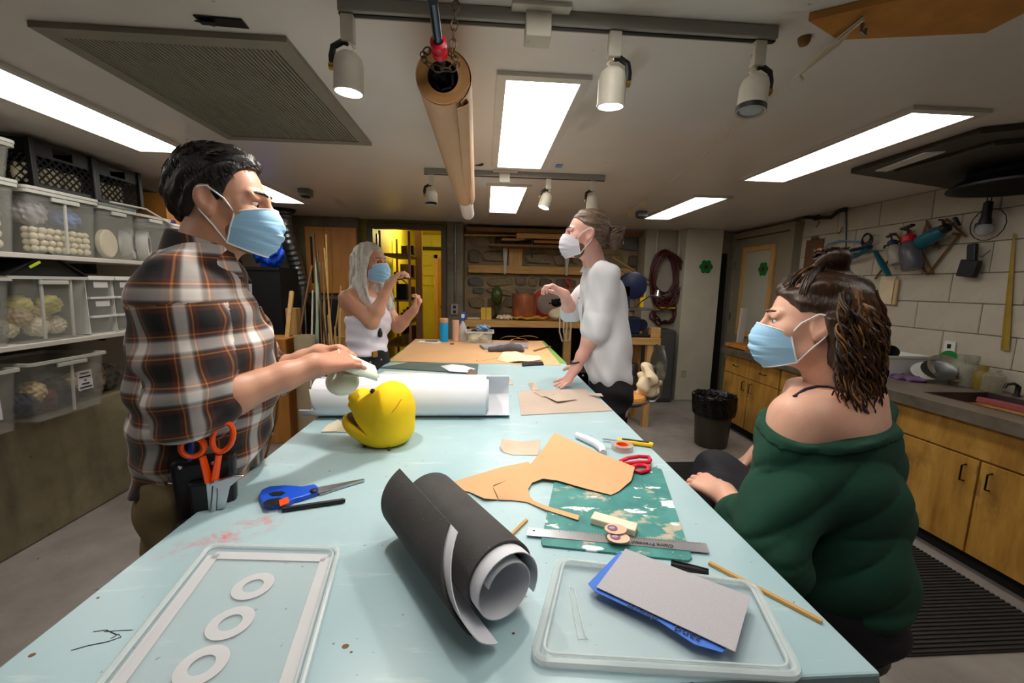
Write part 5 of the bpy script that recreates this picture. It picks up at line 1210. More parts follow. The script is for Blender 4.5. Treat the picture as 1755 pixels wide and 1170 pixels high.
# rubber floor mat, bin, stool, machine stand
rm = thing('rubber_mat','black ribbed rubber mat on the floor along the cabinets','mat',(1.85,2.2,0)); MB().box2((-.95,-.88,.0),(.62,.90,.008)).build('mat_base', M['rubber'], rm)
rib = MB().box((0,0,0),(1.56,.009,.007)).mesh('rib', M['rubber'])
for k in range(89): o = link(bpy.data.objects.new('rib', rib), rm); o.location = (-.165,-.87+.02*k,.0115)
bc_ = P(1226,770,Z=0)
wb_ = thing('waste_bin','brown waste bin lined with a black bag near the cabinets','bin',(bc_.x+.02,bc_.y+.12,0))
MB().lathe([(.135,0),(.14,.01),(.165,.40),(.175,.46),(.17,.46),(.14,.03),(.001,.02)],(0,0,0),32,cap=False).build('bin_body', M['can'], wb_, smooth=40)
random.seed(5)
def bagf(u,v):
    a = 2*math.pi*u; prof = [(.176,.30),(.182,.36),(.186,.43),(.186,.475),(.178,.485),(.162,.47),(.15,.40)]; i = min(int(v*6),5); f = v*6-i
    r = prof[i][0]*(1-f)+prof[i+1][0]*f; z = prof[i][1]*(1-f)+prof[i+1][1]*f
    w_ = .005*math.sin(9*a+5*v)+.004*math.sin(17*a+9*v)+.003*math.sin(31*a-4*v); return V((r+w_)*math.cos(a),(r+w_)*math.sin(a),z+w_*.8)
MB().grid(bagf,72,12,closeu=True).build('bin_bag', M['bag'], wb_, smooth=True, solid=.002)
crumple('rubbish','crumpled black bag contents','x',(0,0,.40),(.13,.13,.05),M['bag'],7,parent=wb_)
st = thing('round_stool_chair','swivel stool with orange round seat, grey curved back and steel rim','chair',(1.02,2.80,0),0)
MB().lathe([(.001,.645),(.14,.645),(.15,.652),(.15,.662),(.14,.675),(.08,.683),(.001,.684)],(0,0,0),36,cap=False).build('seat_cushion', M['cork'], st, smooth=40)
MB().lathe([(.10,.615),(.155,.62),(.172,.64),(.172,.65),(.15,.652),(.001,.64)],(0,0,0),36,cap=False).build('seat_rim', M['steel'], st, smooth=40)
MB().cyl((0,0,.1),(0,0,.62),.028,n=16).build('post', M['black'], st, smooth=40)
for k in range(5): a = R(72*k+20); MB().tube([(0,0,.10),(.22*math.cos(a),.22*math.sin(a),.05),(.24*math.cos(a),.24*math.sin(a),.0)],[.025,.018,.018],8).build('leg', M['black'], st, smooth=True)
MB().grid(lambda u,v: V(.225-.03*math.cos((u-.5)*2.2)+.01*v+.02, .15*math.sin((u-.5)*2.4)*(math.sin(math.pi*min(1,.25+.75*v))**.5 if v<1 else .5), .80+.24*v), 14, 10).build('backrest', M['galv'], st, smooth=True, solid=.006)
MB().tube([(.12,0,.62),(.22,0,.62),(.262,0,.66),(.268,0,.78),(.262,0,.9)],.011,8).build('back_support', M['steel'], st, smooth=True)
F = Field((-.1,-.13,-.15),(.1,.13,.16),.006); F.ell((0,0,-.03),(.065,.085,.10),.02).ell((0,.0,.06),(.04,.07,.07),.03).disp(lambda x,y,z: .016*np.sin(34*y+26*z)+.013*np.sin(52*z-30*y+25*x)+.008*np.sin(90*y+60*x-40*z))
o = npmesh('canvas_bag',[F.net()],M['cream_cloth']); o.location = (1.185,2.80,.76); tag(o,'cream canvas bag slumped against the grey chair back','bag')
ms = thing('machine_stand','yellow pine stand carrying the dark blue saw','stand',(1.58,4.15,0))
MB().box2((-.2,-.2,.87),(.2,.2,.94)).build('stand_top', M['pine'], ms, bevel=.004)
for x in (-.16,.10):
    for y in (-.16,.16): MB().box2((x-.03,y-.03,0),(x+.03,y+.03,.87)).build('leg', M['pine_z'], ms)
MB().box2((-.16,-.03,.25),(.1,.03,.30)).build('stretcher', M['pine'], ms)
for k in range(3): tag(MB().lathe([(.08,0),(.085,.01),(.085,.09),(.08,.1),(.001,.1)],(1.55,4.15,.305+.12*k),20).build('paint_tin', M['galv'], smooth=40),['lowest grey tin under the saw stand','middle grey tin under the saw stand','top grey tin under the saw stand'][k],'tin')
sw_ = thing('bandsaw','dark blue benchtop bandsaw with grey table and yellow guard','saw',(1.53,4.12,.942))
MB().box2((-.16,-.14,0),(.17,.14,.03)).build('base', M['black'], sw_, bevel=.006)
MB().lathe([(.12,-.05),(.14,-.04),(.14,.04),(.12,.05)],(-.02,0,.52),28,(0,1,0),sx=1,sy=1).build('wheel_housing', M['saw'], sw_, smooth=40)
MB().box2((-.14,-.05,.10),(-.05,.05,.52)).build('column', M['saw'], sw_, bevel=.01); MB().box2((-.13,-.09,.03),(.06,.09,.2)).build('lower_housing', M['saw'], sw_, bevel=.012)
MB().box2((-.15,-.14,.275),(.24,.14,.288)).build('saw_table', M['galv'], sw_, bevel=.002)
MB().box2((.06,-.03,.30),(.10,.03,.40)).box2((.10,-.02,.38),(.12,.02,.46)).build('blade_guard', M['yellow'], sw_, bevel=.004)
MB().cyl((.09,-.05,.12),(.09,.05,.12),.06,n=20).build('motor', M['saw'], sw_, smooth=40); MB().box2((.0,-.03,.03),(.10,.03,.075)).build('motor_mount', M['yellow'], sw_)
MB().tube([(.02,-.03,.30),(.06,-.06,.36),(.14,-.08,.42),(.20,-.08,.43)],.006,8).build('lamp_arm', M['black'], sw_, smooth=True); MB().lathe([(.015,.0),(.035,.05),(.04,.07)],(.22,-.08,.48),16,(-.2,-.2,-1)).build('lamp_shade', M['steel'], sw_, smooth=40)
tag(MB().box((0,0,.05),(.10,.06,.10)).build('wood_block', M['pine'], bevel=.003, loc=(1.73,4.0,.942)),'small pine block on the corner of the saw stand','block')
dc = thing('grey_locker','dark grey metal locker standing between the saw stand and the pillar','locker',(2.2,5.02,0)); MB().box2((-.19,-.16,0),(.19,.16,.93)).build('locker_body', mat('dark_grey_metal', srgb(72,72,72), .5, var=.1), dc, bevel=.03); MB().box2((-.16,-.166,.05),(.16,-.16,.88)).build('locker_door', mat('dark_grey_door', srgb(80,80,80), .5, var=.1), dc, bevel=.004)
# hose coils on the back wall
hs = thing('hose_coil','maroon air hose coiled on a hook on the back wall','hose',P(1137,480,Y=5.17)); random.seed(8)
for k in range(10):
    w_, h_ = random.uniform(.14,.21), random.uniform(.26,.36); cx, cz = random.uniform(-.03,.03), -h_+.36+random.uniform(-.04,.02); ph = random.uniform(-.25,.25)
    MB().tube([V(cx+w_*math.cos(a*.314)+ph*.3*h_*math.sin(a*.314),-.01-.012*k,cz+h_*math.sin(a*.314)) for a in range(20)],.012,8,closed=True).build('hose_loop', M['hose'], hs, smooth=True)
h2 = thing('hose_coil','smaller loose maroon hose coil above the grey locker','hose',P(1137,540,Y=5.17)); 
for k in range(4):
    w_ = random.uniform(.12,.2); MB().tube([V(random.uniform(-.01,.01)+w_*math.cos(a*.314),-.02*k,random.uniform(.1,.16)*math.sin(a*.314)+.02*k) for a in range(20)],.011,8,closed=True).build('hose_loop', M['hose'], h2, smooth=True)
MB().box((0,-.05,.10),(.3,.03,.02)).build('hose_hook', M['yellow'], h2)
for k, (px, Y) in enumerate(((1166,5.17),(1127,5.18))):
    p = P(px,400,Y=Y); tag(MB().cyl((0,0,-.82 if k == 0 else -.25),(0,0,CEIL-.002-p.z),[.022,.012][k],n=12).build('wall_pipe', M['white_paint'], smooth=40, loc=p), ['white vertical pipe beside the hoses','thin pale conduit above the hoses'][k],'pipe')
tag(MB().box((0,0,0),(.06,.012,.09)).build('outlet_plate', M['plaster'], bevel=.003, loc=P(1172,640,Y=4.974)),'small painted-over outlet low on the cream pillar','outlet')
pl = thing('plank','long worn white plank leaning beside the pillar and cabinet','plank',(2.46+.45,4.42,0)); MB().box((0,0,.62),(.07,.03,1.24),rotm(.04,.02,0)).build('plank', M['white_paint'], pl, bevel=.003)
dd = thing('dark_strip','tall black strip filling the dark gap behind the pillar','board',(3.06,5.12,0)); MB().box((0,0,.95),(.10,.03,1.9),rotm(0,-.015,0)).build('board', M['black_matte'], dd)  # plain black strip set into the dark gap beside the pillar
# ------------------------------------------------------------------ back of the room
# bench and shelf against the stone wall
bn = thing('pine_bench','long pine workbench against the stone wall','bench',(.75,5.2,0))
MB().box2((-1.0,-.28,.93),(1.0,.30,1.01)).build('bench_top', M['pine'], bn, bevel=.004)
for x in (-.9,.28,.95): MB().box2((x-.045,-.25,0),(x+.045,-.17,.93)).build('leg', M['pine_z'], bn)
MB().box2((-.95,-.2,.35),(.98,.28,.38)).build('lower_shelf', M['dark_wall'], bn)
MB().box2((-.95,.26,.0),(.98,.28,.92)).build('back_panel', M['black_matte'], bn)
BZ = 1.012
ws_ = thing('wall_shelf','pine rail with white brackets fixed to the stone wall','shelf',(.75,5.44,1.0))
zr = P(880,462,Y=5.42).z-1.0; MB().box2((-.98,-.03,zr-.05),(1.25,.0,zr+.05)).build('rail', M['pine'], ws_, bevel=.003)
for px in (866,972):
    x = P(px,430,Y=5.4).x-.75; MB().prism([(x-.035,zr+.33),(x+.035,zr+.33),(x+.012,zr-.06),(x-.012,zr-.06)],-.06,-.032,Matrix(((1,0,0),(0,0,1),(0,1,0)))).build('bracket', M['white_paint'], ws_)
x = P(884,430,Y=5.4).x-.75; MB().box2((x-.09,-.03,zr+.05),(x+.09,0,zr+.36)).build('upright', M['pine_z'], ws_)
for k, (px0, px1, py, th, d, m, lb) in enumerate(((800,1010,393,.05,.3,'brown_stick','dark long board topmost on the wall rack'),(885,985,404,.06,.25,'pine','pale thick board on the wall rack'),(860,900,410,.03,.2,'ply','short orange board on the wall rack'),(915,1010,414,.035,.2,'ply','orange board under the pale one on the wall rack'),(840,1000,420,.03,.3,'brown_stick','lowest brown board on the wall rack'))):
    a_, b_ = P(px0,py,Y=5.2), P(px1,py,Y=5.2); tag(MB().box((0,0,0),(b_.x-a_.x,d,th)).build('stored_board', M[m], bevel=.002, loc=V((a_.x+b_.x)/2,5.28,a_.z)),lb,'board')
rk = thing('rack_arm','black steel rack arms carrying the stored boards','rack',P(908,420,Y=5.45)); MB().cyl((0,-.3,-.03),(0,0,-.03),.012).cyl((0,-.28,-.18),(0,-.28,.16),.012).build('arm', M['black'], rk); MB().cyl((-.55,-.28,-.06),(.2,-.28,.09),.008).build('wire', M['black'], rk)
a_, b_ = P(775,402,Y=5.3), P(900,404,Y=5.3); tag(MB().cyl(V(),b_-a_,.012,n=10).build('pole', M['dowel'], smooth=40, loc=a_),'thin pale pole lying along the top of the stone wall','pole')
for k, (q0, q1) in enumerate((((1048,440),(1112,480)),((1040,450),(1118,490)))):
    a_, b_ = P(*q0,Y=5.0), P(*q1,Y=5.2); tag(MB().cyl(V(),b_-a_,.014,n=10).build('bamboo_pole', mat('olive_bamboo', srgb(150,135,85), .6), smooth=40, loc=a_),['upper olive pole slanting behind the standing person','lower olive pole slanting behind the standing person'][k],'pole')
rf = thing('rafter_board','brown board fixed under the ceiling behind the ponytail','board',P(1075,402,Y=5.3)); MB().box((0,0,0),(.36,.1,.05)).build('board', M['brown_stick'], rf)
# things on the bench
def bp_(px, py=None, Y=5.05): p = P(px,545,Y=Y); return V(p.x,Y,BZ)
cp_ = thing('copper_pot','shiny copper pot tipped on a yellow cloth on the bench','pot',bp_(898,Y=5.15)+V(0,0,.03))
Ma = V(-.16,-.05,1)
MB().lathe([(.001,0),(.15,0),(.155,.01),(.155,.27),(.16,.275),(.152,.275),(.145,.02),(.001,.012)],(0,0,.02),36,Ma,cap=False).build('pot_body', M['copper'], cp_, smooth=40); MB().lathe([(.153,.262),(.163,.268),(.163,.278),(.152,.278)],(0,0,.02),36,Ma,cap=False).build('pot_rim', M['copper'], cp_, smooth=40)
crumple('yellow_cloth','yellow cloth under the copper pot on the bench','cloth',bp_(905,Y=5.08)+V(0,0,.03),(.23,.12,.022),mat('mustard_cloth', srgb(200,150,50), .9),111)
crumple('cream_bundle','cream folded cloth left of the copper pot','cloth',bp_(865,Y=5.05)+V(0,0,.03),(.1,.08,.03),M['cream_cloth'],112)
hdv = thing('green_head_form','dark green glass head form on a stand on the bench','sculpture',bp_(851,Y=5.25))
F = Field((-.12,-.12,0),(.12,.12,.45),.006); F.ell((0,0,.30),(.075,.085,.115),.02).ell((0,-.04,.25),(.05,.05,.06),.03).cap((0,-.075,.31),(0,-.095,.275),.01,.015,.02).cap((0,0,.2),(0,0,.08),.03,.025,.04)
npmesh('head', [F.net()], M['glass_dark']).parent = hdv; MB().lathe([(.06,0),(.06,.015),(.02,.03),(.018,.12)],(0,0,0),20).build('stand', M['black'], hdv, smooth=40)
yb_ = thing('yellow_box','pair of small yellow boxes on the bench','box',bp_(833,Y=5.02)); 
for s in (-1,1): MB().box((.033*s,0,.075),(.062,.06,.15)).build('box_half', mat('yellow_card', srgb(225,185,70), .6), yb_, bevel=.004)
tag(MB().box((0,0,.01),(.16,.1,.02)).build('white_tray', M['white_paint'], bevel=.004, loc=bp_(812,Y=5.1)),'low white tray on the left of the bench','tray')
bag = thing('tote_bag','cream tote bag with long straps hanging over the bench edge','bag',bp_(958,Y=4.98))
F = Field((-.16,-.14,-.02),(.2,.14,.24),.007); F.ell((0,0,.07),(.13,.10,.06),.03).ell((.02,.02,.13),(.11,.08,.05),.03).disp(lambda x,y,z: .008*np.sin(35*x+20*z)+.006*np.sin(50*z-20*y)); npmesh('bag_body',[F.net()],M['cream_cloth']).parent = bag
for dx in (0,.05): MB().tube([(dx,-.08,.1),(dx-.01,-.115,.04),(dx-.01,-.12,-.12),(dx+.03,-.12,-.24),(dx+.07,-.12,-.22),(dx+.08,-.118,-.05),(dx+.07,-.1,.06)],.009,6,sq=.4).build('strap', M['cream_cloth'], bag, smooth=True)
crumple('black_coat','black folded cloth on top of the tote bag','cloth',bp_(962,Y=5.12)+V(.02,0,.22),(.16,.1,.05),M['black_matte'],115)
# painted letters on the wall
cc = P(940,530,Y=5.46); rc = thing('letter_sign','round white sign with a red letter C leaning on the stone wall','sign',V(cc.x-.02,5.42,BZ))
MB().lathe([(.001,0),(.24,0),(.24,.012),(.001,.012)],(0,0,.2),36,(0,-1,0),cap=False).build('disc', mat('pale_board', srgb(170,155,140), .8), rc)
MB().grid(lambda u,v: V((.15+.06*v)*math.cos(R(60+240*u)),-.016,.2+(.15+.06*v)*math.sin(R(60+240*u))),24,1).build('letter', M['red_paint'], rc, solid=.004)
text('letter_sign_s','S',.24,M['red_paint'],None,mat4((1,0,0),(0,0,1),(0,-1,0),P(974,486,Y=5.44)),.004)
tag(bpy.data.objects['letter_sign_s'],'red letter S fixed on the stone wall behind the raised hand','letter'); bpy.data.objects['letter_sign_s'].name = 'red_letter'
# conduit and outlet on the doorway pier
cx_ = P(780,450,Y=DY-.01); tag(MB().cyl((0,0,0),(0,0,.95),.012,n=10).build('conduit', M['galv'], smooth=40, loc=V(cx_.x,DY-.013,1.22)),'thin steel conduit on the concrete pier right of the doorway','conduit')
ot = thing('wall_outlet','double outlet with grey cover plate on the concrete pier','outlet',P(779,530,Y=DY-.012)); MB().box((0,0,0),(.09,.02,.13)).build('cover', M['track'], ot, bevel=.004)
for s in (-1,1): MB().box((0,-.012,.03*s),(.035,.006,.035)).build('socket', M['black'], ot)
a_, b_ = P(770,398,Y=DY-.02), P(900,402,Y=5.3)
# duct, plywood, sticks on the left
du = thing('flex_duct','silver flexible duct running down the left back wall','duct',P(487,360,Y=4.5)); d0 = du.location.copy()
dp = [P(*q,Y=Y)-d0 for q, Y in (((486,352),4.55),((488,380),4.55),((497,420),4.6),((508,455),4.68),((516,490),4.72),((518,540),4.74))]
pts = []
for i in range(len(dp)-1):
    for k in range(8): pts.append(dp[i]+(dp[i+1]-dp[i])*k/8)
MB().tube(pts,[.075 if k%2 else .066 for k in range(len(pts))],20,cap=False).build('duct', M['galv'], du, smooth=25)
MB().lathe([(.10,-.03),(.12,0),(.09,.0)],V(dp[0].x,dp[0].y,CEIL-d0.z-.002),24).build('collar', M['dark_metal'], du)
pw = thing('plywood_cupboard','orange plywood cupboard doors on the left back wall','cupboard',(0,0,0)); q0, q1 = P(523,388,Y=4.92), P(611,388,Y=4.92); zb = P(560,502,Y=4.92).z
pw.location = ((q0.x+q1.x)/2,4.92,zb); w_ = (q1.x-q0.x)/2; h_ = q0.z-zb
for s in (-1,1): MB().box2((s*w_*.01 if s>0 else -w_,-.02,0),(w_ if s>0 else -w_*.01-.25*w_,.02,h_) if s>0 else (-.26*w_,.02,h_)).build('door', M['ply'], pw, bevel=.003)
MB().box2((-.25*w_,-.015,0),(0,.02,h_)).build('mid_panel', M['ply'], pw)
MB().box2((-.8*w_,-.026,h_*.15),(-.72*w_,-.02,h_*.85)).build('slot_pull', M['black'], pw)
cbx = thing('cardboard_box','brown cardboard box on the floor behind the plaid-shirted person','box',(-1.86,3.72,0)); MB().box2((-.18,-.15,0),(.14,.15,.94)).build('box_body', M['ply'], cbx, bevel=.004); MB().box2((.0,-.156,.88),(.06,-.15,.95)).build('tape', M['black'], cbx)
tag(MB().lathe([(.08,0),(.085,.01),(.085,.97),(.078,.97),(.078,.1)],(0,0,0),28).build('card_bin', mat('beige_tube', srgb(195,178,145), .7), smooth=40, loc=P(523,600,Y=3.62)*1 - V(0,0,P(523,600,Y=3.62).z)),'tall beige cardboard tube bin holding sticks','tube')
ST = [((537,400),(560,600),'dark_stick',.008,'tallest dark stick in the bundle'),((559,402),(566,600),'dowel',.006,'tallest pale dowel in the bundle'),((542,440),(545,600),'green_stick',.011,'thick pale green rod in the bundle'),((548,450),(541,600),'green_stick',.010,'second pale green rod beside the thick one'),((535,455),(515,560),'brown_stick',.010,'brown stick leaning left out of the beige tube'),((556,425),(570,600),'dowel',.007,'pale dowel right of the tallest one'),((553,450),(560,600),'dowel',.006,'pale dowel left of the tallest one'),((584,490),(582,600),'dowel',.007,'upright dowel standing right of the bundle'),((582,510),(570,600),'dowel',.006,'short dowel crossing the upright one'),((555,497),(556,600),'dowel',.007,'short pale dowel in the middle of the bundle'),((536,498),(534,600),'white_paint',.008,'short white stick in the beige tube'),((500,500),(490,600),'pine_z',.022,'thick pine post leaning by the cardboard box'),((520,510),(512,580),'dark_stick',.007,'dark stick in the front of the beige tube'),((523,515),(525,590),'galv',.006,'grey metal rod in the beige tube'),((570,500),(560,600),'brown_stick',.006,'thin brown stick low in the bundle'),((545,430),(552,600),'brown_stick',.007,'brown stick beside the dark one'),((562,540),(565,605),'dowel',.006,'very short dowel at the front of the bundle'),((574,560),(577,610),'dowel',.008,'short stub of dowel by the pine offcut')]
random.seed(3)
for k, (a_, b_, m, r, lb) in enumerate(ST):
    p, q = P(*a_,Y=3.95+.02*(k%3)), P(*b_,Y=3.62+.03*(k%5)); q2 = q + (q-p).normalized()*((q.z-.02)/max(.2,((p-q).normalized().z)) if False else .35)
    tag(MB().cyl(V(), p-q2, r, n=8).build('wooden_rod', M[m], smooth=40, loc=q2), lb, 'stick')
for k, (px, py, Y, sz, lb) in enumerate(((595,545,4.3,(.16,.10,.20),'pine offcut standing behind the right-hand dowels'),(592,585,4.0,(.16,.08,.10),'flat pine offcut low behind the white-haired person'),(503,545,4.1,(.10,.10,.2),'pine offcut behind the cardboard box'))):
    p = P(px,py,Y=Y); tag(MB().box((0,0,0),(sz[0],sz[1],p.z*1.0+sz[2]/2)).build('pine_offcut', M['pine_z'], bevel=.003, loc=V(p.x,Y,(p.z+sz[2]/2)/2)),lb,'offcut')
dkb = thing('dark_cupboard','dark cupboard below the plywood doors','cupboard',(-1.62,4.75,0)); MB().box2((-.25,-.17,0),(.30,.19,1.24)).build('carcass', M['black_matte'], dkb, bevel=.004); MB().box2((-.22,-.18,.1),(.02,-.17,1.2)).box2((.03,-.18,.1),(.27,-.17,1.2)).build('door', M['black_matte'], dkb)
crumple('blue_bag','shiny blue plastic bag on the dark shelf behind the mask','bag',P(462,432,Y=4.2),(.13,.12,.16),mat('blue_bag', srgb(15,75,200), .2, var=.3, vs=12, bump=.6, bs=15, bd=.03),120)
ds = thing('dark_shelf_unit','dark shelf unit behind the plaid-shirted person','shelf',P(462,500,Y=4.2)); zt = P(462,432,Y=4.2).z-.15; ds.location = (P(462,500,Y=4.2).x,4.2,0)
MB().box2((-.22,-.2,zt-.03),(.2,.2,zt)).build('top_board', M['black_matte'], ds); MB().box2((-.22,-.19,0),(.2,.19,zt-.03)).build('carcass', M['black_matte'], ds)
# corridor contents
clp = thing('corridor_lamp','round yellow-lit ceiling lamp in the corridor','lamp',(P(717,400,Y=6.6).x,6.6,2.418)); MB().lathe([(.001,-.13),(.08,-.12),(.13,-.07),(.15,-.02),(.15,0)],(0,0,0),24,cap=False).build('globe', mat('yellow_globe', (1,.9,.45), .5, var=0, emit=7), clp, smooth=True)
ll = bpy.data.lights.new('lamp_light','POINT'); ll.energy = 22; ll.color = (1,.86,.32); ll.shadow_soft_size = .12; lo = link(bpy.data.objects.new('lamp_light', ll), clp); lo.location = (0,0,-.2)
tag(MB().box((0,0,1.2),(.09,.09,2.4)).build('pink_post', mat('pink_post', srgb(190,150,130), .6), bevel=.004, loc=(P(719,500,Y=6.0).x,6.0,.0)),'pinkish square post standing in the corridor','post')
mrk = thing('metal_rack','tall metal rack of rods and parts along the corridor left wall','rack',(-1.16,5.9,0))
for x in (-.2,.17):
    for y in (-.5,.5): MB().box2((x-.015,y-.015,0),(x+.015,y+.015,2.1)).build('upright', mat('copper_post', srgb(150,105,80), .5), mrk)
for z in (.3,.6,.9,1.2,1.5,1.8): MB().box2((-.2,-.5,z),(.17,.5,z+.02)).build('rack_shelf', M['brown_stick'], mrk)
random.seed(9)
for k in range(16):
    z = (.3,.6,.9,1.2,1.5,1.8)[k%6]+.021; s = random.uniform(.06,.11)
    tag(MB().box((0,0,s),(s*1.3,s*1.6,2*s)).build('stored_box', [M['ply'],M['brown_stick'],M['hose'],M['black_matte']][k%4], bevel=.006, loc=(-1.11+random.uniform(-.03,.03),5.5+.053*k,z)),'small stored box on the corridor rack','box','boxes on the corridor rack')
tag(MB().box((0,0,0),(.03,.10,.16)).build('wall_box', M['galv'], bevel=.004, loc=(-1.405,5.45,1.98)),'grey electrical box high on the corridor\'s yellow wall','box')
tag(MB().cyl((0,0,0),(.9,0,0),.03,n=10).build('corridor_pipe', M['black'], smooth=40, loc=(-1.36,8.35,2.14)),'black pipe crossing high at the corridor end','pipe')
# ------------------------------------------------------------------ people
def skin_mat(name, c, warm):
    t = NT(name); co = t.coord()
    k = t.ramp(t.noise(co, 14, 4, .6), [(.3, sc(c,.88)), (.7, sc(c,1.08))])
    k = t.mix(t.ramp(t.noise(co, 7, 2, .5), [(.45,(0,0,0)),(.75,(.45,.45,.45))]), k, warm)
    t.base(k); t.b.inputs['Roughness'].default_value = .48; t.b.inputs['Subsurface Weight'].default_value = .12
    t.b.inputs['Subsurface Radius'].default_value = (.012,.004,.002); t.b.inputs['Subsurface Scale'].default_value = .6
    t.bump(t.noise(co, 220, 3), .12, .002); return t.m
def hair_mat(name, c0, c1, scale=(60,60,6), hi=None):
    t = NT(name); co = t.coord(scale)
    k = t.ramp(t.noise(co, 3, 4, .6), [(.3, c0), (.7, c1)])
    if hi: k = t.mix(t.ramp(t.noise(t.coord((9,9,3)), 1.4, 3, .5), [(.60,(0,0,0)),(.68,(.85,.85,.85))]), k, hi)
    t.base(k); t.b.inputs['Roughness'].default_value = .42; t.bump(t.noise(co, 4, 3), .5, .004); return t.m
def npv(a): return np.array(a, float)
def xf4(Rm, T): 
    m = np.eye(4); m[:3,:3] = np.array(Rm); m[:3,3] = np.array(T); return m
def apply(xf, vq): return (vq[0] @ xf[:3,:3].T + xf[:3,3], vq[1])
def gridVQ(fn, nu, nv, closeu=False):
    mb = MB().grid(fn, nu, nv, closeu); return np.array(mb.v), np.array(mb.f)
def facing(a, pitch=0, roll=0):      # local +Y is the face; a: world direction of facing in degrees from +X, counter-clockwise
    return Matrix.Rotation(R(a-90),3,'Z') @ Matrix.Rotation(R(pitch),3,'X') @ Matrix.Rotation(R(roll),3,'Y')
def head_field(fem=False, neck=(0,-.05,-.22), nr=.055, h=.0023):
    lo = [min(-.1,neck[0]-.08), min(-.135,neck[1]-.08), neck[2]-.02]; hi = [max(.1,neck[0]+.08), .15, .14]
    F = Field(lo, hi, h)
    F.ell((0,-.018,.036),(.075,.097,.088),.03).ell((0,.028,-.028),(.060,.066,.082),.035).ell((0,.035,-.075),(.046 if fem else .052,.048,.034),.03).ell((0,.07,-.095),(.02,.018,.018),.025)
    for s in (-1,1):
        F.ell((.044*s,.052,-.024),(.018,.022,.018),.03).cap((.046*s,-.002,-.062),(.036*s,.055,-.092),.013,.013,.025)
        F.ell((.031*s,.0955,.003),(.017,.016,.0105),.012,op='sub')
        F.ell((.031*s,.0735,.0112),(.0165,.0128,.0056),.005).ell((.031*s,.0730,-.0082),(.0155,.0115,.0044),.005)
        F.cap((.012*s,.090,.023),(.044*s,.074,.022),.006 if fem else .0085,.006,.016)
        F.ell((.076*s,-.012,-.006),(.008,.021,.032),.006,rotm(.18,0,.35*s)).ell((.082*s,-.006,-.002),(.005,.012,.019),.004,rotm(.18,0,.35*s),op='sub').ell((.075*s,-.004,-.032),(.006,.010,.011),.006)
        F.ell((.011*s,.108,-.033),(.009,.009,.008),.008)
    F.cap((0,.090,.014),(0,.117,-.028),.0075,.0105,.014).cap((-.02,.093,-.064),(.02,.093,-.064),.008,.008,.008).cap((-.017,.092,-.074),(.017,.092,-.074),.008,.008,.008)
    F.cap((-.02,.104,-.0685),(.02,.104,-.0685),.002,.002,.004,op='sub')
    F.cap((0,-.02,-.05),neck,nr,nr*1.08,.03)
    return F
def eyes(parent, xf, iris, look=(0,1,0)):
    lk = Vector(look).normalized()
    for s in (-1,1):
        c0 = Vector((.031*s,.0728,.0018)); Xm = Matrix(xf.tolist())
        MB().ball(Xm@c0,.0124,16,12).build('eye', M['eye_white'], parent, world=True, smooth=True)
        d = lk; a1, b1, _ = frame(d)
        mb = MB(); cc = c0+d*.0118
        mb.lathe([(.0055,-.0006),(.0058,.0004),(.003,.0012),(.0003,.0014)],(0,0,0),16,(0,0,1))
        mm_ = Matrix((a1,b1,d)).transposed(); mb.v = [tuple(Xm@(cc+mm_@Vector(p))) for p in mb.v]
        mb.build('iris', iris, parent, world=True, smooth=True)
def brows(parent, xf, m, th=.0035):
    Xm = Matrix(xf.tolist())
    for s in (-1,1): MB().tube([Xm@Vector(p) for p in ((.011*s,.0975,.026),(.024*s,.0935,.030),(.040*s,.082,.029),(.050*s,.068,.024))],[th,th*1.2,th,th*.4],8,sq=.8).build('eyebrow', m, parent, world=True, smooth=True)
def mask(parent, xf, m, loopm, fold=.0028, k=1.0):
    Xm = Matrix(xf.tolist())
    def f(u, v):
        a = (u*2-1)*math.pi/2*.97
        y0 = np.interp(v,[0,.12,.35,.6,.85,1],[.117,.128,.134,.130,.116,.098]); z0 = np.interp(v,[0,.12,.35,.6,.85,1],[-.004,-.022,-.05,-.078,-.105,-.122])
        ys = np.interp(v,[0,.5,1],[.040,.030,.022]); zs = np.interp(v,[0,1],[-.028,-.098]); wx = np.interp(v,[0,.5,1],[.066,.068,.058])*k
        c = max(0,math.cos(a)); x = wx*math.sin(a)*(1 if abs(a)<1.2 else 1); w_ = c**.8
        saw = ((v*4.0)%1.0); p = fold*(1-saw)*w_ if .15 < v < .92 else 0
        wr = .0022*math.sin(14*u+9*v*v*3)*w_*(1-abs(2*v-1))
        return Xm@Vector((x, ys+(y0-ys)*w_+p+wr, zs+(z0-zs)*w_))
    o = MB().grid(f, 36, 40).build('face_mask', m, parent, world=True, smooth=True, solid=.0012)
    for v0 in (0,1): MB().tube([f(u/24,v0) for u in range(25)], .0022, 6).build('mask_edge', loopm, o, world=True)
    for e in (0,1):
        MB().tube([f(e,i/8) for i in range(9)], .0022, 6).build('mask_edge', loopm, o, world=True)
        s = -1 if e == 0 else 1
        top, bot = Xm.inverted()@f(e,.02), Xm.inverted()@f(e,.98)
        pts = [top,Vector((.0755*s,.028,.0)),Vector((.083*s,-.004,.022)),Vector((.083*s,-.022,.018)),Vector((.082*s,-.03,-.01)),Vector((.080*s,-.018,-.035)),Vector((.072*s,.004,-.062)),bot]
        MB().tube([Xm@p for p in pts], .0021, 6).build('ear_loop', loopm, o, world=True, smooth=True)
    for c_ in o.children: pass
    return o
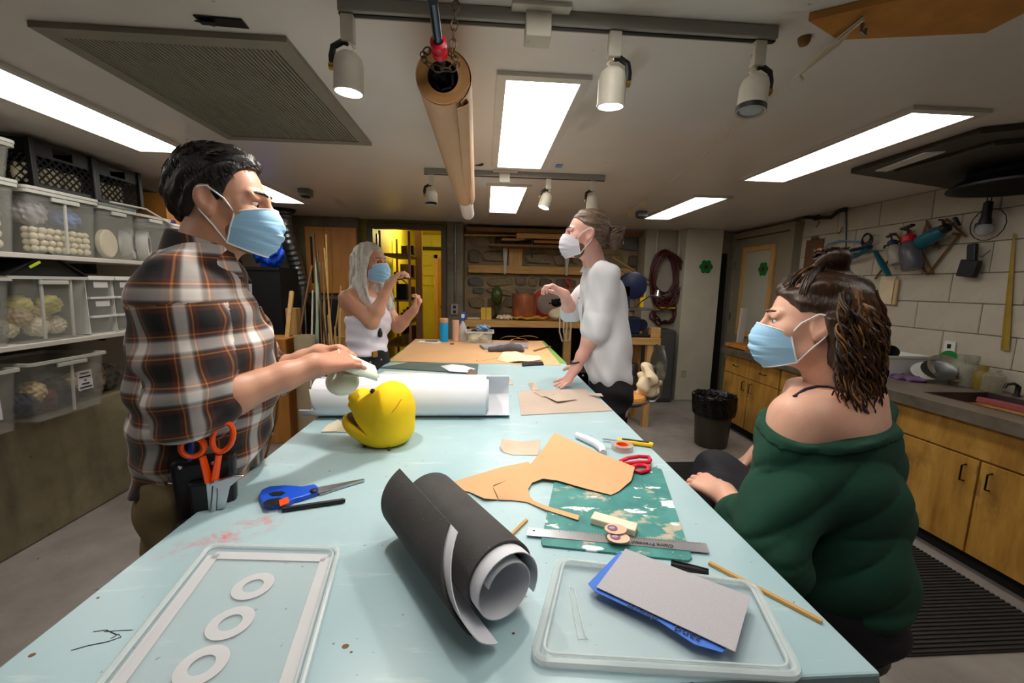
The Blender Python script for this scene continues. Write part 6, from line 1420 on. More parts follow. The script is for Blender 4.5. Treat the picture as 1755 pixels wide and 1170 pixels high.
def hand_into(F, wrist, d, n, s, curl=(25,35,25), spread=.10, thumb=(.55,.75,.25), sc_=1.0, curls=None):
    w_, d, n, s = npv(wrist), npv(Vector(d).normalized()), npv(Vector(n).normalized()), None if s is None else npv(Vector(s).normalized())
    n = n - d*(n@d); n /= np.linalg.norm(n); s = s - d*(s@d) - n*(s@n); s /= np.linalg.norm(s)
    k = sc_
    for i in range(4):
        off = (.030-.0195*i)*k; base = w_ + d*(.088-.004*abs(i-1.2))*k + s*off - n*.002
        F.cap(w_+d*.012*k+s*off*.62, base, .0145*k, .0125*k, .016, flat=None)
        L = (.072,.080,.075,.058)[i]*k; dr_ = d + s*(spread*(1.2-i)*.8); dr_ /= np.linalg.norm(dr_)
        a = 0; p = base; cu = curls[i] if curls else curl; rr_ = (.0095,.0085,.0078,.0068)
        for j, f in enumerate((.45,.31,.26)):
            a += R(cu[j]); q = p + (dr_*math.cos(a)+n*math.sin(a))*L*f
            F.cap(p, q, rr_[j]*k*(.9 if i == 3 else 1), rr_[j+1]*k*(.9 if i == 3 else 1), .004); p = q
    b = w_ + d*.020*k + s*.022*k + n*.004; t1 = b + (s*thumb[0]+d*thumb[1]+n*thumb[2])*.045*k; t2 = t1 + (s*thumb[0]*.5+d*(thumb[1]+.2)+n*thumb[2]*1.2)*.034*k; t3 = t2 + (s*thumb[0]*.15+d*(thumb[1]+.3)+n*(thumb[2]*1.2))*.026*k
    F.cap(b, t1, .016*k, .0115*k, .014).cap(t1, t2, .0112*k, .0098*k, .005).cap(t2, t3, .0098*k, .0075*k, .004)
def arm(elbow, wrist, d, n, s, re=.044, rw=.027, h=.0025, sc_=1.0, upper=None, ru=.05, **k):
    e, w_ = npv(elbow), npv(wrist); tip = w_ + npv(Vector(d).normalized())*.2*sc_
    pts = [e,w_,tip] + ([npv(upper)] if upper is not None else []); lo = np.min(pts,0)-.10; hi = np.max(pts,0)+.10
    F = Field(lo, hi, h); m1 = e+(w_-e)*.3
    F.cap(e, m1, re*.92, re, .02).cap(m1, e+(w_-e)*.72, re, rw*1.12, .02).cap(e+(w_-e)*.72, w_, rw*1.12, rw, .02).cap(w_, w_+npv(Vector(d).normalized())*.03*sc_, rw*.95, .022*sc_, .02)
    if upper is not None: F.cap(npv(upper), e, ru, re*.95, .03)
    hand_into(F, w_, d, n, s, sc_=sc_, **k)
    return F.net()
class Body:
    def __init__(s, name, label, C, ang):
        s.C = Vector((C[0],C[1],0)); s.root = thing(name, label, 'person', s.C, 0); s.a = ang
        s.Rm = facing(ang); s.xf = xf4(s.Rm, s.C)
    def L(s, p): return npv(s.Rm.transposed() @ (Vector(p)-s.C))       # world -> body frame
    def W(s, p): return s.Rm @ Vector(p) + s.C
def legs(B, hips, knees, ankles, m, top=None, r=(.085,.06,.05), h=.009, shoes=True, shoem=None, kk=.06):
    al = [B.L(q) for q in hips+knees+ankles]; lo = np.min(al,0)-.2; hi = np.max(al,0)+.2
    F = Field(lo, hi, h)
    for i in range(2):
        F.cap(B.L(hips[i]), B.L(knees[i]), r[0], r[1], kk).cap(B.L(knees[i]), B.L(ankles[i]), r[1], r[2], .04)
    if top: F.loft(top, .06)
    F.disp(lambda x,y,z: .003*np.sin(60*z+30*x)+.003*np.sin(45*z-25*y))
    o = npmesh('trousers', [F.net()], m, B.root, B.xf)
    if shoes:
        for i in range(2):
            a_ = B.L(ankles[i]); F = Field(a_-npv((.08,.12,.12)), a_+npv((.08,.26,.1)), .007)
            F.cap(a_+npv((0,-.02,-.045)), a_+npv((0,.15,-.055)), .045, .038, .03).cap(a_, a_+npv((0,-.01,-.05)), .05, .045, .03)
            zf = a_[2]-.09; F.clip(lambda x,y,z: zf-z+0*x+0*y, .01); npmesh('shoe', [F.net()], shoem or M['black_matte'], B.root, B.xf)
    return o
def segdist(v, a, b):
    ba = b-a; t = np.clip(((v-a)@ba)/(ba@ba),0,1); return np.linalg.norm(v-a-t[:,None]*ba,axis=1), t
# ---- cloth materials
t = NT('brown_plaid_flannel'); at_ = t.n('ShaderNodeAttribute', attribute_name='cloth'); sp_ = t.n('ShaderNodeSeparateXYZ'); t.l(at_.outputs['Vector'], sp_.inputs[0])
def axis_ramp(out, per, off):
    m1 = t.n('ShaderNodeMath', operation='MULTIPLY_ADD'); m1.inputs[1].default_value = 1/per; m1.inputs[2].default_value = off; t.l(out, m1.inputs[0])
    m2 = t.n('ShaderNodeMath', operation='FRACT'); t.l(m1.outputs[0], m2.inputs[0])
    dk, mar, org, gry, wht = srgb(24,19,22), srgb(92,40,22), srgb(225,150,70), srgb(112,98,98), srgb(246,238,232)
    return t.ramp(m2.outputs[0], [(0,dk),(.16,dk),(.20,mar),(.265,mar),(.285,org),(.315,mar),(.36,gry),(.41,wht),(.59,wht),(.64,gry),(.685,mar),(.715,org),(.735,mar),(.80,mar),(.84,dk)])
ra, rb_ = axis_ramp(sp_.outputs[0], .105, .3), axis_ramp(sp_.outputs[1], .105, .1)
c = t.mix(.5, ra, rb_); c2 = t.mix(1.0, ra, rb_, 'MULTIPLY'); c = t.mix(.25, c, c2)
t.base(c); t.b.inputs['Roughness'].default_value = .9; t.b.inputs['Sheen Weight'].default_value = .15; t.bump(t.noise(t.coord(), 500, 2), .15, .001); M['plaid'] = t.m
M['green_sweat'] = mat('dark_green_sweatshirt', srgb(22,66,50), .95, var=.08, vs=8, bump=.2, bs=500, bd=.001)
M['white_shirt'] = mat('pale_cotton_shirt', srgb(214,214,220), .85, var=.03, vs=6, bump=.15, bs=300, bd=.001)
M['white_top'] = mat('white_tank_top', srgb(232,224,236), .85, var=.03, bump=.1, bs=300)
M['khaki'] = mat('khaki_canvas', srgb(118,102,70), .9, var=.1, vs=10, bump=.25, bs=160, bd=.002)
M['black_jeans'] = mat('black_jeans', srgb(20,20,24), .85, var=.2, vs=12)
M['navy_leg'] = mat('black_leggings', srgb(20,19,28), .75, var=.12)
M['mask_blue'] = mat('blue_surgical_mask', srgb(158,205,240), .75, var=.03, bump=.1, bs=300)
M['mask_white'] = mat('white_cloth_mask', srgb(225,222,235), .8, var=.03)
M['elastic'] = mat('white_elastic', srgb(240,240,242), .7, var=.02)
# =============== person in the plaid shirt
SK1 = skin_mat('tan_skin', srgb(205,150,122), srgb(195,118,95))
B = Body('person','person in a brown plaid shirt and pale blue mask, holding foam over the table',(-.765,1.08),22)
HT = P(386,347,Y=1.09); Hx = xf4(facing(9,-5,0), HT)
nk = npv((Matrix(Hx.tolist()).inverted() @ B.W((0.03,.045,1.44))))
Fh = head_field(neck=tuple(nk), nr=.062)
head_vq = apply(Hx, Field.net(Fh))
shR, shL = npv((.190,.025,1.395)), npv((-.175,.03,1.395))
elR, wrR = P(325,703,Y=.91), P(540,626,Y=1.10); elL, wrL = V(-.70,1.33,1.13), P(548,607,Y=1.30)
dR = P(625,612,Y=1.19)-wrR
aR = arm(elR, wrR, dR+V(0,.02,0), (-.1,.45,-.9), (-.5,.8,.25), re=.047, rw=.031, curls=((28,45,30),(30,48,30),(22,35,25),(14,25,20)), upper=B.W(shR), thumb=(.35,.75,.55), sc_=1.05)
aL = arm(elL, wrL, V(.14,-.03,.02), (0,-.5,-.85), (-.3,-.85,.3), re=.045, rw=.03, upper=B.W(shL), curls=((30,40,30),)*4, thumb=(.2,.8,.5))
Ft = Field((-.25,-.2,.1),(.25,.2,1.46),.011); Ft.loft([(.86,0,0,.15,.11),(1.1,0,.03,.15,.12),(1.3,0,.04,.15,.11),(1.42,0.02,.04,.10,.08),(1.455,0.02,.04,.05,.05)],.04)
for s in (-1,1): Ft.cap((.09*s,0,.85),(.10*s,.02,.48),.07,.05,.05).cap((.10*s,.02,.48),(.10*s,0,.12),.05,.035,.04)
npmesh('body', [head_vq, aR, aL, apply(B.xf, Ft.net())], SK1, B.root)
eyes(B.root, Hx, M['iris_brown'], (0,1,-.35)); HM1 = hair_mat('black_brown_hair', srgb(16,12,11), srgb(38,30,27), (90,40,40))
brows(B.root, Hx, HM1, .0042)
# shirt
F = Field((-.36,-.30,.88),(.36,.42,1.54),.0052)
F.loft([(.93,0,.005,.158,.132),(.98,0,.015,.162,.140),(1.06,0,.03,.172,.152),(1.16,0,.042,.182,.158),(1.27,0.005,.045,.194,.150),(1.36,0.012,.042,.185,.128),(1.42,0.02,.042,.145,.102),(1.48,0.03,.045,.102,.086),(1.515,0.03,.048,.078,.076)],.03,e=2.25)
for s in (-1,1): F.cap((.03+.03*s,.04,1.465),(.01+.15*s,.03,1.425),.045,.05,.05)
eR, eL = B.L(elR), B.L(elL)
upR = shR+(eR-shR)*.97
F.cap(shR+npv((-.03,0,.0)), upR, .082, .066, .045).cap(shL+npv((.03,0,0)), eL, .082, .066, .045)
wR = B.L(wrR); cf = eR+(wR-eR)*.17; F.cap(eR+(wR-eR)*.02, cf, .066, .062, .012).cap(eR+(eR-shR)*-.10, eR, .070, .066, .02)
wL_ = B.L(wrL); F.cap(eL, eL+(wL_-eL)*.25, .064, .06, .015)
ud = (eR-shR)/np.linalg.norm(eR-shR)
def folds(x,y,z):
    a = .0045*np.sin(46*z+16*x+9*y)+.0035*np.sin(70*z-26*y+12*x)+.003*np.sin(33*x+40*y+20*z)
    tt_ = ((x-shR[0])*ud[0]+(y-shR[1])*ud[1]+(z-shR[2])*ud[2]); near = np.exp(-((x-shR[0])**2+(y-shR[1])**2)/.02)
    return a + near*.004*np.sin(80*tt_+14*y)
F.disp(folds)
F.cap(npv((0.03,.045,1.495)), npv((0.03,.05,1.60)), .060, .075, .01, op='sub')
sv, sq = F.net()
dR_, tR = segdist(sv, shR, eR); dL_, tL = segdist(sv, shL, eL); dF, tF = segdist(sv, eR, cf); dFL, tFL = segdist(sv, eL, wL_)
def cloth_coords(v, a, b, off):
    d = (b-a)/np.linalg.norm(b-a); s0 = np.cross(d,(0,1,0)); s0 /= np.linalg.norm(s0); n0 = np.cross(d,s0); r = v-a
    return np.stack([np.arctan2(r@n0, r@s0)*.072+off, -(r@d)+1.40, 0*v[:,0]],1)
ang_ = np.arctan2(sv[:,0], sv[:,1]-.03)
att = np.stack([ang_*.165, sv[:,2], 0*ang_],1)
mR = (dR_ < .10) & (sv[:,0] > .125) & (((sv-shR)@ud) > .01); mL = (dL_ < .088) & (sv[:,0] < -.135) & (tL > .1)
att[mR] = cloth_coords(sv[mR], shR, eR, .26); att[mL] = cloth_coords(sv[mL], shL, eL, .05)
fdir = (wR-eR)/np.linalg.norm(wR-eR); mF = (dF < .085) & (((sv-eR)@fdir) > .012) & (((sv-eR)@ud) > -.085)
# collar
def collar(u, v):
    a = R(28+304*u)+math.pi/2; r = .066+.020*v; drop = .040*v; zc = 1.512 - .022*math.cos(a-math.pi/2)*1.0
    front = max(0,math.cos(a-math.pi/2))**2
    return V(.03+(r+.002)*math.cos(a)*1.06, .058+(r+.002)*math.sin(a)*1.04+.012*front*v, zc-drop*(1-.1*front)-.035*front*v+.018*(1-v)+.006)
cv, cq = gridVQ(collar, 60, 8); cv2 = cv*1.0; 
ca = np.stack([np.arctan2(cv[:,0],cv[:,1])*.10+.03, cv[:,2]*1.0+.04, 0*cv[:,0]],1)
npmesh('shirt', [(sv,sq),(cv,cq)], M['plaid'], B.root, B.xf, {'cloth': np.concatenate([att,ca])}).data.name = 'shirt'
MB().tube([B.W((.014,.166,1.37)),B.W((.004,.196,1.28)),B.W((.004,.202,1.16)),B.W((.004,.188,1.05)),B.W((.004,.155,.94))],.0035,6).build('placket', M['plaid'], B.root, world=True, smooth=True)
for z, y in ((1.33,.180),(1.23,.200),(1.12,.196),(1.01,.172)): MB().ball(B.W((.012,y+.003,z)),.006,10,6).build('button', M['brown_stick'], B.root, world=True)
MB().prism([(-.0,1.43),(.06,1.43),(.02,1.36)],.135,.150,Matrix(((1,0,0),(0,0,1),(0,1,0)))).build('undershirt', M['grey_felt'], B.root).rotation_euler = (0,0,R(22-90))
legs(B,[B.W((.09,0,.88)),B.W((-.09,0,.88))],[B.W((.11,.03,.49)),B.W((-.11,.03,.49))],[B.W((.11,0,.09)),B.W((-.11,0,.09))],M['khaki'],[(.78,0,0,.155,.122),(.88,0,0,.150,.122),(.95,0,0,.145,.12)],r=(.088,.072,.064))
# hair, stubble
Fr = Field((-.11,-.14,-.12),(.11,.14,.16),.0026)
Fr.ell((0,-.02,.040),(.0815,.103,.094),.02).ell((0,.026,.096),(.046,.040,.030),.03).ell((0,-.06,.0),(.07,.06,.07),.03)
Fr.disp(lambda x,y,z: .0022*np.sin(160*x+60*y+40*z)+.0022*np.sin(130*y-90*z+50*x)+.0015*np.sin(260*x+190*y-140*z))
def hl(x,y,z):      # hairline height as a function of y
    zl = np.interp(y.ravel(), [-.14,-.075,-.045,-.022,-.004,.004,.018,.03,.045,.06,.08,.10,.13],[-.085,-.085,-.055,.020,.026,-.02,-.025,.03,.068,.085,.094,.104,.12]).astype(np.float32)[None,:,None]
    return zl + 10*np.maximum(np.abs(x)-.06,0)*np.maximum(y-.02,0)*2 - z
Fr.clip(hl,.006); npmesh('hair', [Fr.net()], HM1, B.root, Hx)
random.seed(77); mb = MB(); Xm = Matrix(Hx.tolist())
for k in range(620):
    th, ph = random.uniform(0,6.283), math.acos(random.uniform(-.35,1)); q = Vector((.080*math.sin(ph)*math.cos(th), -.02+.101*math.sin(ph)*math.sin(th), .040+.094*math.cos(ph)))
    zl = float(np.interp(q.y,[-.14,-.075,-.045,-.022,-.004,.004,.018,.03,.045,.06,.08,.10],[-.08,-.08,-.05,.03,.035,.0,.0,.04,.075,.09,.1,.11]))
    if q.z < zl+.008: continue
    n_h = Vector((q.x/.0064,(q.y+.02)/.0102,(q.z-.04)/.0088)).normalized(); d_h = Vector((q.x*2,.6,.15 if q.z > .08 else -.9)); d_h = (d_h-n_h*d_h.dot(n_h)).normalized()
    mb.tube([Xm@(q-n_h*.002), Xm@(q+n_h*.003+d_h*.011), Xm@(q+n_h*.004+d_h*.022)],[.0018,.0015,.0005],4)
o = mb.build('short_hairs', HM1, B.root, world=True, smooth=True); o['kind'] = 'stuff'
Fb = Field((-.1,-.05,-.13),(.1,.12,.02),.0026); Fb.F = head_field(neck=tuple(nk), nr=.062, h=.0026).F[:1,:1,:1]*0+.2 if False else Fb.F
Fb.ell((0,.028,-.028),(.0615,.0675,.0835),.035).ell((0,.035,-.075),(.0535,.0495,.0355),.03).ell((0,.07,-.095),(.0215,.0195,.0195),.025)
for s in (-1,1): Fb.cap((.046*s,-.002,-.062),(.036*s,.055,-.092),.0143,.0143,.025)
Fb.clip(lambda x,y,z: z+.030+.25*(y-.03)+0*x,.004); Fb.clip(lambda x,y,z: .002-y+0*x+0*z,.004)
npmesh('stubble', [Fb.net()], mat('greying_stubble', srgb(122,92,78), .7, var=.4, vs=300, bump=.3, bs=400), B.root, Hx)
mask(B.root, Hx, M['mask_blue'], M['elastic'])
# belt pouch with tools
tpz = P(365,815,Y=.965); to = thing('tool_pouch','black leather tool pouch on the hip of the plaid-shirted person','pouch',tpz)
sd1 = Vector(B.Rm @ Vector((0,1,0))); ot1 = Vector(B.Rm @ Vector((1,0,0)))      # along hip, outward
Mp = Matrix((sd1,ot1,V(0,0,1))).transposed()
to.location = B.W((.180,.055,.952)); 
MB().box(V(),(.11,.04,.165),Mp,1.12).build('pouch_body', M['black'], to, bevel=.012); MB().box(ot1*.028+V(0,0,-.02),(.05,.024,.11),Mp,1.1).build('front_pocket', M['black'], to, bevel=.008)
for x in (-.04,.02): MB().ball(Mp@V(x,.022,.07),.005,10,6).build('rivet', M['steel'], to, smooth=True)
MB().tube([Mp@V(-.058,.0,.05),Mp@V(-.068,.0,.045),Mp@V(-.07,.0,.03),Mp@V(-.058,.0,.025)],.002,6).build('d_ring', M['steel'], to)
os_ = thing('orange_scissors','orange handled scissors standing in the tool pouch','scissors',to.location+V(0,0,.045)-sd1*.006+ot1*.030)
def oloop(c0, w_, h_, tilt):
    pts = []
    for k in range(16):
        a = k*math.pi/8; x, z = w_*math.cos(a), h_*math.sin(a)*(1 if math.sin(a) > 0 else .9); pts.append(Mp@V(c0[0]+x*math.cos(tilt)-z*math.sin(tilt), .01, c0[1]+x*math.sin(tilt)+z*math.cos(tilt)))
    MB().tube(pts,.0075,8,closed=True,sq=.8).build('handle_loop', M['orange'], os_, smooth=True)
oloop((-.004,.075),.021,.024,.2); oloop((.052,.088),.019,.036,-.25)
for a_, b_ in (((.012,.050),(.020,-.01)),((.042,.050),(.030,-.01))): MB().tube([Mp@V(a_[0],.01,a_[1]),Mp@V(b_[0],.01,b_[1])],[.009,.011],8,sq=.6).build('handle_shank', M['orange'], os_, smooth=True)
MB().box(Mp@V(.025,.01,-.05),(.02,.004,.10),Mp).build('blade', M['steel'], os_)
pb_ = thing('blue_pencil','blue pencil standing in the tool pouch','pencil',to.location+V(0,0,.075)); MB().cyl(Mp@V(-.03,.012,-.05),Mp@V(-.015,.012,.075),.005,n=8).build('barrel', M['blue'], pb_); MB().cyl(Mp@V(-.015,.012,.075),Mp@V(-.0125,.012,.095),.004,n=8).build('pencil_tip', M['white_plastic'], pb_)
pl_ = thing('locking_pliers','grey metal pliers hooked on the tool pouch','pliers',to.location+Mp@V(.04,.047,.0)); MB().prism([(-.026,.035),(.02,.045),(.042,.042),(.014,.02),(.002,-.03),(-.014,-.03),(-.01,.02)],-.006,.006,Matrix((sd1,V(0,0,1),ot1)).transposed()).build('jaw', M['steel'], pl_, bevel=.002); MB().tube([Mp@V(-.012,.0,.04),Mp@V(-.022,.004,-.04),Mp@V(-.03,.004,-.09)],.006,8).build('handle', M['steel'], pl_, smooth=True)
tm = thing('tape_measure','black and yellow tape measure clipped below the tool pouch','tape measure',to.location+Mp@V(-.03,.042,-.085)); MB().lathe([(.001,-.018),(.034,-.018),(.038,-.012),(.038,.012),(.034,.018),(.001,.018)],V(),28,ot1,cap=False).build('case', M['black'], tm, smooth=40)
MB().box(Mp@V(0,.0185,.0),(.044,.002,.014),Mp).build('badge', M['yellow'], tm, bevel=.0005); MB().box(Mp@V(.042,.0,.02),(.022,.02,.018),Mp).build('lock_button', M['yellow'], tm, bevel=.003)
text('lettering','STANLEY',.0105,M['ink'],tm,mat4(sd1,V(0,0,1),ot1,tm.location+Mp@V(0,.0198,0)),.0003)
# foam piece held in the hands
fp = thing('foam_shell','cream curved foam shell held in both hands of the plaid-shirted person','foam',P(605,628,Y=1.20))
fd_ = Vector((.8,.35,0)).normalized(); fs_ = V(-fd_.y,fd_.x,0)
MB().grid(lambda u,v: fd_*(-.04+.10*v) + fs_*(.05*math.cos(R(200*u-10))) + V(0,0,.012+(.040-.012*v)*math.sin(R(200*u-10)))-V(0,0,.045*v), 20, 6).build('shell', M['foam_green'], fp, smooth=True, solid=.007)
MB().grid(lambda u,v: fd_*(-.03+.10*v) + fs_*(.06*(u-.5)) + V(0,0,-.022-.012*v+.02*(u-.5)**2), 10, 6).build('flap', M['cream'], fp, smooth=True, solid=.006)
MB().lathe([(.001,-.008),(.040,-.008),(.046,0),(.040,.008),(.001,.008)],-fd_*.03+V(0,0,-.042),28,(.25,-.75,.6),cap=False).build('foam_disc', M['foam_green'], fp, smooth=40)
# =============== seated person in the green sweatshirt
SK2 = skin_mat('fair_skin', srgb(226,176,152), srgb(214,140,120))
B = Body('person','seated person in a dark green off-shoulder sweatshirt and blue mask at the right',(.925,.925),127)
HT = P(1388,552,Y=.99); Hx = xf4(facing(149,-2,2), HT)
nb_ = V(.905,.965,1.19)
nk = npv(Matrix(Hx.tolist()).inverted() @ nb_)
F = head_field(True, tuple(nk), .054); head_vq = apply(Hx, F.net())
slW, srW = V(.755,.885,1.135), V(1.05,1.07,1.13); elW, wrW = V(.655,.81,.845), V(.660,1.0,.885); er2, wr2 = V(1.10,1.22,.88), V(1.03,1.38,.84)
aL = arm(elW, wrW, V(-.06,.15,.0), (.3,.1,-.95), (.9,.3,.1), re=.042, rw=.029, upper=elW+(slW-elW)*.45, ru=.046, curls=((20,30,20),)*4, sc_=.92)
aR = arm(er2, wr2, V(-.03,.06,-.08), (0,0,-1), (-.3,-.9,0), re=.04, rw=.027, upper=srW, ru=.05, h=.005)
def lp(p): return B.L(p)
Ft = Field((-.3,-.3,.45),(.3,.35,1.2),.007)
nl, sl1, sr1 = lp(nb_), lp(slW), lp(srW)
cst = lp(V(.905,.950,1.0)); pel = lp(V(.925,.925,.72))
Ft.cap(pel, cst, .12, .115, .06, flat=(npv((0,1,0)),.8)).cap(sl1, nl, .056, .058, .09).cap(sr1, nl, .056, .058, .09).cap(nl+npv((0,0,-.03)), cst, .08, .11, .10).cap(sl1, B.L(elW+(slW-elW)*.35), .058, .045, .05).cap(sr1, B.L(er2), .056, .05, .05).ell(lp(V(.90,.955,1.10)),(.15,.09,.085),.06)
tors = apply(B.xf, Ft.net()); npmesh('body', [head_vq, aL, aR, tors], SK2, B.root)
eyes(B.root, Hx, M['iris_blue'], (0,1,.05))
HM2 = hair_mat('dark_brown_hair', srgb(34,20,12), srgb(70,44,26), (50,50,12), hi=srgb(176,122,52)); brows(B.root, Hx, mat('brown_brow', srgb(110,70,50), .7), .0028)
# sweatshirt
F = Field((-.42,-.36,.60),(.42,.56,1.22),.006)
pts_s = [(.665,pel[0],pel[1]-.01,.165,.145),(.695,pel[0],pel[1]-.01,.183,.162),(.74,pel[0],pel[1]+.0,.190,.165),(.82,pel[0]*.7+cst[0]*.3,pel[1]*.7+cst[1]*.3,.186,.158),(.92,(pel[0]+cst[0])/2,(pel[1]+cst[1])/2,.192,.150),(1.01,cst[0],cst[1],.20,.145),(1.08,cst[0]*.5+nl[0]*.5,cst[1]*.5+nl[1]*.5,.20,.13),(1.135,nl[0],nl[1]-.005,.195,.115),(1.18,nl[0],nl[1]-.01,.16,.09)]
F.loft(pts_s,.03,e=2.2)
eLl, eRl, wLl, wRl = lp(elW), lp(er2), lp(wrW), lp(wr2)
F.cap(sl1+npv((0.02,0,-.03)), eLl, .088, .078, .05).cap(eLl, eLl+(wLl-eLl)*.62, .078, .052, .03).cap(sr1+npv((-.02,0,-.03)), eRl, .085, .07, .05).cap(eRl, eRl+(wRl-eRl)*.8, .07, .05, .03)
def gf(x,y,z):
    cr = lambda q: (np.sqrt(np.abs(np.sin(q)))-.75)
    a = -.013*cr(17*z+6*x+8*y+1.2*np.sin(9*x+7*y))-.009*cr(26*z-12*x+9*y+.8*np.sin(14*y))+.004*np.sin(30*x+44*y+25*z)
    near = np.exp(-((x-eLl[0])**2+(y-eLl[1])**2+(z-eLl[2]-.09)**2)/.014); return a*(1-.5*near) - near*.014*cr(30*z+16*y-9*x)
F.disp(gf)
# wide neckline sliding off the left shoulder
nx_, ny_ = nl[0], nl[1]
def neck_open(x,y,z):       # remove everything above a plane tilted down to the left shoulder and to the back
    return z - (1.122 + .10*(x-nx_+.05) + .16*np.maximum(y-ny_,0) - .0*x + .18*np.maximum(0,(x-nx_-.05)))
Fp = F.F.copy()
F.clip(neck_open,.012)
sv, sq = F.net(); npmesh('sweatshirt', [(sv,sq)], M['green_sweat'], B.root, B.xf)
rimv = sv[np.abs(sv[:,2]-(1.122+.10*(sv[:,0]-nx_+.05)+.16*np.maximum(sv[:,1]-ny_,0)+.18*np.maximum(0,sv[:,0]-nx_-.05))) < .010]
aa = np.arctan2(rimv[:,1]-rimv[:,1].mean(), rimv[:,0]-rimv[:,0].mean()); rim = []
cx0, cy0 = rimv[:,0].mean(), rimv[:,1].mean()
for k in range(72):
    a = -math.pi+2*math.pi*(k+.5)/72; m_ = np.abs(np.angle(np.exp(1j*(aa-a)))) < .09
    if m_.sum() > 0:
        q = rimv[m_]; r_ = np.hypot(q[:,0]-cx0,q[:,1]-cy0); i_ = r_.argmax(); rim.append((cx0+r_[i_]*math.cos(a), cy0+r_[i_]*math.sin(a), q[:,2].mean()))
rim = np.array(rim); rim = (rim+np.roll(rim,1,0)+np.roll(rim,-1,0))/3
F.F = Fp-.004; F.clip(neck_open,.004); F.clip(lambda x,y,z: -neck_open(x,y,z)-.022,.004); npmesh('neck_band', [F.net()], M['green_sweat'], B.root, B.xf)
# seam on the sleeve
st_ = [sl1+npv((.075,-.05,-.02)), sl1+npv((.07,-.082,-.09)), sl1+npv((.05,-.095,-.16))]
# strap over the bare shoulder
from mathutils.bvhtree import BVHTree
bv = BVHTree.FromPolygons([Vector(q) for q in tors[0]], [tuple(int(i) for i in q) for q in tors[1]])
o_ = Vector((0,0,CAMZ)); strap = []
for a_, b_ in ((1362,680),(1380,668),(1400,663),(1420,664),(1440,670),(1458,681),(1474,694),(1484,706)):
    d_ = (P(a_,b_,Y=1)-o_).normalized(); h_ = bv.ray_cast(o_, d_)
    if h_[0] is not None: strap.append(h_[0]+h_[1]*.002 if h_[1].dot(d_) < 0 else h_[0]-h_[1]*.002)
MB().tube(strap,.0048,6,sq=.6).build('bra_strap', mat('dark_navy_strap', srgb(38,28,58), .6), B.root, world=True, smooth=True)
hp = [V(.86,.87,.665), V(1.0,.99,.665)]; kn_ = [V(.745,1.19,.765), V(.83,1.31,.79)]; an_ = [V(.80,1.24,.36), V(.92,1.38,.36)]
legs(B,hp,kn_,an_,M['navy_leg'],[(.555,pel[0],pel[1]-.01,.11,.11),(.60,pel[0],pel[1]-.01,.175,.155),(.66,pel[0],pel[1],.182,.160),(.74,pel[0],pel[1],.17,.145)],r=(.10,.075,.05),shoes=True)
stl = thing('work_stool','dark stool under the seated person','stool',(.925,.925,.09)); MB().lathe([(.001,.43),(.13,.43),(.14,.44),(.14,.465),(.13,.475),(.001,.478)],V(),32,cap=False).build('seat', M['black'], stl, smooth=40)
for k in range(4): a = R(45+90*k); MB().tube([(.10*math.cos(a),.10*math.sin(a),.43),(.19*math.cos(a),.19*math.sin(a),-.09)],.014,8).build('leg', M['dark_metal'], stl)
MB().tube([V(.16*math.cos(k*.4),.16*math.sin(k*.4),.2) for k in range(16)],.008,6,closed=True).build('foot_ring', M['dark_metal'], stl)
# curly half-up hair
Fr = Field((-.15,-.19,-.26),(.15,.13,.22),.0034)
Fr.ell((0,-.022,.040),(.083,.106,.096),.02).ell((0,-.080,-.03),(.078,.055,.085),.05).ell((0,-.085,-.10),(.07,.04,.05),.05)
for s in (-1,1): Fr.cap((.068*s,-.05,0),(.075*s,-.062,-.10),.024,.014,.04)
Fr.ell((.015,-.03,.155),(.034,.036,.03),.015).ell((-.01,-.05,.165),(.022,.022,.02),.012)
Fr.disp(lambda x,y,z: .004*np.sin(75*x+40*z+30*y)+.004*np.sin(60*y-70*z)+.003*np.sin(120*z+90*x))
def hl2(x,y,z):
    zl = np.interp(y.ravel(), [-.2,-.05,-.028,-.012,.01,.03,.05,.07,.09,.13],[-.4,-.4,-.05,.022,.024,.018,.045,.068,.078,.09]).astype(np.float32)[None,:,None]
    return zl + 9*np.maximum(np.abs(x)-.055,0)*np.maximum(y,0)*2 - z
Fr.clip(hl2,.008); ho = npmesh('hair', [Fr.net()], HM2, B.root, Hx)
Xm = Matrix(Hx.tolist()); random.seed(21); mb = MB(); mbh = MB(); mbm = MB()
for k in range(420):
    s = random.choice((-1,1)); th = random.uniform(.0,1.0); a = R(random.uniform(99,180))*s       # around the back and sides
    st0 = Vector((.090*math.sin(a), .10*math.cos(a)-.02, random.uniform(-.06,.08))); dn = random.uniform(.10,.20); out = Vector((math.sin(a),math.cos(a),0))
    ph = random.uniform(0,6.3); fr_q = random.uniform(1.0,2.2); am = random.uniform(.005,.012); pts = []
    for i in range(16):
        f = i/15; rr_ = am*min(1,f*2.5)
        pts.append(Xm @ (st0 + out*(.022*math.sin(f*2.2)+.006) + Vector((rr_*math.cos(ph+f*fr_q*6.28), rr_*math.sin(ph+f*fr_q*6.28), -dn*f))))
    random.choice((mb,mb,mb,mb,mb,mbm,mbm,mbm,mbm,mbm,mbm,mbh)).tube(pts,[.0030*(1-.5*i/15) for i in range(16)],4)
